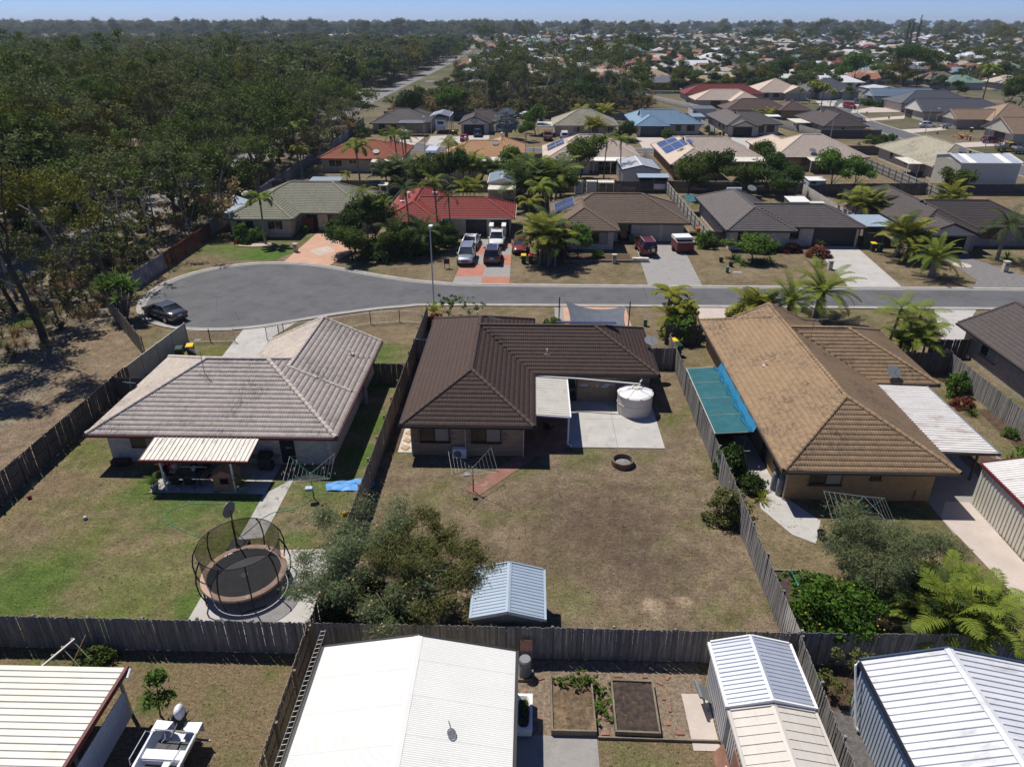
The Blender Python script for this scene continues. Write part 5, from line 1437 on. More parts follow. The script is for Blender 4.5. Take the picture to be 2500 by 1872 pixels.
# sheds between the rows
gable_shed('white roofed cream shed half hidden by palms',-17.6,-9.3,122.8,131 - 1.5,2.5,3.3,'trim','white_metal','cream_wall_metal','cream_trim')
gable_shed('cream shed with blue-grey roof behind the red roofed house',-6.5,-2.3,108.0,115.5,2.5,3.1,'trim','blue_grey_metal','cream_wall_metal','cream_trim'); awning('ribbed verandah on the cream and blue-grey shed',-6.4,-2.3,105.6,107.9,2.0,2.2,'stained_metal')
gable_shed('grey ribbed shed with pale roof beside the two tall palms',14.8,21.0,119.0,128.4,2.5,3.2,'trim','old_white_metal','grey_wall_metal','dark_trim')
av=thing('aviary','blue-roofed aviary on stumps at the back fence','aviary',(19,114,0)); ribbed(av,(16.6,113.4,2.35),(1,0,0),4.9,(0,2,.25),'deck','blue_grey_metal')
MB().box(16.8,21.3,113.8,115.2,.35,.5).build('floor','timber',av); MB().box(16.8,21.3,115.2,115.3,.5,2.3).box(16.8,16.9,113.8,115.2,.5,2.3).box(21.2,21.3,113.8,115.2,.5,2.3).build('wall','garage_brown',av); MB().box(19.2,21.2,113.74,113.8,.5,1.3).build('panel','white_trim',av)
for x_ in (16.9,19.1,21.2): MB().box(x_ - .06,x_ + .06,113.75,113.87,0,2.35).build('post','timber',av)
for x0_,x1_,l_ in ((6.8,8.0,'left grey metal garden cupboard at the back fence'),(8.6,10.1,'right grey metal garden cupboard at the back fence')):
    t_=thing('garden_cupboard',l_,'cupboard',(x0_,112.5,0)); ribbed(t_,(x0_,112.2,0),(1,0,0),x1_ - x0_,(0,0,1.9),'trim','grey_wall_metal','wall_sheet'); MB().box(x0_,x1_,112.22,113.2,0,1.88).build('body','grey_wall_metal',t_); MB().box(x0_ - .05,x1_ + .05,112.15,113.3,1.9,1.95).build('lid','stained_metal',t_)
awning('low pale covered bench between cupboards and aviary',10.4,12.9,112.6,114.2,1.7,1.8,'stained_metal','cream_trim')
# tall cream shed
tsd=thing('shed','tall cream metal shed with blue roof and two white skylight strips','shed',(71.5,120,0))
ribbed(tsd,(67,116,4.35),(1,0,0),1.2,(0,4,.75),'trim','silver_metal',pw=1.2)
for x_,w_,m_ in ((68.2,1.15,'white_metal'),(69.35,4.2,'silver_metal'),(73.55,1.15,'white_metal'),(74.7,1.6,'silver_metal')): ribbed(tsd,(x_,116,4.35),(1,0,0),w_,(0,4,.75),'trim',m_,pw=.76)
ribbed(tsd,(76.3,124,4.35),(-1,0,0),9.3,(0,-4,.75),'trim','silver_metal')
ribbed(tsd,(67.1,116.1,0),(1,0,0),9.1,(0,0,4.3),'trim','cream_wall_metal','wall_sheet'); ribbed(tsd,(67.1,123.9,0),(0,-1,0),7.8,(0,0,4.3),'trim','cream_wall_metal','wall_sheet')
MB().face((67.1,116.1,4.3),(67.1,120,5.05),(67.1,123.9,4.3)).face((76.2,116.1,0),(76.2,123.9,0),(76.2,123.9,4.3),(76.2,120,5.05),(76.2,116.1,4.3)).build('end_wall','cream_wall_metal',tsd)
tr_=MB(); tr_.box(66.95,76.35,115.88,115.98,4.2,4.36)
for x_ in (66.98,76.32): tr_.bar((x_,115.95,4.38),(x_,120,5.14),.1,.2).bar((x_,124,4.38),(x_,120,5.14),.1,.2)
tr_.build('barge_trim','white_trim',tsd)
for x_ in (70.3,75.3): v_=thing('roof_ventilator','black ridge vent on the tall cream shed','vent',(x_,120.3,5.1),0,'black vents on the tall shed'); MB().tube([(0,0,-.1),(0,0,.25),(0,0,.4)],[.15,.18,.25],8).build('turbine','black_plastic',v_,world=0)
def small_shed(label,x0,x1,y0,y1,z,rmat,wmat):
    t=thing('garden_shed',label,'shed',((x0 + x1) / 2,(y0 + y1) / 2,0)); MB().box(x0,x1,y0,y1,0,z).build('wall',wmat,t)
    MB().add([(x0 - .1,y0 - .1,z),(x1 + .1,y0 - .1,z),(x1 + .1,y1 + .1,z + .18),(x0 - .1,y1 + .1,z + .18),(x0 - .1,y0 - .1,z + .05),(x1 + .1,y0 - .1,z + .05),(x1 + .1,y1 + .1,z + .23),(x0 - .1,y1 + .1,z + .23)],[(0,1,5,4),(1,2,6,5),(2,3,7,6),(3,0,4,7),(4,5,6,7)]).build('roof',rmat,t)
    MB().box(x0 + .3,x0 + 1.1,y0 - .04,y0 - .003,.05,min(z - .15,1.85)).build('door','dark_metal',t); return t
small_shed('dark green shed with white roof beside the grey-brown house',35.4,38.0,98.6,101.2,2.0,'white_metal','green_wall_metal'); small_shed('small cream shed behind the dark green shed',38.4,40.4,98.8,100.4,1.5,'cream_metal','cream_wall_metal')
small_shed('small grey shed with white lid behind the round bush',43.2,45.8,113.9,116,1.9,'white_metal','blue_wall_metal'); small_shed('tall narrow cream cupboard beside the palms',-23.0,-21.8,108.6,110,1.9,'cream_metal','cream_wall_metal')
small_shed('small beige shed beside the palm trunk row',1.7,3.3,199,201,2.5,'white_metal','cream_wall_metal'); small_shed('grey shed with dark green roof behind the charcoal roofed house',44.2,50.6,209.6,216,2.5,'roof_slate','grey_wall_metal')
small_shed('turquoise and white shed over the yellow hedge',60.8,64.2,196.5,199,2.0,'white_metal','teal_shade'); gable_shed('large beige shed with white roof and two vents',117.5,128,268,280,3.0,3.7,'trim','white_metal','cream_wall_metal','dark_trim')
small_shed('blue-grey shed right of the bright blue roof',40.8,44.0,193,199,2.3,'roof_bluegrey','blue_wall_metal')
# the tall carport with a caravan beneath
awt=gable_shed('tall grey gabled carport sheltering a caravan',-24.2,-19.6,178.5,187,3.9,4.5,'trim','silver_metal','grey_wall_metal','white_trim',walls=False,cat='carport',name='carport')
for x_ in (-24.1,-19.7):
    for y_ in (178.7,182.7,186.7): MB().box(x_ - .08,x_ + .08,y_ - .08,y_ + .08,0,3.9).build('post','white_trim',awt)

# fences of the rows behind (too small there to pick boards apart)
def ff(label,a,b,mat='fence_wood',h=1.8,side=1,group=None): return fence(label,a,b,h,mat,near=False,side=side,w=.1,pitch=.11,posts=2.4,seed=int(abs(a[0] * 7 + b[1])),group=group)
ff('grey fence from the shrub toward the red fence panels',(-39.6,66.9),(-39.6,73.6)); ff('red-brown fence panels along the bush beside the green lawn',(-39.6,73.7),(-39.7,86.3),'fence_red')
ff('weathered fence left of the green roofed house',(-40.1,86.4),(-40.9,112.8)); ff('dark fence left of the rust red roofed house',(-40.9,112.9),(-41.5,160)); ff('dark fence left of the bush end house in the fourth row',(-41.6,160.1),(-44,196))
ff('dark back fence behind the green roofed house',(-40.8,113.0),(-19.3,113.0),'fence_wood_dark'); ff('dark back fence behind the red roofed house',(-19.2,113.2),(.6,113.4),'fence_wood_dark'); ff('dark back fence behind the brown roofed house',(.7,113.6),(21.1,113.9),'fence_wood_dark')
ff('dark back fence behind the grey-brown roofed house',(21.2,113.9),(42.4,113.2),'fence_wood_dark'); ff('dark back fence behind the chocolate roofed house',(42.5,111.8),(61.2,113.4),'fence_wood_dark'); ff('dark fence in front of the tall cream shed',(61.3,112.9),(76.5,113.1),'fence_wood_dark')
ff('long fence with exposed rails right of the chocolate roofed house',(61.3,136.2),(61.1,76),'fence_wood',side=-1); ff('fence between the brown and grey-brown roofed houses',(21.1,113.7),(21.2,84.2),'fence_wood',side=-1)
ff('dark gate left of the grey-brown roofed house',(21.3,84.1),(23.2,84.1),'fence_wood_dark'); ff('fence between the grey-brown and chocolate roofed houses',(41.7,112),(41.7,84.2)); ff('dark gate by the green bin',(39.6,83.9),(41.6,83.9),'fence_wood_dark')
ff('fence between the pinkish and cream roofed houses',(41.6,146),(41.9,113.4)); ff('fence between the green and red roofed houses',(-19.4,112.8),(-19.4,92)); ff('fence between the rust red and apricot roofed houses',(-20.2,146),(-20.2,113.3))
ff('fence between the apricot and pale cream roofed houses',(.3,146),(.3,113.6)); ff('dark fence right of the apricot roofed house',(-1.2,139),(1.9,139),'fence_wood_dark'); ff('fence between the pale cream and pinkish roofed houses',(22.0,146),(22.0,114))
ff('black fence behind the corner of the brown roofed side street house',(66,172.4),(79.6,172.4),'fence_wood_dark',2.0); ff('dark fence at the top of the cream roofed house',(61.5,150.4),(72,150.0),'fence_wood_dark')
ff('long grey diagonal fence between the charcoal and brown roofed houses',(59.5,207),(66,172.6)); ff('back fence of the fourth row before the bush',(-41,208),(22,208),'fence_wood_dark'); ff('curved pale fence at the end of the bush',(37.5,268),(52,218),'fence_wood')
ff('grey fence behind the bright blue roofed house',(22.3,206),(42.6,206)); ff('fence between the blue and charcoal roofed houses',(42.8,208),(43.0,178)); ff('grey fence left of the blue-grey end-on house',(104,249),(110,249)); ff('grey fence in front of the white gabled slate roof',(108,204),(113.5,204))
ff('fence beyond the park at the far right',(140,330),(210,322)); ff('brown fence behind the slate roofed houses',(132,262),(150,240),'fence_wood_tan')
# ================================================================ VEGETATION
def blanks(): pass
GUM=[make_tree('gum_tree','x',100 + i,12 + (i % 3) * 1.2,.17,(.42,.36,.46,.4)[i % 4],4,.42,3,1.05,(84,74,92,80)[i % 4],.145,
                 ('leaf_gum','leaf_gum_pale','leaf_gum','leaf_wattle','leaf_gum_pale','leaf_gum')[i],('bark_grey','bark_pale','bark_dark','bark_grey','bark_pale','bark_dark')[i]) for i in range(6)]
DENSE=[make_tree('bush_tree','x',200 + i,8.0,.16,.25,5,.5,3,1.25,95,.155,('leaf_dark','leaf_wattle','leaf_gum')[i],'bark_dark') for i in range(3)]
SPARSE=[make_tree('gum_tree','x',300 + i,14.5,.2,.5,3,.36,3,.8,22,.17,('leaf_gum_pale','leaf_gum')[i % 2],('bark_pale','bark_grey')[i % 2],straight=.16) for i in range(3)]
SCRUB=[make_tree('scrub_tree','x',400 + i,5.5,.06,.2,5,.35,2,.6,40,.16,('leaf_olive','leaf_gum_pale','leaf_dry')[i],'bark_grey',straight=.16) for i in range(3)]
YARD=[make_tree('round_tree','x',500 + i,4.6,.12,.3,6,.55,2,.95,230,.13,('leaf_dark','leaf_bright','leaf_gum')[i],'bark_dark') for i in range(3)]
BUSH=[make_bush('bush','x',600 + i,1.0,1.3,26,70,.09,('leaf_dark','leaf_bright','leaf_gum','leaf_russet')[i]) for i in range(4)]
TUFT=[strap_clump('grass_tussock','x',700 + i,60,.8,.012,('leaf_dry','leaf_olive')[i],up=(.9,1.6),droop=.9) for i in range(2)]
FOX=[make_palm('x',10 + i,4.4,.11,11,2.2,'fox' + str(i),('leaf_palm','leaf_palm_yellow')[i],34,.62,.09,.75,(.35,1.2),2.3,'leaf_bright') for i in range(2)]
ALEX=[make_palm('x',20 + i,5.2,.09,9,2.1,'alex' + str(i),('leaf_palm','leaf_palm_dark')[i],22,.5,.055,.55,(.15,1.2),1.9,'leaf_bright',dead=1) for i in range(2)]
CANE=[make_palm('x',30 + i,1.6,.07,10,2.3,'cane' + str(i),('leaf_palm','leaf_palm_dark','leaf_palm_yellow')[i],22,.55,.085,.3,(.45,1.4),1.6,None,lean=.14) for i in range(3)]
QUEEN=make_palm('x',40,3.6,.16,20,3.0,'queen','leaf_palm_dark',34,.6,.045,.5,(-.1,1.25),1.7,dead=3)
PHX=make_palm('x',41,2.0,.30,30,3.1,'phoenix','leaf_palm',40,.45,.05,.15,(-.1,1.3),1.35)
USED=set()
def put(proto,x,y,label,s=1.0,rz=None,group=None,mats=None,z=0.0):
    """first use places the prototype itself, then copies"""
    rz=RN.uniform(0,6.28) if rz is None else rz
    if proto.name not in USED and not mats:
        USED.add(proto.name); proto.location=(x,y,z); proto.rotation_euler=(0,0,rz)
        proto.scale=(s,s,s) if isinstance(s,(int,float)) else s
        proto['label']=label
        if group: proto['group']=group
        return proto
    o=dup(proto,(x,y,z),rz,label,s,group,mats)
    if not group and 'group' in o: del o['group']
    return o
# -- the leaning gum beside the track
bg=make_tree('gum_tree','tall dark-trunked gum leaning left beside the dirt track',901,17.5,.34,.42,3,.42,3,1.35,260,.14,'leaf_gum','bark_dark',lean=.02,straight=.1)
put(bg,*q(3,300,1225),bg['label'],1.0,.4); bg.rotation_euler=(0,RAD(7),0)
bg2=make_tree('gum_tree','thin many-stemmed gum next to the big leaning one',902,8.5,.13,.3,5,.45,3,.55,30,.13,'leaf_gum_pale','bark_grey',lean=.05,straight=.17)
put(bg2,*q(3,365,1045),bg2['label'],1.0,1.0)
put(SPARSE[0],-46,41,'grey gum cut by the left edge of the bush',1.05); put(GUM[1],-48,55,'pale crowned gum overhanging the old road',1.25)
G1='gum trees of the bushland'
def bare(name,label,seed,H,x,y,mat='bark_pale',r0=.06,group=None):
    rg=random.Random(seed); t=thing(name,label,'tree',(x,y,0),0,group); mb=MB()
    for pts,rr,n in grow(rg,H,r0,.25,4,.6,.1,3,straight=.2)[0]: mb.tube(pts,rr,4,cap=False)
    mb.build('branch',mat,t,world=0); return t
bare('bare_tree','small bare white tree against the grey fence',5,2.2,*q(3,960,830)); bare('bare_tree','bare dead tree at the edge of the forest',6,5.5,-47,70,'bark_pale',.1)
# -- forest individuals
rf=random.Random(77); occ=[]
LOOK={id(k): v for k,v in zip(GUM + DENSE + SPARSE + SCRUB,('olive crowned grey gum','pale gum with light bark','olive gum with dark bark','yellow-green wattle','pale crowned slender gum','dark stemmed olive gum','dense dark green tree','dense yellow-green tree','dense olive tree','thin crowned white gum','thin crowned grey gum','thin crowned pale gum','olive scrub tree','grey-green scrub tree','dry brown scrub tree'))}
def free(x,y,d):
    for a,b,r in occ:
        if (a - x) ** 2 + (b - y) ** 2 < (d + r) ** 2 * .25: return False
    return True
ZONES=[(-140,-42.5,62,190,2.2,205),(-75,-58.5,28,62,2.2,14),(-50,-41.5,66,170,2.0,30)]
nt_=0
for (x0,x1,y0,y1,d,n) in ZONES:
    k=0; tries=0
    while k < n and tries < 20000:
        tries += 1
        u=rf.random(); y=y0 + (y1 - y0) * u; x=x1 - (x1 - x0) * (rf.random() ** 1.3) 
        if -59.6 < x < -51.2: continue
        if x < -(y * .78 + 18): continue
        if not free(x,y,d * 2): continue
        occ.append((x,y,d * 2)); k += 1; nt_ += 1
        near_road=x > -52
        c=rf.random()
        if near_road: pr=rf.choice((SPARSE[rf.randrange(3)],GUM[rf.randrange(6)],SCRUB[rf.randrange(3)],DENSE[2],SPARSE[rf.randrange(3)]))
        else: pr=GUM[rf.randrange(6)] if c < .68 else (DENSE[rf.randrange(3)] if c < .85 else SPARSE[rf.randrange(3)])
        s=rf.uniform(.85,1.35) * (1.3 if pr in DENSE else 1.0) * (.8 if near_road and pr not in SCRUB else 1)
        lab=('tall ' if s > 1.08 else 'small ' if s < .85 else '') + LOOK[id(pr)] + ' ' + ('right of the old road' if near_road else 'left of the old road' if x > -75 else 'deeper in' if x > -100 else 'far left') + ', by ' + ('the dirt track' if y < 62 else 'the cul-de-sac' if y < 80 else 'the green roof' if y < 100 else 'the short palms' if y < 122 else 'the rust red roof' if y < 145 else 'the second street' if y < 165 else 'the fourth row')
        put(pr,x,y,lab,(s * rf.uniform(.95,1.2),s * rf.uniform(.95,1.2),s * rf.uniform(.85,1.1)),group=G1)
# bush strip behind the fourth row
for i in range(52):
    x=rf.uniform(-40,34); y=rf.uniform(213,262)
    if -62 < x < -49: continue
    low=x / y < -.105
    pr=rf.choice((SCRUB[0],SCRUB[1])) if low else rf.choice((SPARSE[0],SPARSE[1],GUM[1],GUM[4],SCRUB[0],SCRUB[1],SCRUB[0],DENSE[2],SPARSE[2]))
    s=rf.uniform(.8,1.2) * (1.15 if pr in SPARSE else 1) * (1.3 if pr in SCRUB else 1)
    if low: s=.85
    put(pr,x,y,LOOK[id(pr)] + ' in the bush strip behind ' + ('its left end' if x < -28 else 'the grey hipped roof' if x < -20 else 'the diamond gabled house' if x < -8 else 'the silver palm' if x < 3 else 'the weathered grey roof' if x < 20 else 'the bright blue roof') + (', front edge' if y < 232 else ', back edge'),(s,s,s * rf.uniform(.9,1.15)),group='trees of the bush strip')
for i,(x,y) in enumerate([(-2,222),(12.5,226),(22,224),(8,240),(-14,228),(28,236)]):
    put(SPARSE[i % 3],x,y,('tall white-trunked gum standing above the bush strip, number from left').replace(', number from left',' ' + ('left of centre','in the centre','right of centre','behind the centre','at its left end','at its right end')[i]),1.35)
# -- understorey: scrub mass along the forest edge as stuff
def scatter(name,protos_mesh,pts,label=None,seed=1):
    """one object that repeats a few tree meshes over many points (geometry nodes)"""
    col=bpy.data.collections.new(name + '_kinds')
    for me in protos_mesh:
        o=bpy.data.objects.new(me.name,me); col.objects.link(o)
    me=bpy.data.meshes.new(name); P_=np.array(pts,np.float32)
    me.vertices.add(len(P_)); me.vertices.foreach_set('co',P_[:,:3].ravel().copy())
    for nm,k in (('scl',3),('rot',4),('zs',5)):
        a=me.attributes.new(nm,'FLOAT','POINT'); a.data.foreach_set('value',P_[:,k].copy())
    a=me.attributes.new('idx','INT','POINT'); a.data.foreach_set('value',P_[:,6].astype(np.int32))
    ob=bpy.data.objects.new(name,me); COL.objects.link(ob); ob['kind']='stuff'
    if label: ob['label']=label
    ng=bpy.data.node_groups.new(name,'GeometryNodeTree')
    ng.interface.new_socket('Geometry',in_out='INPUT',socket_type='NodeSocketGeometry'); ng.interface.new_socket('Geometry',in_out='OUTPUT',socket_type='NodeSocketGeometry')
    gi=ng.nodes.new('NodeGroupInput'); go=ng.nodes.new('NodeGroupOutput'); ip=ng.nodes.new('GeometryNodeInstanceOnPoints'); ci=ng.nodes.new('GeometryNodeCollectionInfo')
    ci.inputs['Collection'].default_value=col; ci.inputs['Separate Children'].default_value=True; ci.inputs['Reset Children'].default_value=True
    def at_(nm,ty):
        n=ng.nodes.new('GeometryNodeInputNamedAttribute'); n.data_type=ty; n.inputs['Name'].default_value=nm; return n.outputs['Attribute']
    L=ng.links; L.new(gi.outputs[0],ip.inputs['Points']); L.new(ci.outputs[0],ip.inputs['Instance']); ip.inputs['Pick Instance'].default_value=True
    L.new(at_('idx','INT'),ip.inputs['Instance Index'])
    cr=ng.nodes.new('ShaderNodeCombineXYZ'); L.new(at_('rot','FLOAT'),cr.inputs[2]); L.new(cr.outputs[0],ip.inputs['Rotation'])
    cs=ng.nodes.new('ShaderNodeCombineXYZ'); s_=at_('scl','FLOAT'); L.new(s_,cs.inputs[0]); L.new(s_,cs.inputs[1]); L.new(at_('zs','FLOAT'),cs.inputs[2]); L.new(cs.outputs[0],ip.inputs['Scale'])
    L.new(ip.outputs[0],go.inputs[0])
    md=ob.modifiers.new('scatter','NODES'); md.node_group=ng
    return ob
def merged(name,root,leafmat=None):
    """trunk and crown of a prototype as one mesh for the far masses"""
    me=bpy.data.meshes.new(name); V=[]; F=[]; mi=[]
    for i,c in enumerate(KIDS[root.name]):
        m=c.data; n=len(V); V += [v.co[:] for v in m.vertices]; F += [tuple(j + n for j in p.vertices) for p in m.polygons]; mi += [i] * len(m.polygons); me.materials.append(m.materials[0])
    me.from_pydata(V,[],F); me.polygons.foreach_set('material_index',mi); me.update(); return me
FARK=[]
for i,(leaf,h,cr_) in enumerate((('leaf_gum',10,1.9),('leaf_gum_pale',11,1.9),('leaf_dark',8,2.1),('leaf_wattle',9,2.0),('leaf_far',11,1.9),('leaf_palm_dark',7,1.8))):
    FARK.append(merged('far_tree',make_tree('far_tree','x',800 + i,h,.15,.4,4,.55,2,cr_ * .9,120,.3,leaf,'bark_grey')))
for o in [o for o in bpy.data.objects if o.name.startswith('far_tree')]:
    for c in list(o.children): bpy.data.objects.remove(c)
    bpy.data.objects.remove(o)
rs_=np.random.RandomState(5)
def pts_in(n,fx,seed,s=(.8,1.3),kinds=6):
    r=random.Random(seed); out=[]
    for _ in range(n):
        p=fx(r)
        if p is None: continue
        k=r.uniform(*s); out.append((p[0],p[1],0,k * r.uniform(.9,1.25),r.uniform(0,6.28),k * r.uniform(.8,1.15),r.randrange(kinds)))
    return out
def in_left(r):
    y=150 + 620 * r.random() ** 1.15; x=-60.5 - (y * .75 - 10) * r.random()
    if y < 190 and x > -140: return None
    if x > -85 and 258 < y < 294: return None
    return x,y
def in_edge(r):
    y=r.uniform(170,800); x=r.uniform(-51.5,-46) if y < 210 or y > 330 else None
    return None if x is None else (x,y)
scatter('bushland',FARK,pts_in(5200,in_left,21,(.85,1.35)) ,'dark gum forest filling the left and running to the horizon')
def in_under(r):
    y=r.uniform(30,190); x=-42 - r.random() ** 1.2 * (y * .7 + 15)
    if -60 < x < -51: return None
    if x > -50 and y < 62: return None
    return x,y
SCR_M=[merged('undergrowth',p) for p in (SCRUB[0],SCRUB[1],SCRUB[2],BUSH[0],BUSH[2])]
scatter('undergrowth',SCR_M,pts_in(1100,in_under,22,(.4,.95),5),'scrubby undergrowth between the gum trunks')
def in_strip(r):
    x=r.uniform(-38,34); y=r.uniform(209,270)
    if x / y < -.105 and y > 245: return None
    return (x,y)
scatter('undergrowth',SCR_M,pts_in(520,in_strip,23,(.6,1.1),3),'grey scrub of the bush strip behind the fourth row')
# tussocks by the track
TM=[]
for t_ in TUFT:
    me=bpy.data.meshes.new('tussock'); V=[]; F=[]
    for c in t_.children:
        mt=Matrix.LocRotScale(c.location,c.rotation_euler,c.scale); n=len(V); V += [tuple(mt @ v.co) for v in c.data.vertices]; F += [tuple(j + n for j in p.vertices) for p in c.data.polygons]
    me.from_pydata(V,[],F); me.materials.append(TUFT[0].children[0].data.materials[0] if t_ is TUFT[0] else TUFT[1].children[0].data.materials[0]); me.update(); TM.append(me)
def in_tus(r):
    x=r.uniform(-52,-36.5); y=r.uniform(38,78)
    if x > -41 and y < 56: return None
    if x > -40 and y > 56: return None
    return x,y
scatter('dry_grass',TM,pts_in(420,in_tus,31,(.6,1.6),2),'dry tussock grass beside the dirt track')
for t_ in TUFT:
    for c in list(t_.children): bpy.data.objects.remove(c)
    bpy.data.objects.remove(t_)
put(BUSH[1],*q(3,215,1080),'bright green weeds at the foot of the leaning gum',(1.3,1.3,.35)); put(BUSH[1],*q(3,500,1005),'low green weeds beside the track',(.7,.7,.2)); put(SCRUB[2],*q(3,520,1170),'dry brown bush beside the dirt track',.55); put(SCRUB[2],*q(3,390,1290),'tuft of straw-coloured grass by the leaning gum',.35); put(SCRUB[0],*q(3,880,690),'grey-green sapling at the grey fence',.75)

# -- cul-de-sac shrub (dragon trees)
ROS=[strap_clump('leaf_rosette','x',60 + i,26,.75,.035,'leaf_bright',up=(.2,1.5),droop=.9) for i in range(1)][0]
dr=thing('dragon_tree','bright green spiky dragon tree clump behind the silver sedan','tree',(*q(3,800,1055),0))
rg_=random.Random(8); rosm=[(c.data,c.rotation_euler.copy(),c.scale.copy()) for c in ROS.children]
V=[]; F=[]
for (m_,r_,s_) in rosm:
    mt=Matrix.LocRotScale(Vector((0,0,0)),r_,s_); n=len(V); V += [tuple(mt @ v.co) for v in m_.vertices]; F += [tuple(j + n for j in p.vertices) for p in m_.polygons]
rme=bpy.data.meshes.new('leaf_rosette'); rme.from_pydata(V,[],F); rme.materials.append(M['leaf_bright']); rme.update()
for c in list(ROS.children): bpy.data.objects.remove(c)
bpy.data.objects.remove(ROS)
mb=MB()
for i in range(34):
    a=rg_.uniform(0,6.28); r_=1.75 * math.sqrt(rg_.random()); h=3.5 - .35 * r_ ** 1.6 + rg_.uniform(-.5,.3)
    x_,y_=r_ * math.cos(a),r_ * math.sin(a); mb.tube([(x_ * .15,y_ * .15,0),(x_ * .5,y_ * .5,h * .45),(x_,y_,h)],[.09,.06,.04],5)
    o=bpy.data.objects.new('leaf_rosette',rme); COL.objects.link(o); o.parent=dr; o.location=(x_,y_,h); o.rotation_euler=(-y_ * .25,x_ * .25,a); o.scale=(1.35,) * 3
mb.build('trunk','bark_grey',dr,world=0)
def rosette(label,x,y,s,name='agave',mat=None,group=None):
    o=bpy.data.objects.new(name,rme); COL.objects.link(o); o.location=(x,y,.02); o.scale=(s,s,s * .9); o.rotation_euler=(0,0,RN.uniform(0,6)); tag(o,label,'plant',group); return o

# -- palms of the second and third rows
put(FOX[0],*q(3,1708,568),'foxtail palm on the lawn in front of the green roofed house',1.05)
put(FOX[0],-26.6,112.0,'large foxtail palm in front of the rust red roof',1.35); put(FOX[1],-38.4,121,'small foxtail palm at the bush fence left of the rust red roof',1.0); put(FOX[0],-41.0,128,'foxtail palm at the bush edge above the green roof',1.5); put(FOX[0],-28.8,112.6,'short palm behind the dark back fence',.55)
for i,(x,y,s) in enumerate([(-22.5,123,1.25),(-20.6,121,1.2),(-21.8,125.5,1.15)]): put(ALEX[i % 2],x,y,'slender palm ' + ('left','right','rear')[i] + ' of the trio beside the rust red roof',s)
for i,(x,y,s) in enumerate([(-13.6,121,1.05),(-11.9,120.5,.95)]): put(ALEX[0],x,y,('left' if i == 0 else 'right') + ' slender palm in front of the white shed',s)
def cane_clump(label,x,y,n,s,kind=0,spread=.9,dark=.4):
    t=thing('cane_palm',label,'palm tree',(x,y,0))
    for i in range(n):
        a=2.4 * i; r_=spread * math.sqrt((i + .3) / n); pr=CANE[kind if RN.random() > dark else 1]; k=s * RN.uniform(.75,1.2)
        mt=Matrix.LocRotScale(Vector((r_ * math.cos(a),r_ * math.sin(a),0)),Matrix.Rotation(RN.uniform(0,6.28),3,'Z'),Vector((k,k,k)))
        for ch in KIDS[pr.name]:
            c=ch.copy(); COL.objects.link(c); c.parent=t; c.matrix_basis=mt @ ch.matrix_basis
    return t
cane_clump('golden cane palm clump in front of the white roofed shed',-9.8,119.5,5,1.5,0,1.4); cane_clump('dark cane palm clump left of the red tiled roof',-21.5,113.8,8,1.45,1,2.0,.7)
cane_clump('cane palm clump right of the white roofed shed',-6.3,119.5,4,1.15,0,1.0); cane_clump('small palm clump behind the red tiled roof',-9.5,107.0,4,1.0,2,1.6); cane_clump('tall green palm clump between the red and brown roofs',1.0,103.5,14,2.0,0,2.6,.35)
cane_clump('cane palms beside the blue roofed shed',-4.8 + 3.6,118.5,4,1.3,2,1.4); cane_clump('yellowish palm clump on the lawn beside the maroon wreck',1.9,76.2,7,1.45,2,1.1,.2); cane_clump('palm clump over the brown roofed house driveway side',1.3,79.5,4,1.35,1,1.0,.5)
put(FOX[0],*q(4,1285,880),'big foxtail palm left of the brown roofed house',1.15); put(FOX[1],q(4,1285,880)[0] - 1.2,84.5,'foxtail palm behind the big one by the brown roof',.95)
for i,(cx_,cy_,s_,l_) in enumerate([(1695,520,1.1,'left of two palms in front of the pale cream roof'),(1800,522,1.1,'right of two palms in front of the pale cream roof')]): put(ALEX[0],*q(4,cx_,cy_),l_,s_)
for i,(x,y,s,l) in enumerate([(-19.4,83.0,1.05,'thin drooping palm at the left end of the red roof'),(-14.2,82.6,1.15,'tall drooping palm before the red roof'),(-11.2,84.6,1.2,'tall thin palm in the middle of the red roof'),(-9.6,84.2,.95,'palm beside the dark garage of the red roofed house'),(-16.8,82.0,.9,'short drooping palm in the shrubbery')]): put(ALEX[1 if i % 2 else 0],x,y,l,s)
cane_clump('dark palms in the shrubbery before the red roof',-13.8,80.6,6,1.25,1,2.0,.7)
cane_clump('golden palm clump behind the grey-brown roof',43.4,95.0,7,1.35,2,1.5,.5); cane_clump('golden palm clump left of the grey paved driveway',42.6,80.0,7,1.35,2,1.5,.3); cane_clump('palm clump behind the chocolate roof',57.8,101,6,1.2,2,1.5,.4)
cane_clump('yellow palm in front of the weathered grey roof',14.6,171.5,5,1.5,2,1.3,.0); cane_clump('yellow palm behind the weathered grey roof',12.2,199,4,1.6,2,1.5,.1); cane_clump('yellow palm left of the bright blue roof',18.8,200,4,1.5,2,1.4,.1)
put(PHX,*q(5,1615,1150),'big feathery date palm beside the grey paved driveway',1.0,0.3); put(PHX,*q(5,1480,1060),'smaller date palm behind the big one',.72); put(QUEEN,*q(5,2035,1040),'tall palm on the right of the paved driveway',1.1)
put(PHX,*q(8,690,235),'date palm behind the left end of the tan roof',1.0,1.1); put(PHX,*q(8,880,200),'broad date palm behind the ridge of the tan roof',1.2,2.0); cane_clump('leafy yellow-green palms between the two date palms',20.2,58.6,5,1.1,2,.8,.3)
put(FOX[1],12.2,58.4,'yellow-green foxtail palm left of the tan roof',(1.0,1.0,.62)); put(FOX[1],13.0,57.2,'second yellow-green foxtail palm left of the tan roof',(.85,.85,.5)); cane_clump('low yellow-green palm clump behind the palings left of the tan roof',12.4,57.0,3,.8,2,.6,.1); cane_clump('leafy low palms in the clump behind the tan roofed house',30.0,51.8,5,.95,0,1.1,.3)
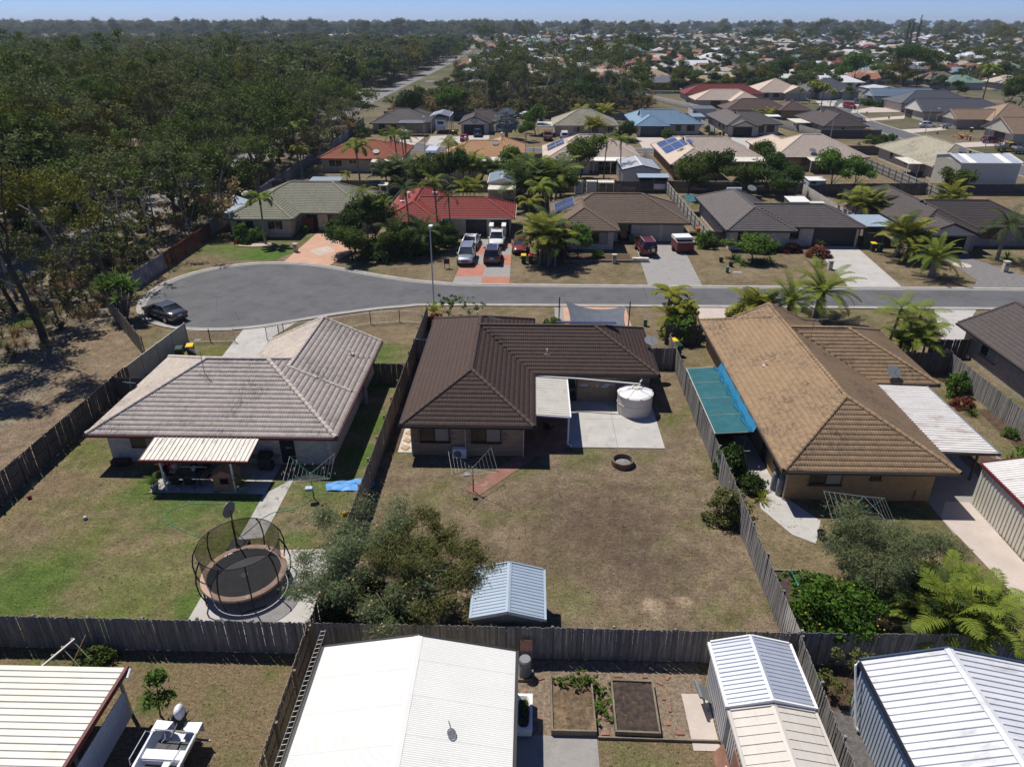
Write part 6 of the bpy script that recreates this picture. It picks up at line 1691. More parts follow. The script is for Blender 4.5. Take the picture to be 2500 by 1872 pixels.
for i,(x,y,s) in enumerate([(29.2,51.8,.68),(30.2,52.6,.75),(28.7,52.9,.82),(30.9,51.6,.62),(31.8,52.4,.55)]): put(ALEX[0],x,y,('left front','middle','tallest rear','right front','smallest, rightmost')[i] + ' palm of the clump behind the tan roofed house',(s * 1.5,s * 1.5,s * .85))
cane_clump('large golden cane palm at the bottom fence',18.0,23.3,14,.95,0,1.5,.25)
for i,(cx_,cy_,s_) in enumerate([(830,660,1.1),(905,690,1.2),(960,705,1.0),(760,660,.8)]): put(FOX[1],*q(2,cx_,cy_ + 5),'yellow foxtail palm near the side street corner',s_,group='foxtail palms at the side street')
put(FOX[0],146.4,251.9,'lone tall palm in the dry park at the right',2.0)
cane_clump('row of little palms behind the charcoal roofed houses',62,204,4,.9,2,3.5,.2)

# silver fan palm
sv=thing('silver_fan_palm','round silver-blue fan palm beside the diamond gabled house','palm tree',(*q(4,1070,262),0))
MB().tube([(0,0,0),(0,0,3.6)],[.4,.35],10).build('trunk','palm_trunk',sv,world=0)
fm=MB()
for k in range(15):
    a=(k - 7) / 7 * 2.2; d_=Vector((math.cos(a),math.sin(a),0)); s_=Vector((-math.sin(a),math.cos(a),0)) * .12
    b_=Vector((1.6,0,.15)); fm.add([b_,b_ + d_ * .55 + s_ + Vector((0,0,.06)),b_ + d_ * 1.15 - Vector((0,0,.1)),b_ + d_ * .55 - s_ + Vector((0,0,.06))],[(0,1,2,3)])
fm.tube([(0,0,0),(1.6,0,.15)],.03,3); fmm=fm.mesh('frond','leaf_silver')
for i in range(42):
    o=bpy.data.objects.new('frond',fmm); COL.objects.link(o); o.parent=sv; o.location=(0,0,3.5); o.rotation_euler=(RN.gauss(0,.3),.75 - 2.1 * (i / 41),i * 2.4); o.scale=(1.25,) * 3

# -- yard trees and shrubs
put(YARD[0],-20.4,80.4,'dark leafy tree right of the terracotta driveway',1.15); put(YARD[0],-18.6,83.5,'tall dark tree behind the leafy one by the red roof',1.3); put(YARD[2],-20.0,76.9,'glossy light green tree at the corner of the terracotta driveway',.85)
put(YARD[0],-12.9,77.6,'round dark shrub in front of the red roofed house',.62); put(YARD[2],-15.4,77.9,'feathery green shrub in front of the red roofed house',.75); put(BUSH[0],-10.2,83.6,'dark bush at the dark garage',1.5); put(BUSH[0],-17.4,79.6,'dark bush between the trees in front of the red roof',1.8); put(BUSH[1],-18.6,78.0,'green bush by the kerb before the red roof',1.0)
put(YARD[2],*q(4,1545,525),'round tree with fine leaves before the pale cream roof',1.5); put(YARD[0],*q(5,230,575),'dark laurel tree behind the grey-brown roof',(1.45,1.4,1.25)); put(YARD[2],*q(5,50,640),'olive green tree at the corner of the brown roof fence',1.35); put(YARD[0],*q(5,40,470),'dark green tree left of the laurel',.9)
put(YARD[1],*q(5,950,610),'light green spreading tree in front of the yellow brick house',1.35); put(BUSH[1],*q(5,715,540),'round clipped green bush before the yellow brick house',(2.3,2.3,2.2)); put(YARD[0],*q(5,560,600),'dark tree by the fence of the grey-brown house',1.35); put(YARD[1],*q(5,530,440),'bright green shrub beside the black dog',.95); put(BUSH[0],*q(5,400,600),'dark bush beside the laurel',2.0); put(BUSH[0],*q(4,1400,590),'dark hedge behind the brown roof',(2.6,1.6,1.9)); put(YARD[1],-3.0,122.0,'light green tree below the apricot roof',1.15)
put(YARD[1],*q(4,1255,235),'light green tree right of the silver palm',1.35); put(BUSH[0],*q(4,1825,235),'clipped dark hedge left of the blue garage',(1.6,1.2,1.9)); put(BUSH[1],*q(4,1845,285),'green hedge along the blue garage driveway',(1.4,2.6,.9)); put(BUSH[3],*q(4,2145,215),'magenta bougainvillea before the blue roofed house',(2.0,1.4,1.7)); put(BUSH[1],*q(4,2110,255),'round green bush in front of the magenta one',1.6)
put(BUSH[2],*q(4,275,235),'low grey-green bush before the fourth row bush end house',(2.6,1.8,.9)); put(BUSH[1],*q(4,350,225),'two bright green shrubs beside the carport ute',(2.2,1.2,.8)); put(BUSH[0],*q(4,140,245),'dark bush at the left end of the fourth row',2.0); put(BUSH[1],*q(4,130,262),'green bush at the left end of the fourth row',1.1)
put(BUSH[1],*q(3,1560,545),'light green bamboo shrub before the green roofed house',(1.3,1.0,1.9)); put(BUSH[1],*q(3,1665,550),'green shrub at the foot of the foxtail palm',(1.3,1.0,1.3)); put(BUSH[0],*q(3,1590,565),'small dark shrub in the round garden bed',.8); put(BUSH[3],*q(3,1527,570),'small red shrub at the round garden bed',.45); put(BUSH[1],*q(3,1970,495),'pink rose bush before the dark red screen',.8)
put(YARD[1],*q(4,1525,1030),'sparse light green sapling in front of the brown roofed house',.8); put(BUSH[1],*q(4,1655,1030),'small green shrub right of the sapling',.75); put(BUSH[3],*q(4,1370,1010),'dark red leaved shrub beside the yellow palms',(1.8,1.2,1.2)); put(BUSH[0],*q(4,1420,960),'dark shrub under the brown roof window',(1.5,1.0,1.1))
put(YARD[1],*q(5,465,1050),'flat topped twisted tree in front of the grey-brown roofed house',(1.05,.95,.62)); put(BUSH[0],*q(5,560,990),'dark shrub under the grey-brown roof windows',(1.7,1.0,.9)); put(BUSH[1],*q(5,170,960),'yellow-green potted shrubs at the grey-brown roofed house',(1.3,1.2,1.5)); put(BUSH[3],*q(5,890,1020),'pinkish shrub beside the letterbox',(1.3,1.1,.9)); put(BUSH[3],*q(5,720,990),'dark red shrub by the front door',(1.1,.9,.8))
for i,(cx_,cy_,s_) in enumerate([(370,1050,1.5),(400,1075,1.2),(345,1035,1.1),(545,1065,1.5),(580,1045,1.2),(510,1070,1.3),(880,1080,1.3),(910,1070,1.0),(2100,1030,1.4)]): rosette('blue-green agave in front of the grey-brown roofed house' if i < 8 else 'agave at the right of the paved driveway',*q(5,cx_,cy_),s_,group='agaves before the grey-brown roof' if i < 8 else None)
for i,(cx_,cy_,s_) in enumerate([(1150,300,1.4),(1070,255,1.2)]): rosette('orange and red flowering clump ' + ('beside the side street','')[i > 0] + ('at the brown roof corner' if i else ''),*q(5,cx_,cy_),s_)
for k_,(x,y,l) in enumerate([(q(2,1180,855) + ('orange bromeliad bed at the side street corner',)),(q(2,1820,890) + ('orange bromeliad bed before the cream gable',))]): put(BUSH[3],x,y,l,(2.2,1.8,.9),mats={'foliage': 'flower_orange'})
for i,(cx_,cy_,s_,l_) in enumerate([(1190,680,1.6,'first round bush by the blue-grey end-on house'),(1225,680,1.8,'second round bush by the blue-grey end-on house'),(1290,690,1.7,'dark clipped bushes before the slate roof'),(1345,680,2.0,'tall dark bush before the slate roof'),(1235,925,1.6,'yellow-green bush behind the black fence'),(1300,915,1.3,'small yellow bush behind the black fence'),(1365,905,1.2,'yellow bush at the kerb of the side street'),(190,850,1.3,'bush at the left of the charcoal roofed house'),(205,895,1.3,'green bush at the edge of the cream driveway'),(155,905,1.0,'low bush left of the cream driveway')]): put(BUSH[(1,2,0)[i % 3]],*q(2,cx_,cy_),l_,s_)
put(YARD[1],*q(2,865,640),'yellow flowering round tree before the navy garage',1.3,mats={'crown': 'leaf_palm_yellow'}); put(YARD[1],*q(2,1080,640),'small yellow-green tree right of the navy garage',.9)
# hedge
put(BUSH[1],60,206.2,'yellow flowering hedge before the long dark roofed house',(8.0,.8,.8),rz=0,mats={'foliage': 'leaf_palm_yellow'})
# behind the middle house and right house
def plumeria(label,x,y,n,s,seed):
    rg=random.Random(seed); t=thing('frangipani_tree',label,'tree',(x,y,0)); mb=MB(); cl=[]
    for pts,rr,k in grow(rg,2.2 * s,.07,.35,6,.75,.05,2,straight=.12)[0]: mb.tube(pts,rr,4,cap=False); cl.append(pts[-1])
    mb.build('trunk','bark_grey',t,world=0)
    V,F=leaves([(p.x,p.y,p.z,.2) for p in cl],n,.16,np.random.RandomState(seed),.9,.3,.3); link('foliage',mesh_q('foliage',V,F,'leaf_bright'),t,world=0); return t
plumeria('sparse frangipani behind the left end of the dark roof',-7.2,59.2,16,1.25,3); plumeria('grey-branched frangipani beside the light pole',-5.4,59.4,8,1.2,4); put(CANE[2],-8.4,58.8,'yellow-green cane plant at the fence end',.6); put(BUSH[3],-8.2,57.6,'purple leaved shrub by the grey gate fence',(.8,.8,1.1))
put(BUSH[1],1.9,57.4,'green shrub left of the grey shade sail',(.9,.8,.9)); put(BUSH[1],12.6,55.6,'dark round shrub below the variegated one',(1.5,1.3,1.8)); put(BUSH[2],12.7,56.3,'white and green variegated shrub left of the tan roof',(1.5,1.4,2.5),mats={'foliage': 'leaf_palm_yellow'}); put(BUSH[2],18.4,58.2,'pale variegated shrub between the date palms',(1.4,1.2,2.3),mats={'foliage': 'leaf_palm_yellow'})
put(BUSH[3],24.0,57.6,'low red and yellow plants at the foot of the date palm',(1.4,.9,.7)); put(BUSH[1],29.3,50.4,'yellow croton at the foot of the palms',(.8,.6,.6),mats={'foliage': 'leaf_palm_yellow'})
# grevillea over the shed, two crowns
gv=make_tree('grevillea_tree','sprawling grevillea with apricot flowers over the bottom fence',41,4.6,.16,.2,7,1.1,3,.75,430,.085,'leaf_grevillea','bark_grey',asp=.16,shell=.2,lean=.1,straight=.2)
put(gv,-6.5,23.9,gv['label'],(1.08,1.05,.98),.5)
gw=make_tree('bottlebrush_tree','olive green bottlebrush beside the small blue-grey shed',43,4.2,.14,.22,8,1.0,3,.72,400,.08,'leaf_olive','bark_dark',asp=.25,shell=.2,straight=.18)
put(gw,-4.4,24.4,gw['label'],(.95,.92,.92),1.4)
put(BUSH[0],-7.2,23.4,'dark green shrub beneath the grevillea',(1.9,1.3,1.9)); bare('bare_shrub','bare twiggy shrub with pink buds above the bottlebrush',44,2.6,-5.4,28.4,'bark_grey',.05)
for (t_,nn,rr_,seed_,col_) in ((gv,70,2.9,1,'flower_orange'),):
    mb=MB(); rg=random.Random(seed_); tips=[v.co for v in t_.children[0].data.vertices if v.co.z > 2.0]
    for i in range(nn): p=rg.choice(tips); mb.ball((p[0] * 1.08,p[1] * 1.08,p[2] + rg.uniform(.15,.5)),rg.uniform(.035,.06),5,4)
    mb.build('blossom',col_,t_,kind='stuff',world=0)
# right yard
gr=make_tree('grevillea_tree','fine leaved grey-green grevillea before the tan brick wall',45,4.2,.13,.3,6,.95,3,.7,380,.09,'leaf_grevillea','bark_dark',asp=.16,shell=.2,straight=.18)
put(gr,16.0,25.1,gr['label'],(1.25,1.0,.92),.3)
lm=make_bush('citrus_tree','round dark citrus tree with yellow fruit at the bottom fence',46,1.9,2.7,60,150,.085,'leaf_citrus','tree',6,cr=.26)
put(lm,13.5,23.2,lm['label'],(1.25,1.0,1.1)); mb=MB(); rg=random.Random(4)
for i in range(34):
    a=rg.uniform(0,6.28); e=rg.uniform(.25,1.3); mb.ball((1.6 * math.cos(a) * math.cos(e),1.6 * math.sin(a) * math.cos(e),.8 + 1.6 * math.sin(e)),.04,5,4)
mb.build('lemon','fruit_yellow',lm,kind='stuff',world=0)
mr=make_bush('climbing_rose','twiggy flowering shrub with white blooms on the grey fence',47,.95,2.0,34,170,.06,'leaf_olive','shrub',9); put(mr,10.7,31.2,mr['label'],(.95,1.25,1.0)); mb=MB()
for i in range(22): mb.ball((rg.uniform(-.9,.9),rg.uniform(-.9,.9),rg.uniform(.6,2.0)),.03,5,3)
mb.build('blossom','flower_white',mr,kind='stuff',world=0)
put(BUSH[0],12.0,35.4,'dark climber under the teal awning',(1.0,.9,1.7)); put(BUSH[0],12.8,34.0,'purple-dark shrub by the side path',(.8,.8,.9)); rosette('yellow bromeliad on the pale side path edge',13.1,33.0,1.0,'bromeliad').data=rme
ye=bpy.data.meshes.new_from_object(bpy.data.objects['bromeliad']) if False else rme.copy(); ye.materials.clear(); ye.materials.append(M['leaf_palm_yellow']); bpy.data.objects['bromeliad'].data=ye
put(BUSH[1],30.7,36.6,'round green bush in the garden bed at the right',(1.25,1.4,1.15)); put(BUSH[1],31.2,40.4,'small green bush further along the right garden bed',.5); put(BUSH[2],31.0,33.4,'dull green bush in the right garden bed',(.8,1.2,.7)); put(BUSH[1],30.9,46.2,'light green climber on the grey fence by the bins',(.8,1.1,1.3)); put(BUSH[3],30.2,44.2,'orange-red bromeliad clump by the grey fence',(.7,.7,.6)); rosette('orange bromeliad in the garden bed by the fence',30.3,43.2,1.0)
put(BUSH[3],22.8,22.6,'small purple flowering bush at the right bottom fence',.6)
# bottom yards
put(SCRUB[0],12.9,20.3,'thin yellow-green shrub behind the bottom right fence',(.38,.38,.42)); put(BUSH[1],11.7,20.4,'small leafy green plant in the fence corner',(.35,.35,.5)); put(BUSH[1],14.3,20.6,'small bright green plant by the bottom fence',(.4,.4,.5)); put(BUSH[1],13.1,19.6,'low green plant under the thin shrub',(.35,.3,.3))
st=make_tree('young_tree','young mango tree on the lawn by the cream carport',48,2.6,.045,.6,4,.5,1,.38,60,.12,'leaf_bright','bark_grey',asp=.35,lean=.12); put(st,-14.15,18.35,st['label'],1.0,2.0)
put(BUSH[2],-18.1,20.9,'straggly weed clump behind the leaning rack',(.9,.5,.6)); rosette('white flowering plant beside the navy trimmed shed',11.7,16.6,.5)

put(BUSH[0],-14.8,79.2,'tall dark shrub hiding the left wall of the red roofed house',(2.2,1.8,3.0)); put(BUSH[2],-12.0,80.4,'olive shrub below the tall thin palm',(1.8,1.5,2.2)); put(YARD[0],-9.9,81.6,'dark tree at the left garage door',.72); put(BUSH[0],-16.6,77.2,'dark shrub nearest the kerb',(1.6,1.3,1.5))
# small weeds, clover and dead tufts through the near lawns
TW=[]
for i_,(m_,n_) in enumerate((('leaf_dry',16),('leaf_olive',14),('leaf_bright',12),('litter_twig',5))):
    V,F=leaves([(0,0,.02,.09)],n_,.035,np.random.RandomState(i_),.7,.1); TW.append(mesh_q('tuft',V * np.array([1,1,.6]) + np.array([0,0,.02]),F,m_))
AV=[(-26,-11,35,49.5),(-21.8,-13.6,28.8,36),(-15.2,-9,21.6,28.2),(-7.8,8.8,36.8,54),(2.5,8.8,38,45),(-3.6,.5,33,38),(-2.3,.8,21.7,24.8),(13.3,23.3,32.8,54),(22.4,27,22,45),(-8.8,-.3,8,19.6),(-22,-15,8,18.7),(-.4,7.3,17.8,21.4),(-.4,2.7,8,18),(7,30,8,20),(23,27.4,43,54)]
def in_lawn(r):
    x=r.uniform(-29,31); y=r.uniform(13,56)
    if y > 21.4 and min(abs(x + 9),abs(x - 11.2)) < .15: return None
    for a,b,c,d in AV:
        if a < x < b and c < y < d: return None
    return x,y
pl_=pts_in(22000,in_lawn,51,(.2,.62),3); pl_=[(x,y,.012,s,r,z,(2 if (k == 2 and (x < -9 or RN.random() < .1)) else k % 2)) for x,y,_,s,r,z,k in pl_] + [(x,y,.012,s,r,z * .5,3) for x,y,_,s,r,z,k in pts_in(900,in_lawn,52,(.3,.9),3)]
scatter('lawn_tufts',TW,pl_,'weeds, clover and dead tufts in the near lawns')

for x,y,k,s_,l in ((-16.2,109.5,2,1.3,'olive tree behind the red roof ridge'),(-12.3,116.5,0,1.25,'dark tree before the white roofed shed'),(-1.4,110.5,1,1.2,'green tree right of the blue-grey roofed shed'),(4.4,109.5,0,1.1,'dark tree at the left of the garden cupboards'),(25.5,115.5,0,.85,'dark tree behind the laurel'),(31.6,112.0,2,1.0,'grey-green tree right of the laurel'),(38.8,110.0,0,1.1,'dark tree behind the dark green shed'),(51,116,1,1.1,'green tree beside the light green spreading tree'),
    (-1.2,166,1,.9,'small green tree at the second street'),(21.6,168,0,.9,'dark hedge tree at the left of the blue garage'),(-41.2,104,2,1.4,'olive tree leaning over the fence of the green house'),(63.6,109.0,2,1.0,'olive shrub at the corner of the railed fence')): put(YARD[k],x,y,l,s_)
for x,y,k,s_,l in ((-45.2,46.5,0,1.15,'tall leafy gum at the left edge behind the leaning one'),(-50.0,50.5,5,1.3,'big leafy gum between track and old road'),(-47.5,60.5,2,1.2,'leafy gum left of the dragon tree'),(-61.5,52.0,0,1.4,'big gum on the far side of the old road at the left edge'),(-62.0,64.0,5,1.5,'tall gum beyond the old road level with the car')): put(GUM[k],x,y,l,s_)
# ================================================================ VEHICLES
def paint(name,col,metal=0.3):
    m,nt,b=nodes_mat(name); b.inputs['Base Color'].default_value=(*col,1); b.inputs['Roughness'].default_value=.28; b.inputs['Metallic'].default_value=metal
    b.inputs['Coat Weight'].default_value=.6; b.inputs['Coat Roughness'].default_value=.08
    c=mixc(nt,ramp(nt,noise(nt,pos(nt),2.5,3),.4,.7,0,.35),col,up(col,.75)); nt.links.new(c,b.inputs['Base Color'])
paint('paint_graphite',(.10,.105,.115),.5); paint('paint_white',(.72,.73,.73),0); paint('paint_silver',(.38,.40,.43),.6); paint('paint_dark',(.075,.07,.075),.5)
paint('paint_maroon',(.16,.012,.025),.3); paint('paint_faded_red',(.20,.035,.035),.1); paint('paint_red',(.38,.015,.02),.2); paint('paint_blue',(.02,.06,.12),.3); paint('paint_orange_red',(.42,.06,.02),.2); paint('paint_yellow',(.65,.42,.02),0); paint('paint_black',(.015,.015,.017),.2)
SHAPES={
 'sedan': dict(L=4.9,W=1.84,H=1.44,st=[(-2.42,.42,.80,.80),(-2.25,.28,.98,.90),(-1.5,.24,1.0,.95),(-.2,.22,.96,.96),(.95,.22,.93,.95),(1.7,.26,.84,.92),(2.25,.30,.72,.84),(2.44,.42,.58,.70)],cab=(-1.75,-.95,.25,1.15)),
 'hatch': dict(L=4.1,W=1.72,H=1.48,st=[(-2.02,.42,.85,.80),(-1.9,.28,1.0,.90),(-1.2,.24,1.0,.95),(0,.22,.97,.96),(.9,.22,.93,.95),(1.45,.26,.84,.92),(1.9,.30,.70,.84),(2.05,.42,.58,.70)],cab=(-1.98,-1.55,.1,1.0)),
 'suv': dict(L=4.65,W=1.88,H=1.76,st=[(-2.3,.5,.95,.85),(-2.2,.34,1.10,.93),(-1.4,.30,1.12,.96),(0,.30,1.10,.97),(1.0,.30,1.06,.96),(1.7,.32,.98,.93),(2.15,.36,.86,.87),(2.32,.48,.70,.76)],cab=(-2.22,-1.95,.3,1.12)),
 'ute': dict(L=5.2,W=1.86,H=1.78,st=[(-2.55,.55,.85,.88),(-2.5,.5,1.02,.93),(-.9,.36,1.04,.95),(.2,.32,1.06,.96),(1.1,.32,1.05,.96),(1.9,.34,1.0,.93),(2.45,.38,.86,.88),(2.6,.50,.70,.78)],cab=(-.85,-.6,.75,1.45)),
}
def make_car(kind,col,label,loc,rz,extra=None,name=None,group=None):
    S=SHAPES[kind]; hw=S['W'] / 2; t=thing(name or {'sedan': 'sedan','hatch': 'hatchback','suv': 'four_wheel_drive','ute': 'utility_truck'}[kind],label,'car',loc,rz,group)
    mb=MB(); rings=[]
    for (x,zl,zb,f) in S['st']:
        w=hw * f; m=(zl + zb) / 2
        half=[(w * .80,zl),(w * .97,zl + .10),(w,m),(w * .985,zb - .10),(w * .90,zb),(w * .5,zb + .025),(0,zb + .035)]
        rings.append([(x,-a,b) for a,b in half] + [(x,a,b) for a,b in half[-2::-1]])
    for r in rings: mb.v += r
    n=len(rings[0])
    for i in range(len(rings) - 1):
        for j in range(n - 1): mb.f.append((i * n + j,i * n + j + 1,(i + 1) * n + j + 1,(i + 1) * n + j))
        mb.f.append((i * n + n - 1,i * n,(i + 1) * n,(i + 1) * n + n - 1))
    mb.f.append(tuple(range(n))[::-1]); mb.f.append(tuple((len(rings) - 1) * n + j for j in range(n)))
    link('body',mb.mesh('body',col,True),t,world=0)
    a,b,c,d=S['cab']; zb=[s[2] for s in S['st'] if s[0] <= 0][-1] + .0; H=S['H']; wb,wr=hw * .90,hw * .70
    # cabin: glass house with pillars and roof
    rf=MB(); zr=H
    rf.add([(b - .06,-wr,zr - .05),(c + .06,-wr,zr - .06),(c + .06,wr,zr - .06),(b - .06,wr,zr - .05),(b + .15,-wr * .8,zr),(c - .2,-wr * .8,zr),(c - .2,wr * .8,zr),(b + .15,wr * .8,zr)],
           [(4,5,6,7),(0,1,5,4),(1,2,6,5),(2,3,7,6),(3,0,4,7)])
    for sy in (-1,1):
        zd=zb - .02
        for (x0,x1) in ((d,c + .05),(a,b - .05),((a + c) / 2 + .2,(b + c) / 2 + .12)): rf.bar((x0,sy * wb * .99,zd),(x1,sy * wr * 1.0,zr - .05),.07,.06)
        rf.bar((b - .05,sy * wr,zr - .055),(c + .05,sy * wr,zr - .06),.07,.05)
    link('cabin',rf.mesh('cabin',col,False),t,world=0)
    g=MB(); e=.02; zd=zb - .05
    B0=[(a + e,-wb + e,zd),(d - e,-wb + e,zd),(d - e,wb - e,zd),(a + e,wb - e,zd)]; T0=[(b,-wr + e,zr - .07),(c,-wr + e,zr - .08),(c,wr - e,zr - .08),(b,wr - e,zr - .07)]
    for nm,i,j in (('side_window',0,1),('windscreen',1,2),('side_window',2,3),('rear_window',3,0)):
        g=MB(); g.face(B0[i],B0[j],T0[j],T0[i]); link(nm,g.mesh(nm,'car_glass'),t,world=0)
    wx=S['L'] * .285; r=.33 if kind in ('sedan','hatch') else .38
    for x in (-wx,wx):
        for sy in (-1,1):
            w=MB(); y0=sy * (hw - .20)
            w.lathe([(r * .6,-.11),(r * .97,-.11),(r,-.07),(r,.07),(r * .97,.11),(r * .6,.11)],16)
            w.v=[(v[0] + x,v[2] + y0 + sy * .1,v[1] + r) for v in w.v]; wo=link('wheel',w.mesh('wheel','tyre',False),t,world=0)
            k=MB(); k.lathe([(r * .62,-.012),(r * .58,.012)],10); k.v=[(v[0] + x,v[2] + y0 + sy * .205,v[1] + r) for v in k.v]; ko=link('rim',k.mesh('rim','rim'),wo,world=0)
    x1=S['st'][-2][0]; x0=S['st'][1][0]; zf=S['st'][-2][2]; zt=S['st'][1][2]
    for sy in (-1,1):
        l=MB(); l.box(x1 - .08,x1 + .1,min(sy * hw * .5,sy * hw * .82),max(sy * hw * .5,sy * hw * .82),zf - .17,zf - .03); link('headlight',l.mesh('headlight','head_lamp'),t,world=0)
        l=MB(); l.box(x0 - .14,x0 + .1,min(sy * hw * .6,sy * hw * .89),max(sy * hw * .6,sy * hw * .89),zt - .26,zt - .08); link('tail_light',l.mesh('tail_light','tail_red'),t,world=0)
        l=MB(); l.box(d - .35,d - .18,min(sy * hw * .93,sy * hw * 1.12),max(sy * hw * .93,sy * hw * 1.12),zb - .02,zb + .13); link('mirror',l.mesh('mirror',col),t,world=0)
    l=MB(); l.box(S['st'][-1][0] - .1,S['st'][-1][0] + .02,-hw * .42,hw * .42,S['st'][-1][2] - .12,S['st'][-1][2] + .02); link('grille',l.mesh('grille','black_plastic'),t,world=0)
    l=MB(); l.box(S['st'][0][0] - .02,S['st'][0][0] + .1,-hw * .25,hw * .25,zt - .30,zt - .17); link('number_plate',l.mesh('number_plate','letter_pale'),t,world=0)
    l=MB(); l.box(S['st'][0][0] - .03,S['st'][0][0] + .12,-hw * .8,hw * .8,.36,.46); link('bumper',l.mesh('bumper','dark_metal'),t,world=0)
    if extra: extra(t,S,hw,zb)
    return t
def ex_rails(t,S,hw,zb):
    m=MB()
    for sy in (-1,1): m.bar((S['cab'][1],sy * hw * .66,S['H'] + .05),(S['cab'][2],sy * hw * .66,S['H'] + .05),.05)
    link('roof_rail',m.mesh('roof_rail','silver_metal'),t,world=0)
def ex_sunroof(t,S,hw,zb):
    ex_rails(t,S,hw,zb); m=MB().box(-.35,.05,-.45,.45,S['H'] + .002,S['H'] + .014); link('sunroof',m.mesh('sunroof','car_glass'),t,world=0)
def ex_spare(t,S,hw,zb):
    ex_rails(t,S,hw,zb); w=MB(); w.lathe([(.2,-.1),(.36,-.1),(.37,.1),(.2,.1)],16); w.v=[(v[2] - 2.42,v[0] - .3,v[1] + .95) for v in w.v]; o=link('spare_wheel',w.mesh('spare_wheel','tyre'),t,world=0)
    k=MB(); k.lathe([(.23,-.012),(.21,.012)],10); k.v=[(v[2] - 2.54,v[0] - .3,v[1] + .95) for v in k.v]; link('rim',k.mesh('rim','rim'),o,world=0)
def ex_service(t,S,hw,zb):
    for sy in (-1,1):
        m=MB().box(-2.7,-.95,min(sy * .5,sy * 1.02),max(sy * .5,sy * 1.02),.75,1.95); link('tool_box',m.mesh('tool_box','white_metal'),t,world=0)
        m=MB().box(.3,1.6,min(sy * hw * .955,sy * hw * 1.005),max(sy * hw * .955,sy * hw * 1.005),.70,1.0); link('reflective_stripe',m.mesh('reflective_stripe','lime'),t,world=0)
    m=MB().box(-2.7,-.95,-1.0,1.0,.62,.74); link('tray',m.mesh('tray','grey_metal'),t,world=0); m=MB().ball((-.1,0,1.9),.1,8,6); link('beacon',m.mesh('beacon','orange_plastic'),t,world=0)
    m=MB().box(-.35,-.2,-.6,.6,1.84,1.98); link('light_bar',m.mesh('light_bar','dark_metal'),t,world=0); m=MB().box(2.5,2.72,-.85,.85,.35,.75); link('bull_bar',m.mesh('bull_bar','paint_black'),t,world=0)
def ex_tray(t,S,hw,zb):
    m=MB().box(-2.7,-.95,-1.0,1.0,1.06,1.14)
    for p in ((-2.7,-2.66,-1,1),(-2.7,-.95,-1,-.96),(-2.7,-.95,.96,1)): m.box(*p,1.14,1.38)
    link('tray',m.mesh('tray','silver_metal'),t,world=0)
    m=MB()
    for x in (-2.6,-1.0):
        for y in (-.9,.9): m.bar((x,y,1.1),(x,y,2.0),.05)
    for y in (-.9,.9): m.bar((-2.6,y,2.0),(1.0,y,2.0),.05)
    for x in (-2.6,-1.4,-.2,1.0): m.bar((x,-.9,2.0),(x,.9,2.0),.05)
    link('ladder_rack',m.mesh('ladder_rack','dark_metal'),t,world=0)
def ex_canopy(t,S,hw,zb):
    m=MB().add([(-2.5,-.85,1.04),(-.75,-.85,1.04),(-.75,.85,1.04),(-2.5,.85,1.04),(-2.3,-.66,1.66),(-.75,-.66,1.7),(-.75,.66,1.7),(-2.3,.66,1.66)],[(4,5,6,7),(0,1,5,4),(1,2,6,5),(2,3,7,6),(3,0,4,7)]); link('canopy',m.mesh('canopy','paint_white'),t,world=0)
    m=MB().add([(-2.47,-.62,1.14),(-2.47,.62,1.14),(-2.34,.54,1.58),(-2.34,-.54,1.58)],[(0,1,2,3)]); link('rear_window',m.mesh('rear_window','car_glass'),t,world=0)
plain('lime',(.35,.75,.03),.5)
def cpos(c,x,y): return q(c,x,y)
PI=math.pi
p_=((q(3,930,1035)[0] + q(3,1060,1085)[0]) / 2 + .65,(q(3,930,1035)[1] + q(3,1060,1085)[1]) / 2 + .75)
make_car('sedan','paint_graphite','dark silver sedan parked half on the kerb of the cul-de-sac',(*p_,.02),math.atan2(1.55,-2.5))
make_car('sedan','paint_white','white sedan nearest the dark garage with its tail to the road',(-7.1,83.3,.02),PI / 2 - .08); make_car('ute','paint_white','white work ute with lime stripes and tool boxes facing the road',(-4.05,84.0,.02),-PI / 2,ex_service)
make_car('suv','paint_silver','silver four wheel drive facing the road on the checkered driveway',(-7.15,77.2,.02),-PI / 2,ex_rails); make_car('suv','paint_dark','dark grey four wheel drive with sunroof seen from behind',(-4.25,77.6,.02),PI / 2,ex_sunroof)
make_car('hatch','paint_faded_red','faded maroon wreck beside the two bins',(-1.25,81.4,.02),-PI / 2); make_car('suv','paint_maroon','maroon four wheel drive with a spare wheel on its tail',(13.35,81.2,.02),PI / 2 + .08,ex_spare)
make_car('ute','paint_white','white ute with canopy before the solar topped carport',(*q(4,415,255),.02),PI / 2 + .15,ex_canopy); make_car('hatch','paint_red','bright red hatchback in the fourth row driveway',(*q(4,800,275),.02),PI / 2); make_car('suv','paint_blue','dark blue four wheel drive at the black garage',(*q(4,887,245),.02),PI / 2)
make_car('ute','paint_orange_red','orange-red ute with racks under the cream flat carport',(*q(4,1335,268),.02),PI / 2,ex_tray); make_car('ute','paint_white','white ute beside the orange-red one',(*q(4,1442,262),.02),PI / 2,ex_canopy)
make_car('hatch','paint_white','white hatchback on a pink driveway of the side street',(100.1,192.5,.02),0,None); make_car('hatch','paint_maroon','maroon hatchback before the light brown roofed house',(101.3,166.6,.02),0); make_car('suv','paint_red','red car at the head of the side street',(97.8,236.6,.02),-PI / 2 + .3); make_car('suv','paint_black','black car parked at the side street kerb',(84.6,199.0,.02),PI / 2)
make_car('ute','paint_yellow','yellow-cabbed ute with ladder rack at the right edge',(98.6,155.6,.02),0,ex_tray); make_car('ute','paint_silver','silver tray ute in front of the yellow one',(100.4,152.6,.02),0,ex_tray)
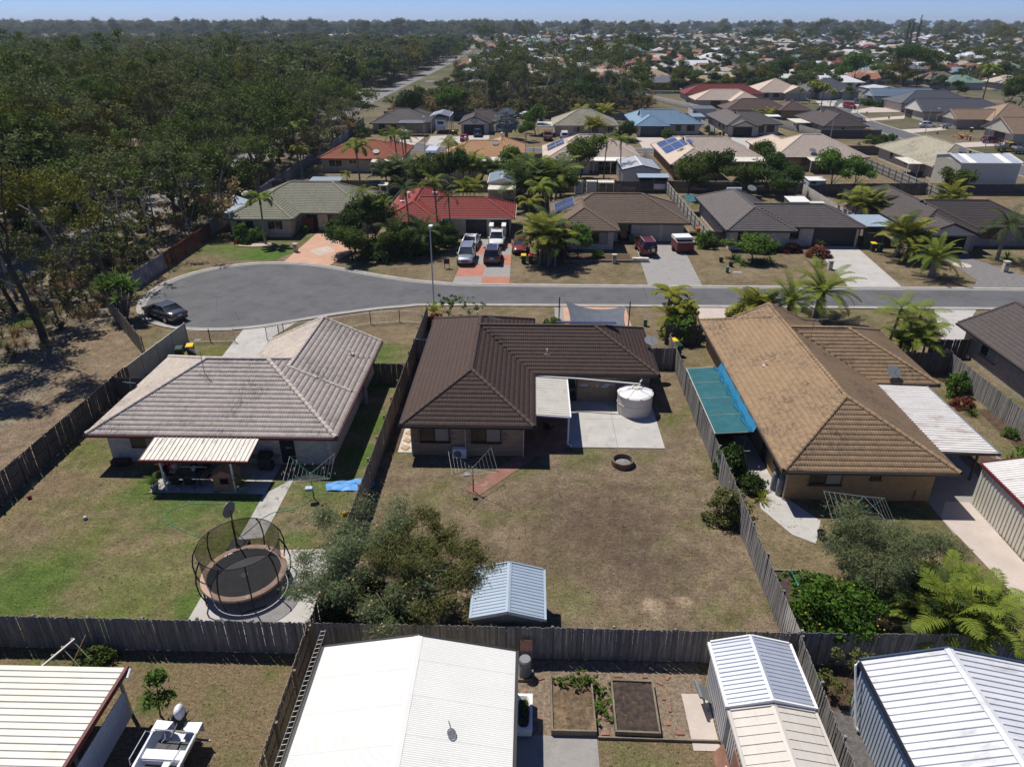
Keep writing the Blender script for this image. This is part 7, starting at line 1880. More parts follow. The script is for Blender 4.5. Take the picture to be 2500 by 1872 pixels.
make_car('suv','paint_dark','grey car beside the dull green roofed house',(*q(2,720,418),.02),0); make_car('hatch','paint_dark','dark car on the old bush road',(-55,560,.03),PI / 2)
# caravan and motorhome
cv=thing('caravan','white caravan under the tall grey carport','caravan',(-21.9,181.6,0)); MB().box(-1.2,1.2,-2.6,2.6,.6,3.0).build('body','paint_white',cv,world=0)
MB().add([(-1.1,-2.6,1.5),(1.1,-2.6,1.5),(1.1,-2.6,.7),(-1.1,-2.6,.7),(-.9,-3.1,1.3),(.9,-3.1,1.3),(.9,-3.0,.8),(-.9,-3.0,.8)],[(0,1,5,4),(4,5,6,7),(0,4,7,3),(1,2,6,5)]).build('front_box','paint_white',cv,world=0); MB().box(-.75,.75,-2.63,-2.6,2.0,2.7).build('window','car_glass',cv,world=0)
for sx in (-1.1,1.1): w=MB(); w.lathe([(.2,-.1),(.35,-.1),(.35,.1),(.2,.1)],12); w.v=[(v[2] + sx,v[0],v[1] + .36) for v in w.v]; w.build('wheel','tyre',cv,world=0)
MB().bar((-.5,-2.6,.5),(0,-4.2,.5),.1).bar((.5,-2.6,.5),(0,-4.2,.5),.1).build('drawbar','dark_metal',cv,world=0)
mh_=thing('motorhome','white motorhome parked behind the white roofed shed','motorhome',(-18.4,136.6,0)); MB().add([(-1.1,-3.4,.5),(1.1,-3.4,.5),(1.1,3.4,.5),(-1.1,3.4,.5),(-1.0,-2.4,3.0),(1.0,-2.4,3.0),(1.0,3.2,3.0),(-1.0,3.2,3.0),(-1.05,-3.1,1.6),(1.05,-3.1,1.6)],[(4,5,6,7),(0,1,9,8),(8,9,5,4),(1,2,6,5),(2,3,7,6),(3,0,4,7)]).build('body','paint_white',mh_,world=0)
MB().add([(-.9,-3.02,1.72),(.9,-3.02,1.72),(.88,-2.62,2.6),(-.88,-2.62,2.6)],[(0,1,2,3)]).build('windscreen','car_glass',mh_,world=0)
for sx in (-1.05,1.05):
    for y_ in (-2.2,2.0): w=MB(); w.lathe([(.2,-.12),(.38,-.12),(.38,.12),(.2,.12)],12); w.v=[(v[2] + sx,v[0] + y_,v[1] + .38) for v in w.v]; w.build('wheel','tyre',mh_,world=0)
# box trailers
tb=thing('box_trailer','faded red box trailer with a white lid on the grey driveway','trailer',(17.75,81.9,0),.1)
bx=MB()
for (x0,x1,y0,y1) in ((-1.0,1.0,-1.3,-1.26),(-1.0,1.0,1.26,1.3),(-1.0,-.96,-1.3,1.3),(.96,1.0,-1.3,1.3)): bx.box(x0,x1,y0,y1,.3,1.35)
bx.box(-1,1,-1.3,1.3,.3,.36); bx.build('tub','skip_red',tb,world=0); MB().box(-1.05,1.05,-1.35,-1.25,1.32,1.38).box(-1.05,1.05,1.25,1.35,1.32,1.38).box(-1.05,-.95,-1.35,1.35,1.325,1.385).box(.95,1.05,-1.35,1.35,1.325,1.385).build('rim','kerb_concrete',tb,world=0)
MB().box(-1.02,1.0,-.45,1.3,1.4,1.7).build('lid','white_metal',tb,world=0); MB().box(-.9,.9,-1.2,.4,.9,1.2).build('load','dark_metal',tb,world=0)
for sx in (-1.1,1.1): w=MB(); w.lathe([(.15,-.08),(.3,-.08),(.3,.08),(.15,.08)],12); w.v=[(v[2] + sx,v[0],v[1] + .3) for v in w.v]; w.build('wheel','tyre',tb,world=0)
# worn painted letters on its end, only shapes are left in the photograph
bt2=thing('boat_trailer','small silver dinghy on a trailer behind the white hatchback','boat',(103.6,190.2,0)); MB().add([(-1.4,-.6,1.0),(1.5,-.1,1.05),(1.5,.1,1.05),(-1.4,.6,1.0),(-1.4,-.45,.55),(1.1,0,.6),(-1.4,.45,.55)],[(0,1,5,4),(2,3,6,5),(1,2,5),(0,4,6,3),(4,5,6)]).build('hull','silver_metal',bt2,world=0)
for sx in (-.75,.75): w=MB(); w.lathe([(.12,-.08),(.28,-.08),(.28,.08),(.12,.08)],12); w.v=[(v[0] - .3,v[2] + sx,v[1] + .28) for v in w.v]; w.build('wheel','tyre',bt2,world=0)
MB().bar((-1,0,.45),(2.4,0,.45),.08).build('drawbar','grey_metal',bt2,world=0)

# ---- open aluminium boat on its trailer, bottom left
bo=thing('boat','white open aluminium boat with outboard motor on a trailer','boat',(-12.68,17.3,0),-.03)
hull=MB(); W2=.86; Ls=[(-4.6,.05,1.25,1.0),(-4.2,.35,1.2,.75),(-3.2,.72,1.12,.58),(-1.5,.84,1.08,.52),(0,.86,1.08,.52)]
for sy in (-1,1):
    for i in range(len(Ls) - 1):
        (y0,w0,g0,k0),(y1,w1,g1,k1)=Ls[i],Ls[i + 1]
        hull.face((sy * w0,y0,g0),(sy * w1,y1,g1),(sy * w1 * .78,y1,k1 + .08),(sy * w0 * .78,y0,k0 + .08)).face((sy * w0 * .78,y0,k0 + .08),(sy * w1 * .78,y1,k1 + .08),(0,y1,k1 - .12),(0,y0,k0 - .12))
        hull.face((sy * (w0 - .0),y0,g0 + .005),(sy * (w1 - .0),y1,g1 + .005),(sy * (w1 - .09),y1,g1 + .005),(sy * max(0,w0 - .09),y0,g0 + .005)).face((sy * max(0,w0 - .09),y0,g0),(sy * (w1 - .09),y1,g1),(sy * (w1 - .14) * .85,y1,k1 + .14),(sy * max(0,w0 - .14) * .85,y0,k0 + .14))
hull.build('hull','boat_white',bo,world=0); MB().face((-.66,-3.6,.74),(.66,-3.6,.74),(.68,-.5,.68),(-.68,-.5,.68)).build('floor','boat_floor',bo,world=0)
for sy in (-1,1): MB().add([(sy * .86,.02,1.1),(sy * .22,-.02,1.1),(sy * .30,-.32,1.1),(sy * .52,-.02 - .42,1.1),(sy * .86,-.45,1.1),(sy * .22,-.02,.6),(sy * .86,.02,.6)],[(0,1,2,3,4),(1,0,6,5)]).build('transom_corner','boat_white',bo,world=0)
MB().box(-.74,.74,-1.42,-1.05,.92,.98).box(-.74,.74,-1.45,-1.41,.66,.92).build('thwart','boat_white',bo,world=0); MB().box(-.70,-.08,-3.0,-1.95,.9,.96).box(-.70,-.08,-1.98,-1.94,.68,.9).box(.10,.34,-2.0,-1.3,.86,.90).build('hatch','boat_white',bo,world=0)
MB().tube([(-.86,-.5,1.12),(-.92,-.6,1.3),(-.92,-1.7,1.3),(-.86,-1.8,1.12)],.018,6).tube([(.86,-.5,1.12),(.92,-.6,1.26),(.92,-1.7,1.26),(.86,-1.8,1.12)],.018,6).tube([(-.72,-.42,1.16),(.74,-.46,1.16)],.025,6).build('rail','silver_metal',bo,world=0)
mo=MB(); mo.lathe([(.12,0),(.16,.05),(.17,.30),(.165,.44),(.12,.54),(.04,.56)],14,(0,.22,1.18),.85,1.45); R_=Matrix.Rotation(.25,3,'X'); mo.v=[tuple(Vector((0,.2,1.1)) + R_ @ (Vector(v) - Vector((0,.2,1.1)))) for v in mo.v]
eng=mo.build('outboard_motor','boat_white',bo,smooth=True,world=0); MB().tube([(0,.2,1.18),(0,.28,.7),(0,.34,.35)],[.08,.06,.05],8).bar((0,.1,1.18),(.06,-.75,1.2),.05).build('motor_leg','black_plastic',eng,world=0); MB().box(-.16,.16,.02,.42,1.12,1.2).build('cowl_band','black_plastic',eng,world=0)
for sx in (-1.0,1.0):
    w=MB(); w.lathe([(.12,-.09),(.27,-.09),(.28,.09),(.12,.09)],14); w.v=[(v[2] + sx,v[0] - 1.9,v[1] + .28) for v in w.v]; w.build('wheel','tyre',bo,world=0)
    MB().tube([(sx,-2.3,.45),(sx,-2.15,.62),(sx,-1.65,.62),(sx,-1.5,.45)],.09,6).build('mudguard','grey_metal',bo,world=0)
MB().bar((-.5,.1,.42),(-.3,-4.4,.42),.08).bar((.5,.1,.42),(.3,-4.4,.42),.08).bar((-1,-1.9,.3),(1,-1.9,.3),.07).bar((.5,-.2,.45),(1.15,-.25,.45),.06).bar((0,-4.2,.42),(0,-5.6,.42),.09).build('trailer_frame','grey_metal',bo,world=0)
MB().tube([(.5,-1.0,1.02),(.42,-1.6,1.0),(.3,-1.9,.97),(.1,-2.3,.98),(-.1,-2.2,.98)],.012,5).tube([(-.3,-.5,1.12),(-.25,-.62,.98),(-.3,-.8,1.0)],.012,4).build('rope','letter_pale',bo,world=0)

# ================================================================ YARD OBJECTS
def make_bin(lid):
    t=thing('wheelie_bin','x','bin'); MB().add([(-.2,-.24,.1),(.2,-.24,.1),(.2,.24,.1),(-.2,.24,.1),(-.27,-.31,.95),(.27,-.31,.95),(.27,.30,.95),(-.27,.30,.95)],[(3,2,1,0),(4,5,6,7),(0,1,5,4),(1,2,6,5),(2,3,7,6),(3,0,4,7)]).build('body','bin_green',t)
    MB().add([(-.30,-.35,.955),(.30,-.35,.955),(.30,.33,.98),(-.30,.33,.98),(-.26,-.27,1.02),(.26,-.27,1.02),(.26,.28,1.06),(-.26,.28,1.06)],[(3,2,1,0),(4,5,6,7),(0,1,5,4),(1,2,6,5),(2,3,7,6),(3,0,4,7)]).build('lid',lid,t)
    MB().tube([(-.24,.37,.96),(.24,.37,.96)],.02,6).build('handle','bin_green',t)
    for sx in (-.22,.22): w=MB(); w.lathe([(.03,-.03),(.1,-.03),(.1,.03),(.03,.03)],10); w.v=[(v[2] + sx,v[0] + .22,v[1] + .1) for v in w.v]; w.build('wheel','tyre',t)
    return freeze(t)
BY,BG,BR=make_bin('bin_yellow'),make_bin('bin_green'),make_bin('bin_red')
for b_,x,y,rz,l in [(BG,-27.75,50.7,.2,'green bin with green lid against the cream fence'),(BY,-27.1,51.2,.2,'yellow-lidded bin against the cream fence'),(BY,-.75,76.5,0,'yellow-lidded bin beside the red-lidded one'),(BR,.05,76.5,0,'red-lidded bin on the edge of the lawn'),(BY,40.0,82.3,0,'yellow-lidded bin beside the dark gate of the grey-brown house'),(BG,40.7,82.0,.1,'green bin right of the yellow-lidded one by the dark gate'),(BY,11.7,53.3,.3,'yellow-lidded bin behind the grey fence left of the tan roof'),(BG,11.9,52.4,.3,'green bin in front of the yellow one left of the tan roof'),(BY,31.0,50.6,.5,'yellow-lidded bin behind the grey brick wall'),(BG,31.8,50.2,.5,'green-lidded bin at the grey brick wall'),(BY,12.9,84.9,0,'yellow-lidded bin beside the left cream garage door'),(BG,12.1,84.8,0,'dark bin left of the yellow one at the cream garage'),(BY,-18.6,175.8,0,'yellow-lidded bin in the fourth row'),(BG,-17.8,175.9,0,'dark bin in the fourth row'),(BY,44.1,176.2,0,'yellow-lidded bin left of the charcoal roofed house'),(BG,44.9,176.2,0,'dark bin left of the charcoal roofed house'),(BY,106.5,184.3,0,'yellow-lidded bin by the beige garage wall')]: put(b_,x,y,l,1.0,rz)
# rotary clothes lines
def hoist(label,x,y,h,r,mat,rz,drop=0.0,lines=6):
    t=thing('rotary_clothesline',label,'clothesline',(x,y,0),rz); MB().tube([(0,0,0),(0,0,h * .5)],.035,8).tube([(0,0,h * .5),(0,0,h + .05)],.025,8).build('pole',mat,t,world=0); MB().lathe([(.07,0),(.08,.1),(.05,.14)],8,(0,0,h - .12)).build('hub','grey_metal',t,world=0)
    tips=[]
    for k in range(4):
        a=k * PI / 2 + PI / 4; e=Vector((r * math.cos(a),r * math.sin(a),h + .38 - drop)); s=Vector((0,0,h - .05)); MB().tube([tuple(s),tuple(e)],.016,6).ball(tuple(e),.04,6,4).build('arm',mat,t,world=0); tips.append((s,e))
    mb=MB()
    for j in range(1,lines + 1):
        f=j / lines
        for k in range(4): A=tips[k][0].lerp(tips[k][1],f); B=tips[(k + 1) % 4][0].lerp(tips[(k + 1) % 4][1],f); mb.tube([tuple(A),tuple((A + B) / 2 - Vector((0,0,.03))),tuple(B)],(.004 if f < 1 else .007),3,cap=False)
    mb.build('line','line_wire',t,kind='stuff',world=0)
    return t
h1=hoist('green rotary clothesline with pegs beside the blue tarp',-12.03,32.45,1.75,1.75,'green_pipe',.15); h2=hoist('dark green rotary clothesline at the end of the red path',-3.1,33.37,1.7,1.75,'dark_green_pipe',.2)
mb=MB(); rg=random.Random(2)
for i in range(30): a=rg.uniform(0,6.28); r_=rg.uniform(.7,1.5); mb.bar((r_ * math.cos(a),r_ * math.sin(a),1.92),(r_ * math.cos(a),r_ * math.sin(a),1.80),.03,.02)
mb.build('peg','white_trim',h1,kind='stuff',world=0); MB().box(-.35,.05,-.35,-.05,.75,.95).build('peg_basket','blue_wall_metal',h1,world=0); MB().lathe([(.12,0),(.17,.1),(.17,.12)],10,(-.35,-.15,1.25)).build('peg_basket','pot_grey',h2,world=0)
h3=thing('folded_clothesline','teal clothesline post with sloping lines before the tan brick wall','clothesline',(17.0,29.9,0),0); MB().tube([(0,0,0),(0,0,2.6)],.035,8).build('pole','green_pipe',h3,world=0)
mb=MB()
for j in range(5):
    f=.45 + j * .14
    for k in range(4):
        a0=k * PI / 2 + .6; a1=a0 + PI / 2; z=2.45 - f * .75; mb.tube([(2.1 * f * math.cos(a0),2.1 * f * math.sin(a0),z),(2.1 * f * math.cos(a1),2.1 * f * math.sin(a1),z)],.004,3,cap=False)
for k in range(4): a0=k * PI / 2 + .6; mb.tube([(0,0,2.6),(2.1 * math.cos(a0),2.1 * math.sin(a0),1.65)],.008,3); 
mb.build('line','line_wire',h3,kind='stuff',world=0); mb=MB()
for k in range(4): a0=k * PI / 2 + .6; mb.tube([(0,0,1.35),(2.1 * math.cos(a0),2.1 * math.sin(a0),1.65)],.015,5)
mb.build('arm','green_pipe',h3,kind='stuff',world=0)
# water tank
wt=thing('water_tank','cream round rainwater tank with ribbed white lid','water tank',(7.25,43.05,.06)); MB().lathe([(1.17,0),(1.18,.72),(1.2,.74),(1.2,.80),(1.18,.82),(1.18,1.36),(1.22,1.39),(1.22,1.45)],40).build('body','tank_poly',wt,world=0,smooth=False)
MB().lathe([(1.2,1.43),(1.1,1.52),(.35,1.74),(.3,1.76)],40).build('lid','white_trim',wt,world=0); MB().lathe([(.26,1.74),(.26,1.82),(.22,1.82),(.20,1.77)],20).build('strainer','stained_metal',wt,world=0)
for k in range(8):
    a=k * PI / 4 + .2; MB().bar((.34 * math.cos(a),.34 * math.sin(a),1.77),(1.19 * math.cos(a),1.19 * math.sin(a),1.50),.13,.035).build('rib','white_trim',wt,world=0)
dpp=thing('overflow_pipe','long white downpipe from the dark roof corner to the tank','pipe',(3.9,43.5,0)); MB().tube([(.42,43.75,2.28),(3.4,43.55,2.24),(7.5,43.0,2.16),(7.55,43.1,2.1),(7.5,43.1,2.0)],.05,8).tube([(7.75,43.85,2.3),(7.72,43.7,2.1),(7.55,43.3,2.15)],.05,8).build('pipe','white_trim',dpp)
# fire pit: ring of stones
fp=thing('fire_pit','round fire pit of stacked brown bricks with ash','fire pit',(5.75,36.45,0)); bm_=MB().box(-.115,.115,-.055,.055,0,.075).mesh('brick','stone_brown')
for L_i in range(5):
    for k in range(17):
        a=(k + .5 * (L_i % 2)) * 2 * PI / 17; o=bpy.data.objects.new('brick',bm_); COL.objects.link(o); o.parent=fp; o.location=(.62 * math.cos(a),.62 * math.sin(a),.078 * L_i); o.rotation_euler=(0,0,a + PI / 2 + RN.gauss(0,.05))
MB().lathe([(.55,0),(.5,.1),(.25,.16),(.02,.18)],16).build('ash','ash',fp,world=0)
# air conditioner, gas bottles
ac=thing('air_conditioner','white air conditioner against the tan block wall','air conditioner',(-4.2,36.85,0)); MB().box(-.42,.42,-.15,.17,.08,.72).build('casing','white_trim',ac,world=0); MB().lathe([(.24,0),(.24,.02)],16).build('fan_grille','grey_metal',ac,world=0)
fgo=[c for c in ac.children if c.name.startswith('fan')][0]; fgo.rotation_euler=(PI / 2,0,0); fgo.location=(-.1,-.15,.4)
def gasb(label,x,y,g): t=thing('gas_bottle',label,'gas bottle',(x,y,.03),0,g); MB().lathe([(.17,0),(.18,.05),(.18,1.05),(.12,1.2),(.05,1.24)],14).build('cylinder','pot_grey',t,smooth=True,world=0); MB().lathe([(.1,1.2),(.1,1.34)],10).build('collar','grey_metal',t,world=0)
gasb('rear gas bottle at the corner of the tan brick house',14.1,34.05,'gas bottles'); gasb('front gas bottle at the corner of the tan brick house',14.25,33.55,'gas bottles'); gasb('gas bottle on the shaded side of the pink-grey roofed house',-11.45,43.6,'gas bottles')
# trampoline
tr=thing('trampoline','round trampoline with black safety net and orange padding','trampoline',(-13.35,25.55,0)); Rt=1.95
c_=[(math.cos(k * PI / 24),math.sin(k * PI / 24)) for k in range(48)]
mb=MB(); mb.face(*[(a * (Rt - .28),b * (Rt - .28),.82) for a,b in c_]); mb.build('jumping_mat','tramp_mat',tr,world=0)
mb=MB()
for k in range(48):
    a,b=c_[k],c_[(k + 1) % 48]; z1,z2=.84,.86
    mb.face((a[0] * (Rt - .26),a[1] * (Rt - .26),z2),(a[0] * Rt,a[1] * Rt,z2 - .015),(b[0] * Rt,b[1] * Rt,z2 - .015),(b[0] * (Rt - .26),b[1] * (Rt - .26),z2)).face((a[0] * Rt,a[1] * Rt,z2 - .015),(a[0] * Rt,a[1] * Rt,z1 - .12),(b[0] * Rt,b[1] * Rt,z1 - .12),(b[0] * Rt,b[1] * Rt,z2 - .015))
mb.build('padding','tramp_pad',tr,world=0); MB().tube([(a * (Rt - .02),b * (Rt - .02),.76) for a,b in c_] + [(Rt - .02,0,.76)],.03,6).build('ring','grey_metal',tr,world=0)
for k in range(4):
    a=k * PI / 2 + .5; p=[(Rt * math.cos(a + d),Rt * math.sin(a + d)) for d in (-.28,.28)]; MB().tube([(*p[0],.75),(*p[0],.06),(*p[1],.06),(*p[1],.75)],.03,6).build('leg','dark_metal',tr,world=0)
for k in range(10):
    a=k * 2 * PI / 10 + .2; rr=[(1.0,.25),(1.10,.9),(1.12,1.5),(1.06,2.1),(.94,2.55)]; MB().tube([(Rt * f * math.cos(a),Rt * f * math.sin(a),z) for f,z in rr],.035,6).build('net_pole','black_plastic',tr,world=0)
mb=MB(); hs=[(.88,.86),(.90,1.5),(.92,2.1),(.93,2.55)]
for i in range(3):
    for k in range(48): a,b=c_[k],c_[(k + 1) % 48]; f0,z0=hs[i]; f1,z1=hs[i + 1]; mb.face((a[0] * Rt * f0,a[1] * Rt * f0,z0),(b[0] * Rt * f0,b[1] * Rt * f0,z0),(b[0] * Rt * f1,b[1] * Rt * f1,z1),(a[0] * Rt * f1,a[1] * Rt * f1,z1))
mb.build('safety_net','net_black',tr,world=0); MB().tube([(a * Rt * .94,b * Rt * .94,2.56) for a,b in c_] + [(Rt * .94,0,2.56)],.02,6).build('top_ring','black_plastic',tr,world=0)
mb=MB()
for i in range(12): t0=i * PI / 6; t1=(i + 1) * PI / 6; mb.bar((.10 + .14 * math.cos(t0),.14 * math.sin(t0) - .2,.824),(.10 + .14 * math.cos(t1),.14 * math.sin(t1) - .2,.824),.015,.004)
mb.bar((.13,-.09,.824),(.06,-.32,.824),.02,.004).build('printed_mark','grey_metal',tr,world=0)
# basketball hoop
bh=thing('basketball_hoop','basketball hoop with grey backboard and pink rim behind the trampoline','basketball hoop',(-14.75,28.2,0),.0)
MB().box(-.45,.45,-.35,.45,0,.2).build('base','black_plastic',bh,world=0); MB().tube([(-.1,.1,.2),(0,0,2.3)],.04,6).tube([(.3,.3,.2),(0,.03,1.0)],.02,5).build('pole','red_trim',bh,world=0)
bb=MB().lathe([(.001,0),(.42,.0),(.42,.03),(.001,.03)],20).mesh('backboard','grey_metal'); o=link('backboard',bb,bh,world=0); o.location=(-.05,-.05,2.45); o.rotation_euler=(PI / 2,0,1.25)
MB().tube([(.25 + .22 * math.cos(k * PI / 8),-.05 + .22 * math.sin(k * PI / 8),2.25) for k in range(17)],.012,5).build('rim','pink_paint',bh,world=0)
# balls, tarp, hose, small things
def ball(label,x,y,r,mat,name='ball'): o=MB().ball((0,0,0),r,14,10).build(name,mat,smooth=True); o.location=(x,y,r + .012); return tag(o,label,'ball')
ball('dark red ball on the grass by the left fence',-28.06,32.03,.12,'ball_red'); ball('white and teal ball on the green lawn',-23.87,30.28,.11,'ball_white'); ball('yellow-brown ball by the side fence below the tarp',-9.95,31.0,.13,'ball_yellow')
mb=MB(); rg=random.Random(6); G=[[None] * 9 for _ in range(9)]
for i in range(9):
    for j in range(9): u,v=i / 8,j / 8; G[i][j]=(-11.5 + 2.35 * u + .5 * math.sin(v * 3) * (u - .3) - v * .15,33.2 + 1.35 * v * (.55 + .45 * u) + .28 * (1 - abs(2 * v - 1)) * (1 - u),.03 + abs(.06 * math.sin(i * 2.1 + j * 1.3)) + .03 * rg.random())
for i in range(8):
    for j in range(8): mb.face(G[i][j],G[i + 1][j],G[i + 1][j + 1],G[i][j + 1])
tag(mb.build('tarpaulin','tarp_blue'),'crumpled bright blue tarpaulin against the side fence','tarpaulin')
hp=smooth([(-16.1,32.05),(-17.0,31.85),(-18.4,31.8),(-18.9,31.9),(-19.0,32.15),(-18.7,32.15),(-18.75,31.85),(-19.3,31.5),(-19.65,31.0),(-19.5,30.3),(-18.8,29.8),(-17.9,29.3),(-17.2,29.0),(-16.4,28.9)],5,False); tag(MB().tube([(a,b,.035) for a,b in hp],.014,5).build('garden_hose','hose_green'),'thin green garden hose curling over the lawn','hose')
hp=smooth([(-12.2,32.4),(-12.4,31.9),(-12.9,31.5),(-13.1,31.3),(-12.9,31.2),(-12.8,31.4),(-13.3,31.3),(-13.9,31.1),(-14.3,30.6),(-14.6,29.8),(-14.9,29.1)],5,False); tag(MB().tube([(a,b,.05) for a,b in hp],.014,5).build('garden_hose','hose_green'),'green hose crossing the concrete path to the trampoline','hose')
hp=smooth([(19.5,31.4),(19.9,30.5),(19.3,29.7),(18.9,29.2)],5,False); tag(MB().tube([(a,b,.03) for a,b in hp],.013,5).build('garden_hose','black_plastic'),'thin dark hose on the lawn below the tan brick wall','hose')
# cubby house
cu=thing('cubby_house','small plywood playhouse with pink roof edges on the patio','playhouse',(-17.3,33.45,.02),.12); MB().box(-.62,.62,-.4,.5,0,1.0).add([(-.62,-.4,1.0),(.62,-.4,1.0),(0,-.4,1.33),(-.62,.5,1.0),(.62,.5,1.0),(0,.5,1.33)],[(0,1,2),(4,3,5)]).build('wall','ply',cu,world=0)
MB().add([(-.75,-.5,.95),(0,-.5,1.38),(0,.6,1.38),(-.75,.6,.95),(.75,-.5,.95),(.75,.6,.95)],[(0,1,2,3),(1,4,5,2)]).build('roof','ply',cu,world=0); MB().bar((-.77,-.51,.96),(0,-.51,1.40),.05).bar((.77,-.51,.96),(0,-.51,1.40),.05).bar((0,-.5,1.41),(0,.6,1.41),.05).build('roof_trim','pink_paint',cu,world=0)
w=MB().bar((-.27,-.42,.45),(.27,-.42,.45),.05).bar((-.27,-.42,.9),(.27,-.42,.9),.05).bar((-.27,-.42,.45),(-.27,-.42,.9),.05).bar((.27,-.42,.45),(.27,-.42,.9),.05).build('window','pink_paint',cu,world=0); MB().box(-.25,.25,-.41,-.402,.47,.88).build('pane','dark_void',w,world=0)
# outdoor table and chairs
tb_=thing('outdoor_table','dark rectangular outdoor table under the stained patio roof','table',(-19.6,33.9,.02)); MB().box(-.8,.8,-.5,.5,.70,.73).build('table_top','car_glass',tb_,world=0)
for x_,y_ in ((-.7,-.42),(.7,-.42),(-.7,.42),(.7,.42)): MB().tube([(x_,y_,0),(x_ * .95,y_ * .95,.7)],.025,6).build('leg','dark_metal',tb_,world=0)
def chair_proto():
    t=thing('outdoor_chair','x','chair'); MB().box(-.24,.24,-.24,.22,.40,.43).build('seat','black_plastic',t); MB().add([(-.24,.2,.43),(.24,.2,.43),(.24,.34,.95),(-.24,.34,.95)],[(0,1,2,3)]).build('backrest','black_plastic',t)
    for sx in (-.26,.26): MB().tube([(sx,-.26,0),(sx,-.24,.6),(sx,.2,.62),(sx,.36,.97)],.016,5).tube([(sx,.3,0),(sx,.18,.42)],.016,5).build('frame','dark_metal',t)
    return freeze(t)
CH=chair_proto()
for x,y,rz,l in ((-20.1,33.25,PI,'left dark chair on the near side of the patio table'),(-19.3,33.25,PI,'right dark chair on the near side of the patio table'),(-20.85,34.1,PI / 2,'dark chair at the left end of the patio table'),(-18.4,33.9,-PI / 2,'dark chair between table and playhouse'),(-19.9,34.9,0,'left dark chair on the far side of the table'),(-19.1,34.9,0,'right dark chair on the far side of the table'),(1.3,40.0,2.5,'dark chair under the cream patio roof')): put(CH,x,y,l,1.0,rz)
for x,y,r,m,l,pl in ((-21.35,33.0,.24,'pot_grey','grey pot with spiky green plant at the slab corner','leaf_bright'),(-16.25,33.0,.27,'pot_grey','blue-grey pot with a small palm right of the playhouse','leaf_palm'),(-21.2,34.3,.25,'pot_grey','grey pot with red leaved plant under the patio roof','leaf_russet'),(-21.2,35.3,.25,'white_trim','white pot at the back of the patio',None),(-19.4,34.0,.13,'white_trim','small white pot on the patio table',None),(15.3,29.8,.22,'black_plastic','black pot at the end of the side path',None),(38.2 - 4.6,81.9,.42,'pot_terracotta','large terracotta pot left of the wide garage','leaf_dark'),(22.0,76.0,.25,'black_plastic','black pot on the dry lawn, nearest the road',None),(21.3,77.6,.25,'black_plastic','black pot on the dry lawn behind the first',None)):
    t=thing('plant_pot',l,'pot',(x,y,.76 if 'on the patio table' in l else .025)); MB().lathe([(r * .7,0),(r,r * 1.6),(r * 1.08,r * 1.6),(r * 1.08,r * 1.75),(r * .85,r * 1.75),(r * .8,r * 1.5)],14).build('pot',m,t,world=0)
    if pl:
        for i in range(12): o=bpy.data.objects.new('leaf',frond_mesh(('pot',pl),.9,.9,1.6,8,.18,.05,pl)); COL.objects.link(o); o.parent=t; o.location=(0,0,r * 1.6); o.rotation_euler=(0,RN.uniform(-.7,.1),i * 2.4)
bq=thing('barbecue','black covered barbecue with side shelves against the brick wall','barbecue',(-15.65,35.35,.02)); MB().box(-.38,.38,-.28,.28,.1,.85).build('cabinet','dark_metal',bq,world=0); MB().add([(-.4,-.3,.85),(.4,-.3,.85),(.4,.3,.85),(-.4,.3,.85),(-.38,-.1,1.12),(.38,-.1,1.12),(.38,.25,1.15),(-.38,.25,1.15)],[(4,5,6,7),(0,1,5,4),(1,2,6,5),(2,3,7,6),(3,0,4,7)]).build('hood','black_plastic',bq,world=0); MB().box(-.85,-.4,-.25,.25,.82,.87).box(.4,.85,-.25,.25,.82,.87).build('side_shelf','grey_metal',bq,world=0)
wb_=thing('kettle_barbecue','low black barbecue lying at the left corner of the brick wall','barbecue',(-24.6,35.5,.02)); MB().box(-.55,.55,-.2,.2,.12,.4).build('tray','black_plastic',wb_,world=0); MB().bar((-.5,0,.12),(-.5,0,0),.04).bar((.5,0,.12),(.5,0,0),.04).bar((-.6,-.2,.42),(.6,-.2,.42),.03).build('frame','red_trim',wb_,world=0)
# shade sail with poles
sl=thing('shade_sail','grey shade sail strung between dark poles beyond the dark roof','shade sail',(5.6,56,0)); C4=[Vector((*q(7,a,b,z),z)) for a,b,z in ((1443,85,3.3),(1843,120,2.9),(1838,262,2.2),(1480,262,2.2))]; mb=MB(); N_=10; G=[]
for i in range(N_ + 1):
    row=[]
    for j in range(N_ + 1):
        u,v=i / N_,j / N_; uu=u + .04 * (2 * u - 1) * -(4 * v * (1 - v)) * .9; vv=v + .02 * (2 * v - 1) * -(4 * u * (1 - u)); p=C4[0].lerp(C4[1],uu).lerp(C4[3].lerp(C4[2],uu),vv); p.z -= .55 * (4 * u * (1 - u)) * (.35 + .65 * (1 - vv)); row.append(tuple(p))
    G.append(row)
for i in range(N_):
    for j in range(N_): mb.face(G[i][j],G[i + 1][j],G[i + 1][j + 1],G[i][j + 1])
mb.build('cloth','grey_shade',sl,smooth=True)
for (x,y,h),c in (((C4[0].x - .4,C4[0].y + .1,3.5),C4[0]),((C4[1].x + .3,C4[1].y + .1,3.2),C4[1])): MB().tube([(x,y,0),(x,y,h)],.05,8).build('pole','dark_metal',sl); MB().tube([(x,y,h - .1),tuple(c)],.01,4).build('cable','grey_metal',sl)
s2=thing('shade_sail','blue-grey shade sail left of the green roofed house','shade sail',(-39,94,0)); mb=MB()
mb.face((-40.6,89.0,2.2),(-38.1,89.2,2.3),(-38.0,96,2.4),(-40.6,97,2.9)).build('cloth','blue_grey_metal',s2); MB().tube([(-40.6,89,0),(-40.6,89,2.3)],.05,6).build('pole','white_trim',s2)
MB().tube([(-39.9,86.3,0),(-39.9,86.3,2.4)],.09,8).build('post','cream_trim',s2)
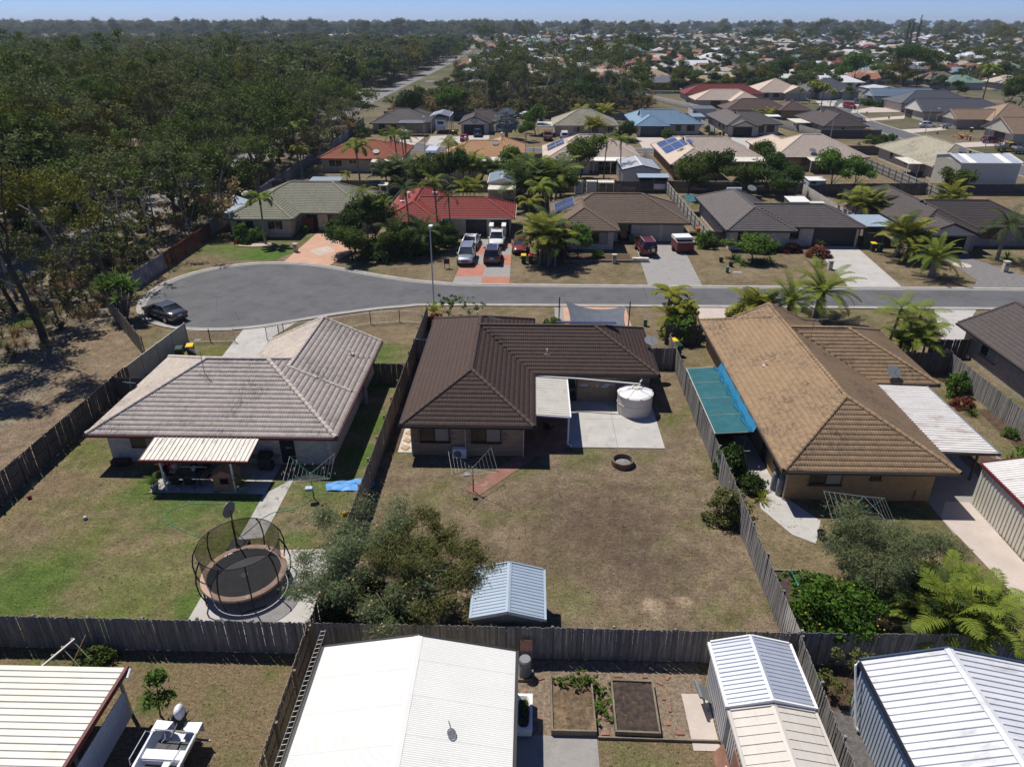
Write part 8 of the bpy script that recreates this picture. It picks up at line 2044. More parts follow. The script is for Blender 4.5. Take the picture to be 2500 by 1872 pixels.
gs=thing('shade_cloth_cover','green shade cloth behind the corner of the grey-brown roof','shade cloth',(22,101,0)); MB().face((21.4,98.5,1.9),(22.9,98.7,2.1),(23.0,102,2.2),(21.4,102,2.2)).build('cloth','teal_shade',gs); MB().tube([(21.5,98.6,0),(21.5,98.6,1.95)],.04,5).build('pole','grey_metal',gs)
gz=thing('garden_umbrella','pale lilac garden umbrella behind the silver palm','umbrella',(*q(4,1192,150),0)); MB().lathe([(1.7,2.0),(.9,2.4),(.05,2.65)],10).build('canopy','blue_wall_metal',gz,world=0); MB().tube([(0,0,0),(0,0,2.6)],.03,6).build('pole','white_trim',gz,world=0)
# street lights
def lamp(label,x,y,h,az=PI / 2,flat=False):
    t=thing('street_lamp',label,'street lamp',(x,y,0),az,'street lamps'); MB().tube([(0,0,0),(0,0,h * .6),(0,0,h)],[.08,.065,.045],8).build('pole','silver_metal',t,world=0)
    L_=.3 if flat else 1.7; MB().tube([(0,0,h - .02),(L_ * .4,0,h + .22 * (not flat)),(L_,0,h + .25 * (not flat))],.035,6).build('arm','grey_metal',t,world=0); z=h + .25 * (not flat)
    MB().box(L_ - .1,L_ + .5,-.16,.16,z - .06,z + .06).build('lamp_head','white_metal',t,world=0); return t
lamp('grey street lamp with flat white head in front of the checkered driveway',-9.0,62.6,7.6,PI / 2,True); lamp('street lamp at the head of the second street',-21.7,149.6,7.0,PI / 2,True); lamp('curved street lamp beside the brown roofed corner house',68.0,171.6,7.6,2.6); lamp('street lamp by the first pink driveway',93.9,220.9,8.0,PI); lamp('street lamp before the light brown roofed house',92.4,153.5,8.2,PI); lamp('street lamp across from the mossy roof',83.0,160,7.5,.2)
for i,(x,y) in enumerate([(5,345),(60,345),(140,460),(-46,420)]): lamp('far street lamp beyond the bush strip',x,y,8,PI / 2,True)
# letterboxes, service pillars, power boxes
def letterbox(label,x,y,mat='brick_cream',cap='cream_trim',s=1.0): t=thing('letterbox',label,'letterbox',(x,y,0)); MB().box(-.22 * s,.22 * s,-.2 * s,.2 * s,0,.95 * s).build('pillar',mat,t,world=0); MB().box(-.26 * s,.26 * s,-.24 * s,.24 * s,.95 * s,1.02 * s).build('cap',cap,t,world=0); MB().box(-.14 * s,.14 * s,-.212 * s,-.202 * s,.66 * s,.78 * s).build('slot','dark_metal',t,world=0)
letterbox('cream brick letterbox beside the terracotta driveway',*q(3,1903,620)); letterbox('brick letterbox and planter before the brown roofed house',*q(4,1762,1060)); letterbox('brick letterbox beside the broad pale driveway',*q(5,962,1100),'brick_white'); letterbox('cream letterbox at the right of the paved driveway',*q(5,2085,1115),'brick_cream',s=1.15); letterbox('dark letterbox in the fourth row',*q(4,328,275),'dark_metal','dark_metal'); letterbox('stone letterbox by the bromeliad bed',*q(2,1860,905),'stone_pale')
lb=thing('letterbox','olive metal letterbox on legs left of the checkered driveway','letterbox',(*q(4,688,1095),0)); MB().box(-.3,.3,-.12,.12,.55,1.1).build('box','dark_metal',lb,world=0); MB().bar((-.25,0,0),(-.25,0,.55),.05).bar((.25,0,0),(.25,0,.55),.05).build('leg','dark_metal',lb,world=0)
def pillar(label,x,y,m='green_wall_metal'): t=thing('service_pillar',label,'service pillar',(x,y,0)); MB().box(-.15,.15,-.13,.13,0,.55).build('box',m,t,world=0); MB().box(-.17,.17,-.15,.15,.55,.62).build('cap',m,t,world=0)
plain('pillar_green',(.10,.21,.16),.6); pillar('small green service pillar on the dry verge by the shade sail',10.2,58.6,'pillar_green'); pillar('pale green service pillar before the grey-brown roofed house',*q(5,302,1120),'pillar_green'); pillar('green service pillar in the fourth row',*q(4,678,280),'pillar_green'); pillar('green service pillar by the blue garage',*q(4,1852,300),'pillar_green'); pillar('green service pillar on the side street verge',*q(2,1652,865),'pillar_green'); pillar('dark post by the second pink driveway',*q(2,1342,765),'dark_metal'); pillar('green service pillar by the first pink driveway',*q(2,1200,733),'pillar_green')
for (l_,x,y,s_) in (('pale square drain cover on the verge by the shade sail',9.9 - 1.9,59.3,.3),('drain cover on the dry lawn before the grey-brown roof',*q(5,370,1120),.45),('pale drain cover inside the white metal fence',-28.0,54.6 - .2,.28)): t=thing('drain_cover',l_,'drain cover',(x,y,.01)); MB().box(-s_,s_,-s_ * .7,s_ * .7,0,.03).build('frame','kerb_concrete',t,world=0); MB().box(-s_ * .8,s_ * .8,-s_ * .5,s_ * .5,.03,.04).build('plate','concrete_grey',t,world=0)
# garden beds at the bottom
def bed(label,x0,x1,y0,y1,h,soil,rzj=0):
    t=thing('raised_garden_bed',label,'garden bed',((x0 + x1) / 2,(y0 + y1) / 2,0),rzj); a,b=(x1 - x0) / 2,(y1 - y0) / 2; e=.07
    for k,p in enumerate(((-a,a,-b,-b + e),(-a,a,b - e,b),(-a,-a + e,-b + e,b - e),(a - e,a,-b + e,b - e))): MB().box(p[0] + (0 if k < 2 else .002),p[1],p[2],p[3],0,h + .003 * k).build('plank','timber',t,world=0)
    rg=random.Random(3); mb=MB(); n=14; m=20; G=[[(-a + e + (2 * a - 2 * e) * i / n,-b + e + (2 * b - 2 * e) * j / m,h - .08 + rg.uniform(-.035,.035)) for j in range(m + 1)] for i in range(n + 1)]
    for i in range(n):
        for j in range(m): mb.face(G[i][j],G[i + 1][j],G[i + 1][j + 1],G[i][j + 1])
    mb.build('soil',soil,t,smooth=True,world=0)
bed('left timber garden bed with tan soil and straggling tomato vines',1.0,2.7,17.88,20.32,.32,'soil'); bed('right timber garden bed with dark soil',3.42,5.12,17.88,20.28,.32,'soil_dark',-.02)
vn=thing('tomato_vine','straggling green and yellow vine spilling between the two timber beds','plant',(2.9,19.6,0)); rs=np.random.RandomState(4); rg=random.Random(9); mb=MB(); cl=[]
for i in range(26):
    t0=rg.random(); bx_=(1.2 + 1.5 * t0,20.2 - .3 * rg.random()) if i < 12 else (2.85 + rg.uniform(-.15,.35),20.1 - 1.7 * rg.random()); z=.42 if i < 12 else .15; p=[(bx_[0] + .25 * rg.uniform(-1,1) * k,bx_[1] + .2 * rg.uniform(-1,1) * k,z + .12 * rg.random()) for k in range(4)]; mb.tube(p,.008,3); cl += [(a,b,c,.12) for a,b,c in p[:3]]
mb.build('stem','leaf_dry',vn); V,F=leaves(cl,18,.06,rs,.8,.1); link('foliage',mesh_q('foliage',V,F,'leaf_bright'),vn)
tub=thing('bathtub_planter','old white bathtub planted with greenery beside the shed roof','bathtub',(-.05,18.5,0)); c2=[(math.cos(k * PI / 12),math.sin(k * PI / 12)) for k in range(24)]
def sup(a,b,w,l): return (w * math.copysign(abs(a) ** .6,a),l * math.copysign(abs(b) ** .45,b))
mb=MB(); R0=[(-.33,-.80),(.33,-.80),(.33,.80),(-.33,.80)]; inner=[sup(a,b,.25,.70) for a,b in c2]; n=24
outer=[]
for a,b in c2: m_=max(abs(a),abs(b)); outer.append((.34 * a / m_,.80 * b / m_))
mb.v=[(x,y,.56) for x,y in outer] + [(x,y,.56) for x,y in inner] + [(x * .8,y * .85,.42) for x,y in inner] + [(x * .9,y * .93,.12) for x,y in outer]
for k in range(n): k2=(k + 1) % n; mb.f += [(k,k2,n + k2,n + k),(n + k,n + k2,2 * n + k2,2 * n + k),(k2,k,3 * n + k,3 * n + k2)]
mb.build('tub','white_trim',tub,world=0); MB().face(*[(x * .82,y * .87,.44) for x,y in inner]).build('soil','soil_dark',tub,world=0); V,F=leaves([(0,.45,.5,.2),(-.05,.3,.5,.15),(.02,-.1,.48,.12),(-.08,-.4,.48,.12),(.08,.1,.46,.1)],70,.05,np.random.RandomState(2),.8,.1); link('plant',mesh_q('plant',V,F,'leaf_bright'),tub,world=0)
ct=thing('compost_bin','dark ribbed half-round water butt on a timber frame by the fence','water butt',(-.02,20.65,0)); MB().lathe([(.26,0),(.27,.08),(.25,.1),(.27,.16),(.25,.18),(.27,.26),(.25,.28),(.27,.36),(.25,.38),(.27,.5),(.25,.52),(.26,.8),(.22,.86)],20,(0,0,.1)).build('barrel','grey_metal',ct,world=0); MB().box(-.35,.35,-.35,-.28,0,.14).box(.28,.35,-.3,.35,0,.14).build('frame','timber',ct,world=0)
bp_=MB().box(-.2,.2,-.2,.2,0,.05).mesh('paver','brick_paver')
for i,(cx_,cy_,rz,sx,sy) in enumerate([(1290,910,.3,.75,.3),(1190,990,1.5,.45,.3),(1245,1120,1.5,.8,.25),(1215,940,.1,.5,.3),(1790,897,0,.8,.2),(1670,1150,1.5,.6,.3),(1705,1260,0,.75,.42),(1640,1230,1.3,.4,.3),(2055,940,-.6,.6,.3),(2105,905,.9,.6,.3),(2080,1030,1.5,.6,.3),(2120,1105,1.45,.65,.28),(2110,1190,1.6,.65,.3),(2185,1255,0,.8,.5),(1960,900,0,.5,.2)]):
    o=bpy.data.objects.new('paver',bp_); COL.objects.link(o); o.location=(*q(10,cx_,cy_),.012); o.rotation_euler=(0,0,rz); o.scale=(sx,sy,1); tag(o,'terracotta paver lying in the brown gravel garden','paver','loose terracotta pavers'); 
br=thing('leaning_board','brown board leaning on the fence beside the black water butt','board',(.02,21.1,0)); MB().add([(-.25,0,.9),(.25,0,.9),(.25,.2,1.3),(-.25,.2,1.3),(-.25,.03,.88),(.25,.03,.88),(.25,.23,1.28),(-.25,.23,1.28)],[(0,1,2,3),(4,7,6,5),(0,4,5,1),(3,2,6,7)]).build('board','brick_paver',br,world=0)
rk=thing('tennis_racket','tennis racket lying on the big white shed roof','racket',(-2.45,15.75,3.12),.25); R_=Matrix.Rotation(.19,3,'Y'); mb=MB().tube([(.14 * math.cos(k * PI / 8),-.19 + .19 * math.sin(k * PI / 8),0) for k in range(17)],.018,5).tube([(0,0,0),(-.03,.3,0)],.02,5); mb.v=[tuple(R_ @ Vector(v)) for v in mb.v]; mb.build('frame','grey_metal',rk,world=0)
mb=MB()
for k in range(-5,6): c=k * .025; mb.bar((c,-.19 - math.sqrt(max(0,.13 ** 2 - c * c)) * 1.35,0),(c,-.19 + math.sqrt(max(0,.13 ** 2 - c * c)) * 1.35,0),.008); mb.bar((-math.sqrt(max(0,.13 ** 2 - c * c)),-.19 + c * 1.35,0),(math.sqrt(max(0,.13 ** 2 - c * c)),-.19 + c * 1.35,0),.008)
mb.v=[tuple(R_ @ Vector(v)) for v in mb.v]; mb.build('strings','grey_metal',rk,kind='stuff',world=0)
# folded gate leaning in the bottom left, white rack
lr=thing('leaning_rack','white rusty rack with hoops leaning behind the cream carport','rack',(-19.2,20.0,0),.0); mb=MB().bar((-.35,-1.2,1.1),(.55,.9,1.25),.07)
for k in range(6): p=Vector((-.35,-1.2,1.1)).lerp(Vector((.55,.9,1.25)),k / 5.2); mb.tube([(p.x,p.y,p.z),(p.x - .1,p.y + .05,p.z + .05),(p.x - .12,p.y + .12,p.z + .02),(p.x,p.y + .12,p.z)],.014,5); mb.bar(p,p + Vector((.75,-.25,-1.0)),.025)
mb.build('rack_frame','cream_trim',lr,world=0); MB().bar((.6,.0,.4),(1.0,1.0,1.4),.03).build('rusty_bar','brick_paver',lr,world=0)
bt=thing('blue_tarp_roof','edge of a pale blue pitched cover at the far left bottom','cover',(-23.5,20.2,0)); MB().add([(-23.9,19.3,.2),(-22.6,19.3,.2),(-23.2,19.5,1.6),(-23.9,21,.2),(-22.9,21,.2),(-23.4,21,1.5)],[(1,2,5,4),(0,3,5,2),(0,1,2)]).build('cover_sheet','blue_grey_metal',bt)
# right yard things
for i,(x,y,z,rz) in enumerate(((15.65,29.0,.03,.5),(16.05,28.5,.03,.3))):
    t=thing('milk_crate',('upper' if i == 0 else 'lower') + ' blue plastic crate at the end of the side path','crate',(x,y,z),rz); mb=MB()
    for sx in (-.17,.17):
        for sy in (-.17,.17): mb.bar((sx,sy,0),(sx,sy,.28),.03)
    for zz in (.015,.10,.19,.27):
        for (a,b) in (((-.17,-.17),(.17,-.17)),((.17,-.17),(.17,.17)),((.17,.17),(-.17,.17)),((-.17,.17),(-.17,-.17))): mb.bar((*a,zz),(*b,zz),.022)
    for k in range(-2,3): mb.bar((k * .07,-.17,.01),(k * .07,.17,.01),.015)
    mb.build('lattice','crate_blue',t,world=0)
vb=thing('raised_vegetable_bed','vegetable bed with green netting against the grey fence','garden bed',(12.35,25.2,0)); MB().box(-.85,.85,-1.6,-1.5,0,.5).box(-.85,.85,1.5,1.6,0,.5).box(-.85,-.78,-1.5,1.5,0,.5).box(.78,.85,-1.5,1.5,0,.5).build('plank','timber',vb,world=0); MB().box(-.78,.78,-1.5,1.5,.3,.42).build('soil','soil_dark',vb,world=0)
V,F=leaves([(rs.uniform(-.65,.65),rs.uniform(-1.35,1.35),.5,.16) for _ in range(30)],30,.06,rs,.8,.1); link('seedling',mesh_q('seedling',V,F,'leaf_bright'),vb,world=0); MB().tube([(.2,1.4,.5),(.15,1.0,.9),(.3,.5,.6),(.25,-.3,.7),(.3,-1.2,.5)],.035,5).tube([(.7,1.0,.5),(.75,.2,.65),(.7,-.4,.5)],.03,5).tube([(.35,1.5,.4),(.35,1.5,1.3)],.012,4).build('netting','hose_green',vb,world=0)
bm2=MB(); bl=thing('bench_swing','small black garden ornament on the right lawn','ornament',(21.3,27.0,0)); bm2.tube([(-.3,0,0),(-.2,0,.3),(.1,0,.35),(.35,0,.6),(.4,0,.8)],.06,6).tube([(.1,0,.35),(.3,0,0)],.03,5).bar((-.6,.05,.25),(.1,-.05,.3),.04).build('body','black_plastic',bl,world=0)
sp=thing('workbench','grey fold-down bench against the long silver shed','bench',(7.1,19.4,0),.1); MB().add([(-.4,-.35,.95),(.1,-.35,.5),(.1,.35,.5),(-.4,.35,.95)],[(0,1,2,3)]).box(-.45,-.35,-.4,.4,.9,1.0).bar((-.35,-.3,.9),(.05,-.3,.05),.05).bar((-.35,.3,.9),(.05,.3,.05),.05).build('frame','grey_metal',sp,world=0)
cc_=thing('cardboard_stack','brown boards leaning under the polycarbonate roof edge','boards',(7.15,16.9,0)); MB().add([(-.25,-.5,.05),(.1,-.5,.6),(.1,.4,.6),(-.25,.4,.05)],[(0,1,2,3)]).box(.1,.14,-1.4,-.5,.1,1.6).build('board','brick_paver',cc_,world=0)
mp=MB().box(-.03,.03,-1.6,0,0,.05).mesh('slat','cream_trim'); st_=thing('slat_stack','white slats leaning against the polycarbonate shed','slats',(7.2,16.4,.6))
for k in range(5): o=bpy.data.objects.new('slat',mp); COL.objects.link(o); o.parent=st_; o.location=(-.1 - k * .1,-k * .12,-k * .1)
# stepping stones beside the middle house
for i,y in enumerate((37.9,38.8,39.7,40.6)):
    o=MB().add([(-.28,-.05,0),(.12,-.32,0),(.3,.1,0),(-.1,.3,0),(-.28,-.05,.05),(.12,-.32,.05),(.3,.1,.05),(-.1,.3,.05)],[(4,5,6,7),(0,1,5,4),(1,2,6,5),(2,3,7,6),(3,0,4,7)]).build('stepping_stone','sand_stone'); o.location=(-7.75,y,.03); tag(o,'orange diamond stepping stone in white pebbles, ' + ('nearest the lawn','second from the lawn','third from the lawn','farthest from the lawn')[i],'stepping stone','stepping stones')
# garden edging stones in the right garden bed
sm=MB().lathe([(.10,0),(.14,.06),(.08,.12)],7).mesh('stone','stone_pale')
for i in range(34):
    f=i / 33; x=27.6 + 3.3 * f ** 1.1; y=44 - 15 * f; o=bpy.data.objects.new('edging_stone',sm); COL.objects.link(o); o.location=(x,y,.01); o.rotation_euler=(0,0,RN.uniform(0,6)); s_=RN.uniform(.8,1.4); o.scale=(s_,s_ * .8,s_ * .8); tag(o,'pale edging stone of the garden bed beside the white carport','stone','edging stones of the right garden bed')
# dog, planters, orange drum
dg=thing('dog','black dog standing on the tan lawn','dog',(*q(5,465,445),0),.3); bmx=MB().tube([(-.42,0,.42),(-.3,0,.46),(0,0,.44),(.3,0,.46),(.45,0,.55),(.52,0,.66)],[.07,.13,.12,.15,.1,.08],10).tube([(.5,0,.66),(.62,0,.64),(.72,0,.60)],[.09,.07,.04],8)
for x_,k in ((-.32,1),(.3,0)):
    for y_ in (-.08,.08): bmx.tube([(x_,y_,.42),(x_ - .07 * k,y_,.22),(x_,y_,.02)],[.06,.035,.03],6)
bmx.tube([(-.4,0,.46),(-.6,0,.5),(-.7,0,.62)],[.03,.02,.012],5).tube([(.5,-.06,.7),(.46,-.09,.62)],[.035,.015],4).tube([(.5,.06,.7),(.46,.09,.62)],[.035,.015],4).build('body','black_plastic',dg,smooth=True,world=0)
po=thing('planter_box','dark planter with an orange drum left of the white brick wall','planter',(*q(5,100,880),0)); MB().box(-.7,.7,-.35,.35,0,.4).build('box','dark_metal',po,world=0); dr_=thing('drum','bright orange plastic drum in the dark planter','drum',(q(5,100,880)[0] + .3,q(5,100,880)[1],.4)); MB().lathe([(.26,0),(.28,.1),(.28,.5),(.18,.62)],12).build('shell','orange_plastic',dr_,world=0)
hw_=thing('solar_water_heater','silver roof water heater on the back slope of the grey-brown roof','water heater',(27.6,99.0,3.3)); MB().tube([(-1.0,0,.3),(1.0,0,.3)],.27,12).build('tank','silver_metal',hw_,world=0); MB().box(-1,1,-.2,.1,-.1,.1).build('bracket','grey_metal',hw_,world=0)
gb=thing('garden_edging_ring','round terracotta edged garden bed under the foxtail palm','garden bed',(q(3,1640,575)[0],q(3,1640,575)[1],0)); mb=MB()
for k in range(20): a0,a1=k * PI / 10,(k + 1) * PI / 10; mb.bar((2.3 * math.cos(a0),1.0 * math.sin(a0),.05),(2.3 * math.cos(a1),1.0 * math.sin(a1),.05),.14,.12)
mb.build('edging','terracotta_concrete',gb,world=0); MB().face(*[(2.25 * math.cos(k * PI / 10),.95 * math.sin(k * PI / 10),.045) for k in range(20)]).build('gravel','stone_pale',gb,world=0)
fb=thing('flower_bed_edging','low timber edged bed before the brown roofed house','garden bed',(8.0,78.5,0)); MB().box(-4.2,3.4,-1.4,-1.25,0,.25).box(-4.2,-4.05,-1.25,1.4,0,.25).build('edging','timber',fb,world=0); MB().box(-4.05,3.4,-1.25,1.4,0,.12).build('soil','mulch',fb,world=0); MB().box(3.4,5.2,-1.3,-.8,0,.45).build('planter_wall','brick_white',fb,world=0)
# ================================================================ THE SUBURB BEYOND
def far_house_mesh(v,roofmat,wallmat):
    """hipped suburban house of two wings: roof, walls and windows"""
    rg=random.Random(v); out={}
    w,d=rg.uniform(13,18),rg.uniform(8.5,11); w2=rg.uniform(6.5,8); d2=rg.uniform(3,5); sx=rg.choice((-1,1)); p=rg.choice((.36,.42,.45)); e0=rg.choice('hhg')
    bs=[blk(-w / 2,w / 2,-d / 2,d / 2,'x',e0 + 'h',p=p)]
    x0=-w / 2 if sx < 0 else w / 2 - w2
    bs.append(blk(x0,x0 + w2,-d / 2 - d2,0,'y',rg.choice('hg') + 'g',p=p)); r=MB()
    for b in bs:
        L=roof_lines(b); a,c=L[0][0],L[0][1]; x0_,x1_,y0_,y1_,z=b['x0'],b['x1'],b['y0'],b['y1'],b['z']
        A,B,C,D=(x0_,y0_,z),(x1_,y0_,z),(x1_,y1_,z),(x0_,y1_,z)
        if b['ax'] == 'x': r.face(A,B,c,a).face(C,D,a,c).face(D,A,a).face(B,C,c)
        else: r.face(D,A,a,c).face(B,C,c,a).face(A,B,a).face(C,D,c)
        r.box(x0_ - .08,x1_ + .08,y0_ - .08,y1_ + .08,z - .16,z - .005)
    wl=MB(); wn=MB(); gd=MB()
    for i,b in enumerate(bs): wl.box(b['x0'] + .6,b['x1'] - .6,b['y0'] + .6,b['y1'] - .6 - .01 * i,0,2.3)
    b=bs[1]; gd.box(b['x0'] + 1.0,b['x1'] - 1.0,b['y0'] + .54,b['y0'] + .59,0,2.1)
    for b in bs[:1]:
        x=b['x0'] + 1.6
        while x < b['x1'] - 2.5:
            if not (bs[1]['x0'] - 1 < x < bs[1]['x1']): wn.box(x,x + 1.7,b['y0'] + .55,b['y0'] + .59,.8,2.0)
            x += 3.1
        for y in (b['y0'] + 1.5,b['y0'] + 5): wn.box(b['x0'] + .55,b['x0'] + .59,y,y + 1.5,.9,2.0)
    return r.mesh('roof',roofmat),wl.mesh('wall',wallmat),wn.mesh('window','glass'),gd.mesh('garage_door','garage_cream' if v % 2 else 'white_trim')
ROOFS=[('roof_white','white'),('roof_pale','pale'),('roof_cream','cream'),('roof_terracotta','terracotta'),('roof_red','red'),('roof_brown','brown'),('roof_slate','slate grey'),('roof_bluegrey','blue-grey'),('roof_green','green'),('roof_moss','moss green'),('roof_sand','sand coloured')]
WTS=[17,17,15,8,6,10,12,8,9,6,8]
CACHE={}
HP=[]   # occupied spots
def far_house(x,y,ri,v,rz,label,group,s=1.0):
    k=(ri,v)
    if k not in CACHE: CACHE[k]=far_house_mesh(v,ROOFS[ri][0],('render_cream','brick_cream','render_white','brick_tan')[(v + ri) % 4])
    t=thing('house',label,'house',(x,y,0),rz,group); t.scale=(s,s,s)
    for nm,me in zip(('roof','wall','window','garage_door'),CACHE[k]):
        o=bpy.data.objects.new(nm,me); COL.objects.link(o); o.parent=t
    HP.append((x,y,10)); return t
# houses one can single out
for (cc,x,y,ri,v,rz,lb) in [
    (1,850,500,0,1,0,'low white roofed house beside the old bush road'),(1,930,430,0,2,0,'white roofed house behind the low one by the bush road'),(1,1140,425,7,3,0,'grey roofed house behind the bush strip'),(1,960,395,9,4,0,'moss green roofed house beyond the white roofs'),
    (1,1930,445,3,5,0,'terracotta roofed house left of the big fig tree'),(1,1780,480,4,6,0,'red roofed house behind the right end of the bush strip'),(1,2130,445,7,1,0,'light blue roofed house right of the big fig tree'),
    (2,120,500,9,2,0,'grey-brown roofed house with blue gutters beyond the dry park'),(2,330,490,3,3,.1,'orange roofed house on the far side of the dry park'),(2,640,480,4,1,0,'dark red roofed house with solar panels beyond the park'),(2,180,440,1,5,0,'cream house with flat verandah in front of the cream roofs'),
    (2,360,400,9,4,0,'olive green roofed house on a rise left of centre'),(2,820,405,8,2,0,'dull green roofed house beside a grey car'),(2,600,395,4,3,0,'dark red house with flat white carport'),(2,950,430,4,2,0,'crimson roofed house in front of the orange roof'),(2,1080,410,3,6,.2,'orange-red roofed house behind the crimson one'),
    (2,1050,455,4,4,0,'long crimson roof beside the blue-grey roof'),(2,1200,490,7,5,0,'broad blue-grey roofed house with skylights'),(2,1290,395,6,6,0,'grey roofed house with one solar panel'),(2,1770,500,7,1,0,'blue roofed house behind the gums at the right'),(2,1780,455,2,2,0,'cream roofed house behind the gums at the right'),
    (2,2120,520,0,3,0,'white roofed house at the right edge beyond the park'),(2,2120,420,3,4,0,'terracotta roofed house at the right edge'),(2,950,330,8,5,0,'bright green roofed house in the middle distance'),(2,770,340,0,4,0,'white hipped roof left of the bright green one'),(2,870,355,3,2,0,'small terracotta roof below the bright green one'),
    (2,1540,245,0,6,0,'two-storey looking white roofed house at centre right'),(2,1600,300,3,1,0,'orange roofed house among trees at the right'),(2,1760,310,8,3,0,'pale green roofed house among trees at the right'),(2,960,260,5,2,.7,'steep brown gabled house in the middle distance'),
    (1,1440,345,8,4,0,'teal green roofed house behind the bush strip gums'),(1,1580,345,0,5,0,'white hipped roof right of the teal green roof'),(1,1710,360,9,6,0,'pale green roofed house left of the fig tree'),(1,1200,315,8,1,0,'pale green roofed house behind the white church roofs'),(1,1150,215,0,2,0,'large white roof of the far left group'),(1,1290,215,0,3,0,'large white roof right of the far left group')]:
    far_house(*q(cc,x,y),ri,v,rz,lb,'far houses',1.0)
rh=random.Random(19); cnt=0; tries=0
while cnt < 250 and tries < 30000:
    tries += 1
    y=305 + 1100 * rh.random() ** 1.45; x=-40 + (y * .74 + 40) * rh.random()
    if x < -45 and y < 800: continue
    if x > 92 and y < 300: continue
    if 20 < x < 200 and y < 300: continue
    if x < 15 and y < 330: continue
    gx,gy=round(x / 17) * 17 + rh.uniform(-2,2),round(y / 22) * 22 + rh.uniform(-2,2)
    if any((gx - a) ** 2 + (gy - b) ** 2 < 15.5 ** 2 for a,b,_ in HP): continue
    ri=rh.choices(range(11),WTS)[0]
    if rh.random() < .25 and 430 < y < 700: ri=0
    far_house(gx,gy,ri,rh.randrange(1,7),rh.choice((0,0,3.1416,1.5708,.2)),ROOFS[ri][1] + ' roofed house in the ' + ('nearest blocks' if gy < 420 else 'middle blocks' if gy < 640 else 'distant blocks' if gy < 950 else 'farthest blocks') + ' of the suburb, ' + ('near the old road' if gx / gy < .03 else 'above the bush strip' if gx / gy < .16 else 'above the bright blue roof' if gx / gy < .28 else 'above the red roof' if gx / gy < .4 else 'above the slate roofs' if gx / gy < .55 else 'above the dry park'),'houses of the far suburb',1.12); cnt += 1
# left ridge houses, then roofs too far to tell apart, as one mass
mb_={}
for i in range(1000):
    y=900 + 2600 * rh.random() ** 1.2; x=-y * .34 + (y * 1.2) * rh.random()
    if i < 140: y=rh.uniform(760,1100); x=rh.uniform(-380,-75)
    ri=rh.choices(range(11),WTS)[0]; m=mb_.setdefault(ri,MB()); w,d,h=rh.uniform(6,10),rh.uniform(4,6),rh.uniform(1.6,2.6)
    z=2.5; k=rh.uniform(0,3) 
    m.face((x - w,y - d,z),(x + w,y - d,z),(x + w - d,y,z + h),(x - w + d,y,z + h)).face((x + w,y + d,z),(x - w,y + d,z),(x - w + d,y,z + h),(x + w - d,y,z + h)).face((x - w,y + d,z),(x - w,y - d,z),(x - w + d,y,z + h)).face((x + w,y - d,z),(x + w,y + d,z),(x + w - d,y,z + h)).face((x - w,y - d,0),(x + w,y - d,0),(x + w,y - d,z),(x - w,y - d,z))
for ri,m in mb_.items(): m.build('distant_houses',ROOFS[ri][0],kind='stuff')
# trees between the houses
def in_sub(r):
    y=290 + 2900 * r.random() ** 1.5; x=-46 + (y * .82 + 50) * r.random()
    if y > 950: x=-y * .42 + (y * 1.3) * r.random()
    if x > 92 and y < 300 or (x < -35 and y < 900): return None
    for a,b,_ in HP:
        if abs(a - x) < 8 and abs(b - y) < 7: return None
    return x,y
scatter('suburban_trees',FARK,pts_in(5000,in_sub,41,(.34,.84)),'trees and bushes between the far houses')
def in_ridge(r):
    y=r.uniform(1100,3400); x=-y * .95 + y * (.95 if r.random() < .6 else 1.75) * r.random()
    return x,y
scatter('distant_woodland',FARK,pts_in(5200,in_ridge,42,(1.2,2.5)),'dark wooded ridge under the horizon')
for i,(cc,x,y,s,lb) in enumerate([(2,490,150,2.2,'tall gum breaking the skyline left of centre'),(2,660,150,2.1,'broad gum on the skyline'),(2,805,150,2.2,'rounded gum on the skyline'),(2,1035,155,2.2,'dark gum on the skyline near the middle'),(2,2040,160,2.6,'big gum on the skyline at the right'),(2,1140,160,1.8,'low gum on the skyline'),(2,1735,165,1.8,'wide tree on the skyline at the right')]):
    px=(CROPS[cc][0] + x / 2.633 - 1302) / 1947 * 700; s *= .95; put(DENSE[i % 3],px,700,lb,(s,s,s * .95))
def pine(label,x,y,h):
    t=thing('hoop_pine',label,'pine tree',(x,y,0)); MB().tube([(0,0,0),(0,0,h)],[.4,.05],6).build('trunk','bark_dark',t,world=0); rs=np.random.RandomState(int(h))
    cl=[(rs.normal() * .3,rs.normal() * .3,h * k / 26,.4 + 2.0 * (1 - k / 26)) for k in range(7,26)]; V,F=leaves(cl,90,.4,rs,.1,.3,.3); link('crown',mesh_q('crown',V,F,'leaf_gum'),t,world=0)
for i,(x,h) in enumerate(((1515,29),(1450,26),(1475,26))):
    px=(1660 + x / 2.633 - 1302) / 1947 * 640; pine(('tallest','left','middle')[i] + ' spiky hoop pine on the skyline',px,640,h)
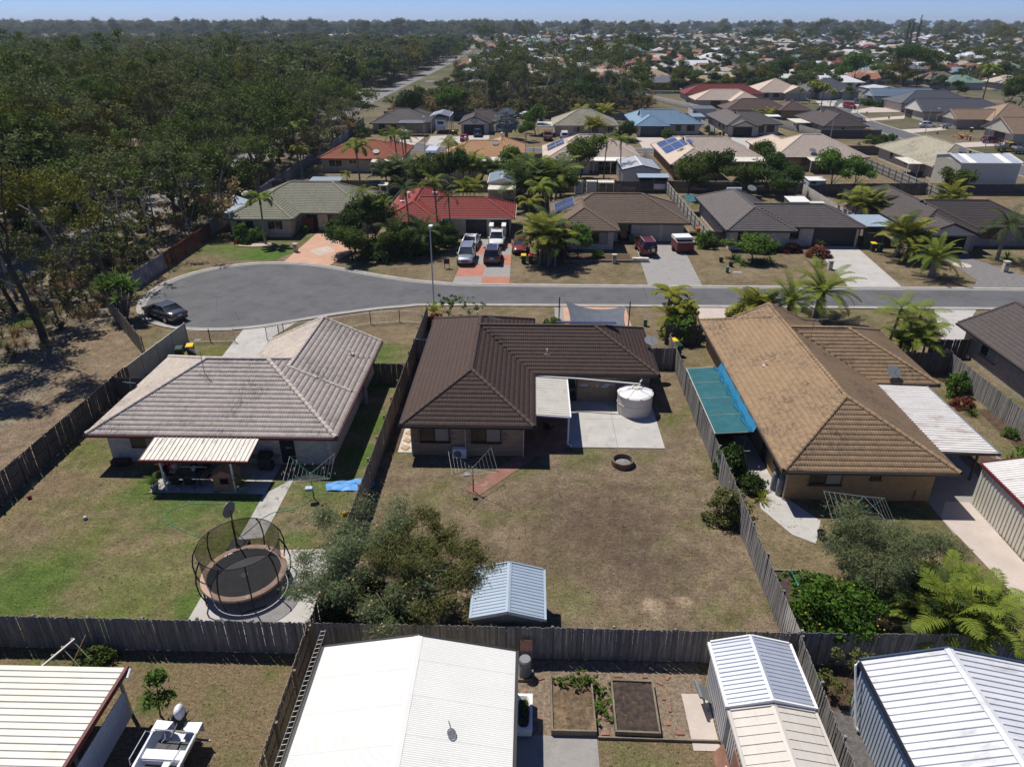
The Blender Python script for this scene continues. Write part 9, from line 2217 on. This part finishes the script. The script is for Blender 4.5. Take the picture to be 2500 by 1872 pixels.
# park trees and the big fig
put(DENSE[0],*q(1,1890,430),'huge dark round fig tree behind the bush strip',(2.3,2.3,1.9)); put(DENSE[0],*q(1,930,330),'tall dark tree group beside the bush road',(1.9,1.9,2.3)); put(DENSE[0],*q(1,755,450),'dark round tree by the low white roofs',1.5)
for i,(cc,x,y,pr,s,lb) in enumerate([(2,1430,560,DENSE[0],2.3,'big dark gum at the edge of the right park'),(2,1520,560,DENSE[2],2.2,'big gum right of the dark one by the park'),(2,1370,550,DENSE[1],1.5,'brownish gum left of the dark park trees'),(2,1890,570,GUM[1],1.7,'spreading white-trunked gum in the right park'),(2,1830,540,GUM[4],1.4,'smaller gum beside the spreading park gum'),(2,2175,625,GUM[1],1.5,'tall gum trunk at the right edge'),(2,1610,560,GUM[0],1.4,'gum at the far side of the right park'),
        (2,450,530,GUM[5],1.0,'dark gum in the dry park strip'),(2,345,550,SPARSE[0],.75,'thin gum in the dry park strip'),(2,120,540,SPARSE[1],.6,'little bare gum at the left of the park strip'),(2,650,555,YARD[0],2.6,'wide bush behind the cream gabled house'),(2,780,550,YARD[2],2.2,'round tree behind the slate roof'),(2,880,530,YARD[1],1.8,'tree beside the pale green shed'),(2,1110,560,YARD[1],3.0,'bright green willow mass behind the slate roofs'),(2,1040,560,YARD[1],2.2,'bright green bush left of the willow mass'),
        (2,1770,625,YARD[0],1.3,'round dark tree in the right park'),(2,1830,610,SPARSE[1],.6,'thin tree in the right park'),(2,2075,660,SPARSE[2],.5,'sapling in the right park'),(2,2170,690,YARD[2],2.4,'olive bush at the right edge of the park'),(2,2110,690,YARD[2],1.8,'second olive bush at the right edge of the park'),(2,25,590,YARD[2],2.0,'olive green tree at the end of the bush strip'),(2,270,570,SCRUB[0],1.0,'thin shrub in the dry park strip')]): put(pr,*q(cc,x,y),lb,s * (.75 if pr in GUM or pr in DENSE else .9))
for i,(cc,x,y) in enumerate([(4,480,140),(4,700,135),(4,755,120),(4,1650,95),(4,1550,80)]): put(YARD[i % 3],*q(cc,x,y),'tree behind the roofs of the fourth row',1.7,group='trees behind the fourth row')
# cross streets glimpsed between the far houses
for i,(x0,x1,y0) in enumerate(((-48,420,340),(-40,500,452),(-20,700,604),(-50,900,800))): sheet('road',rect(x0,x1,y0,y0 + 7),.03,'asphalt_old')
# sea on the horizon
sheet('sea',rect(200,7000,3600,9000),.05,'pond_water')
hz=bpy.data.meshes.new('haze'); mbz=MB().box(-7100,7100,-80,9100,-1.0,62); hz=mbz.build('haze',None,kind='stuff')
mh=bpy.data.materials.new('haze'); mh.use_nodes=True; nt=mh.node_tree; nt.nodes.clear(); o_=nt.nodes.new('ShaderNodeOutputMaterial'); v_=nt.nodes.new('ShaderNodeVolumePrincipled')
v_.inputs['Color'].default_value=(.74,.86,1,1); v_.inputs['Density'].default_value=.00013; v_.inputs['Anisotropy'].default_value=.2; nt.links.new(v_.outputs[0],o_.inputs['Volume']); hz.data.materials.append(mh)

for r_ in [o for o in bpy.data.objects if o.get('label') == 'x' and o.name not in USED]:
    for c_ in list(r_.children): bpy.data.objects.remove(c_)
    bpy.data.objects.remove(r_)
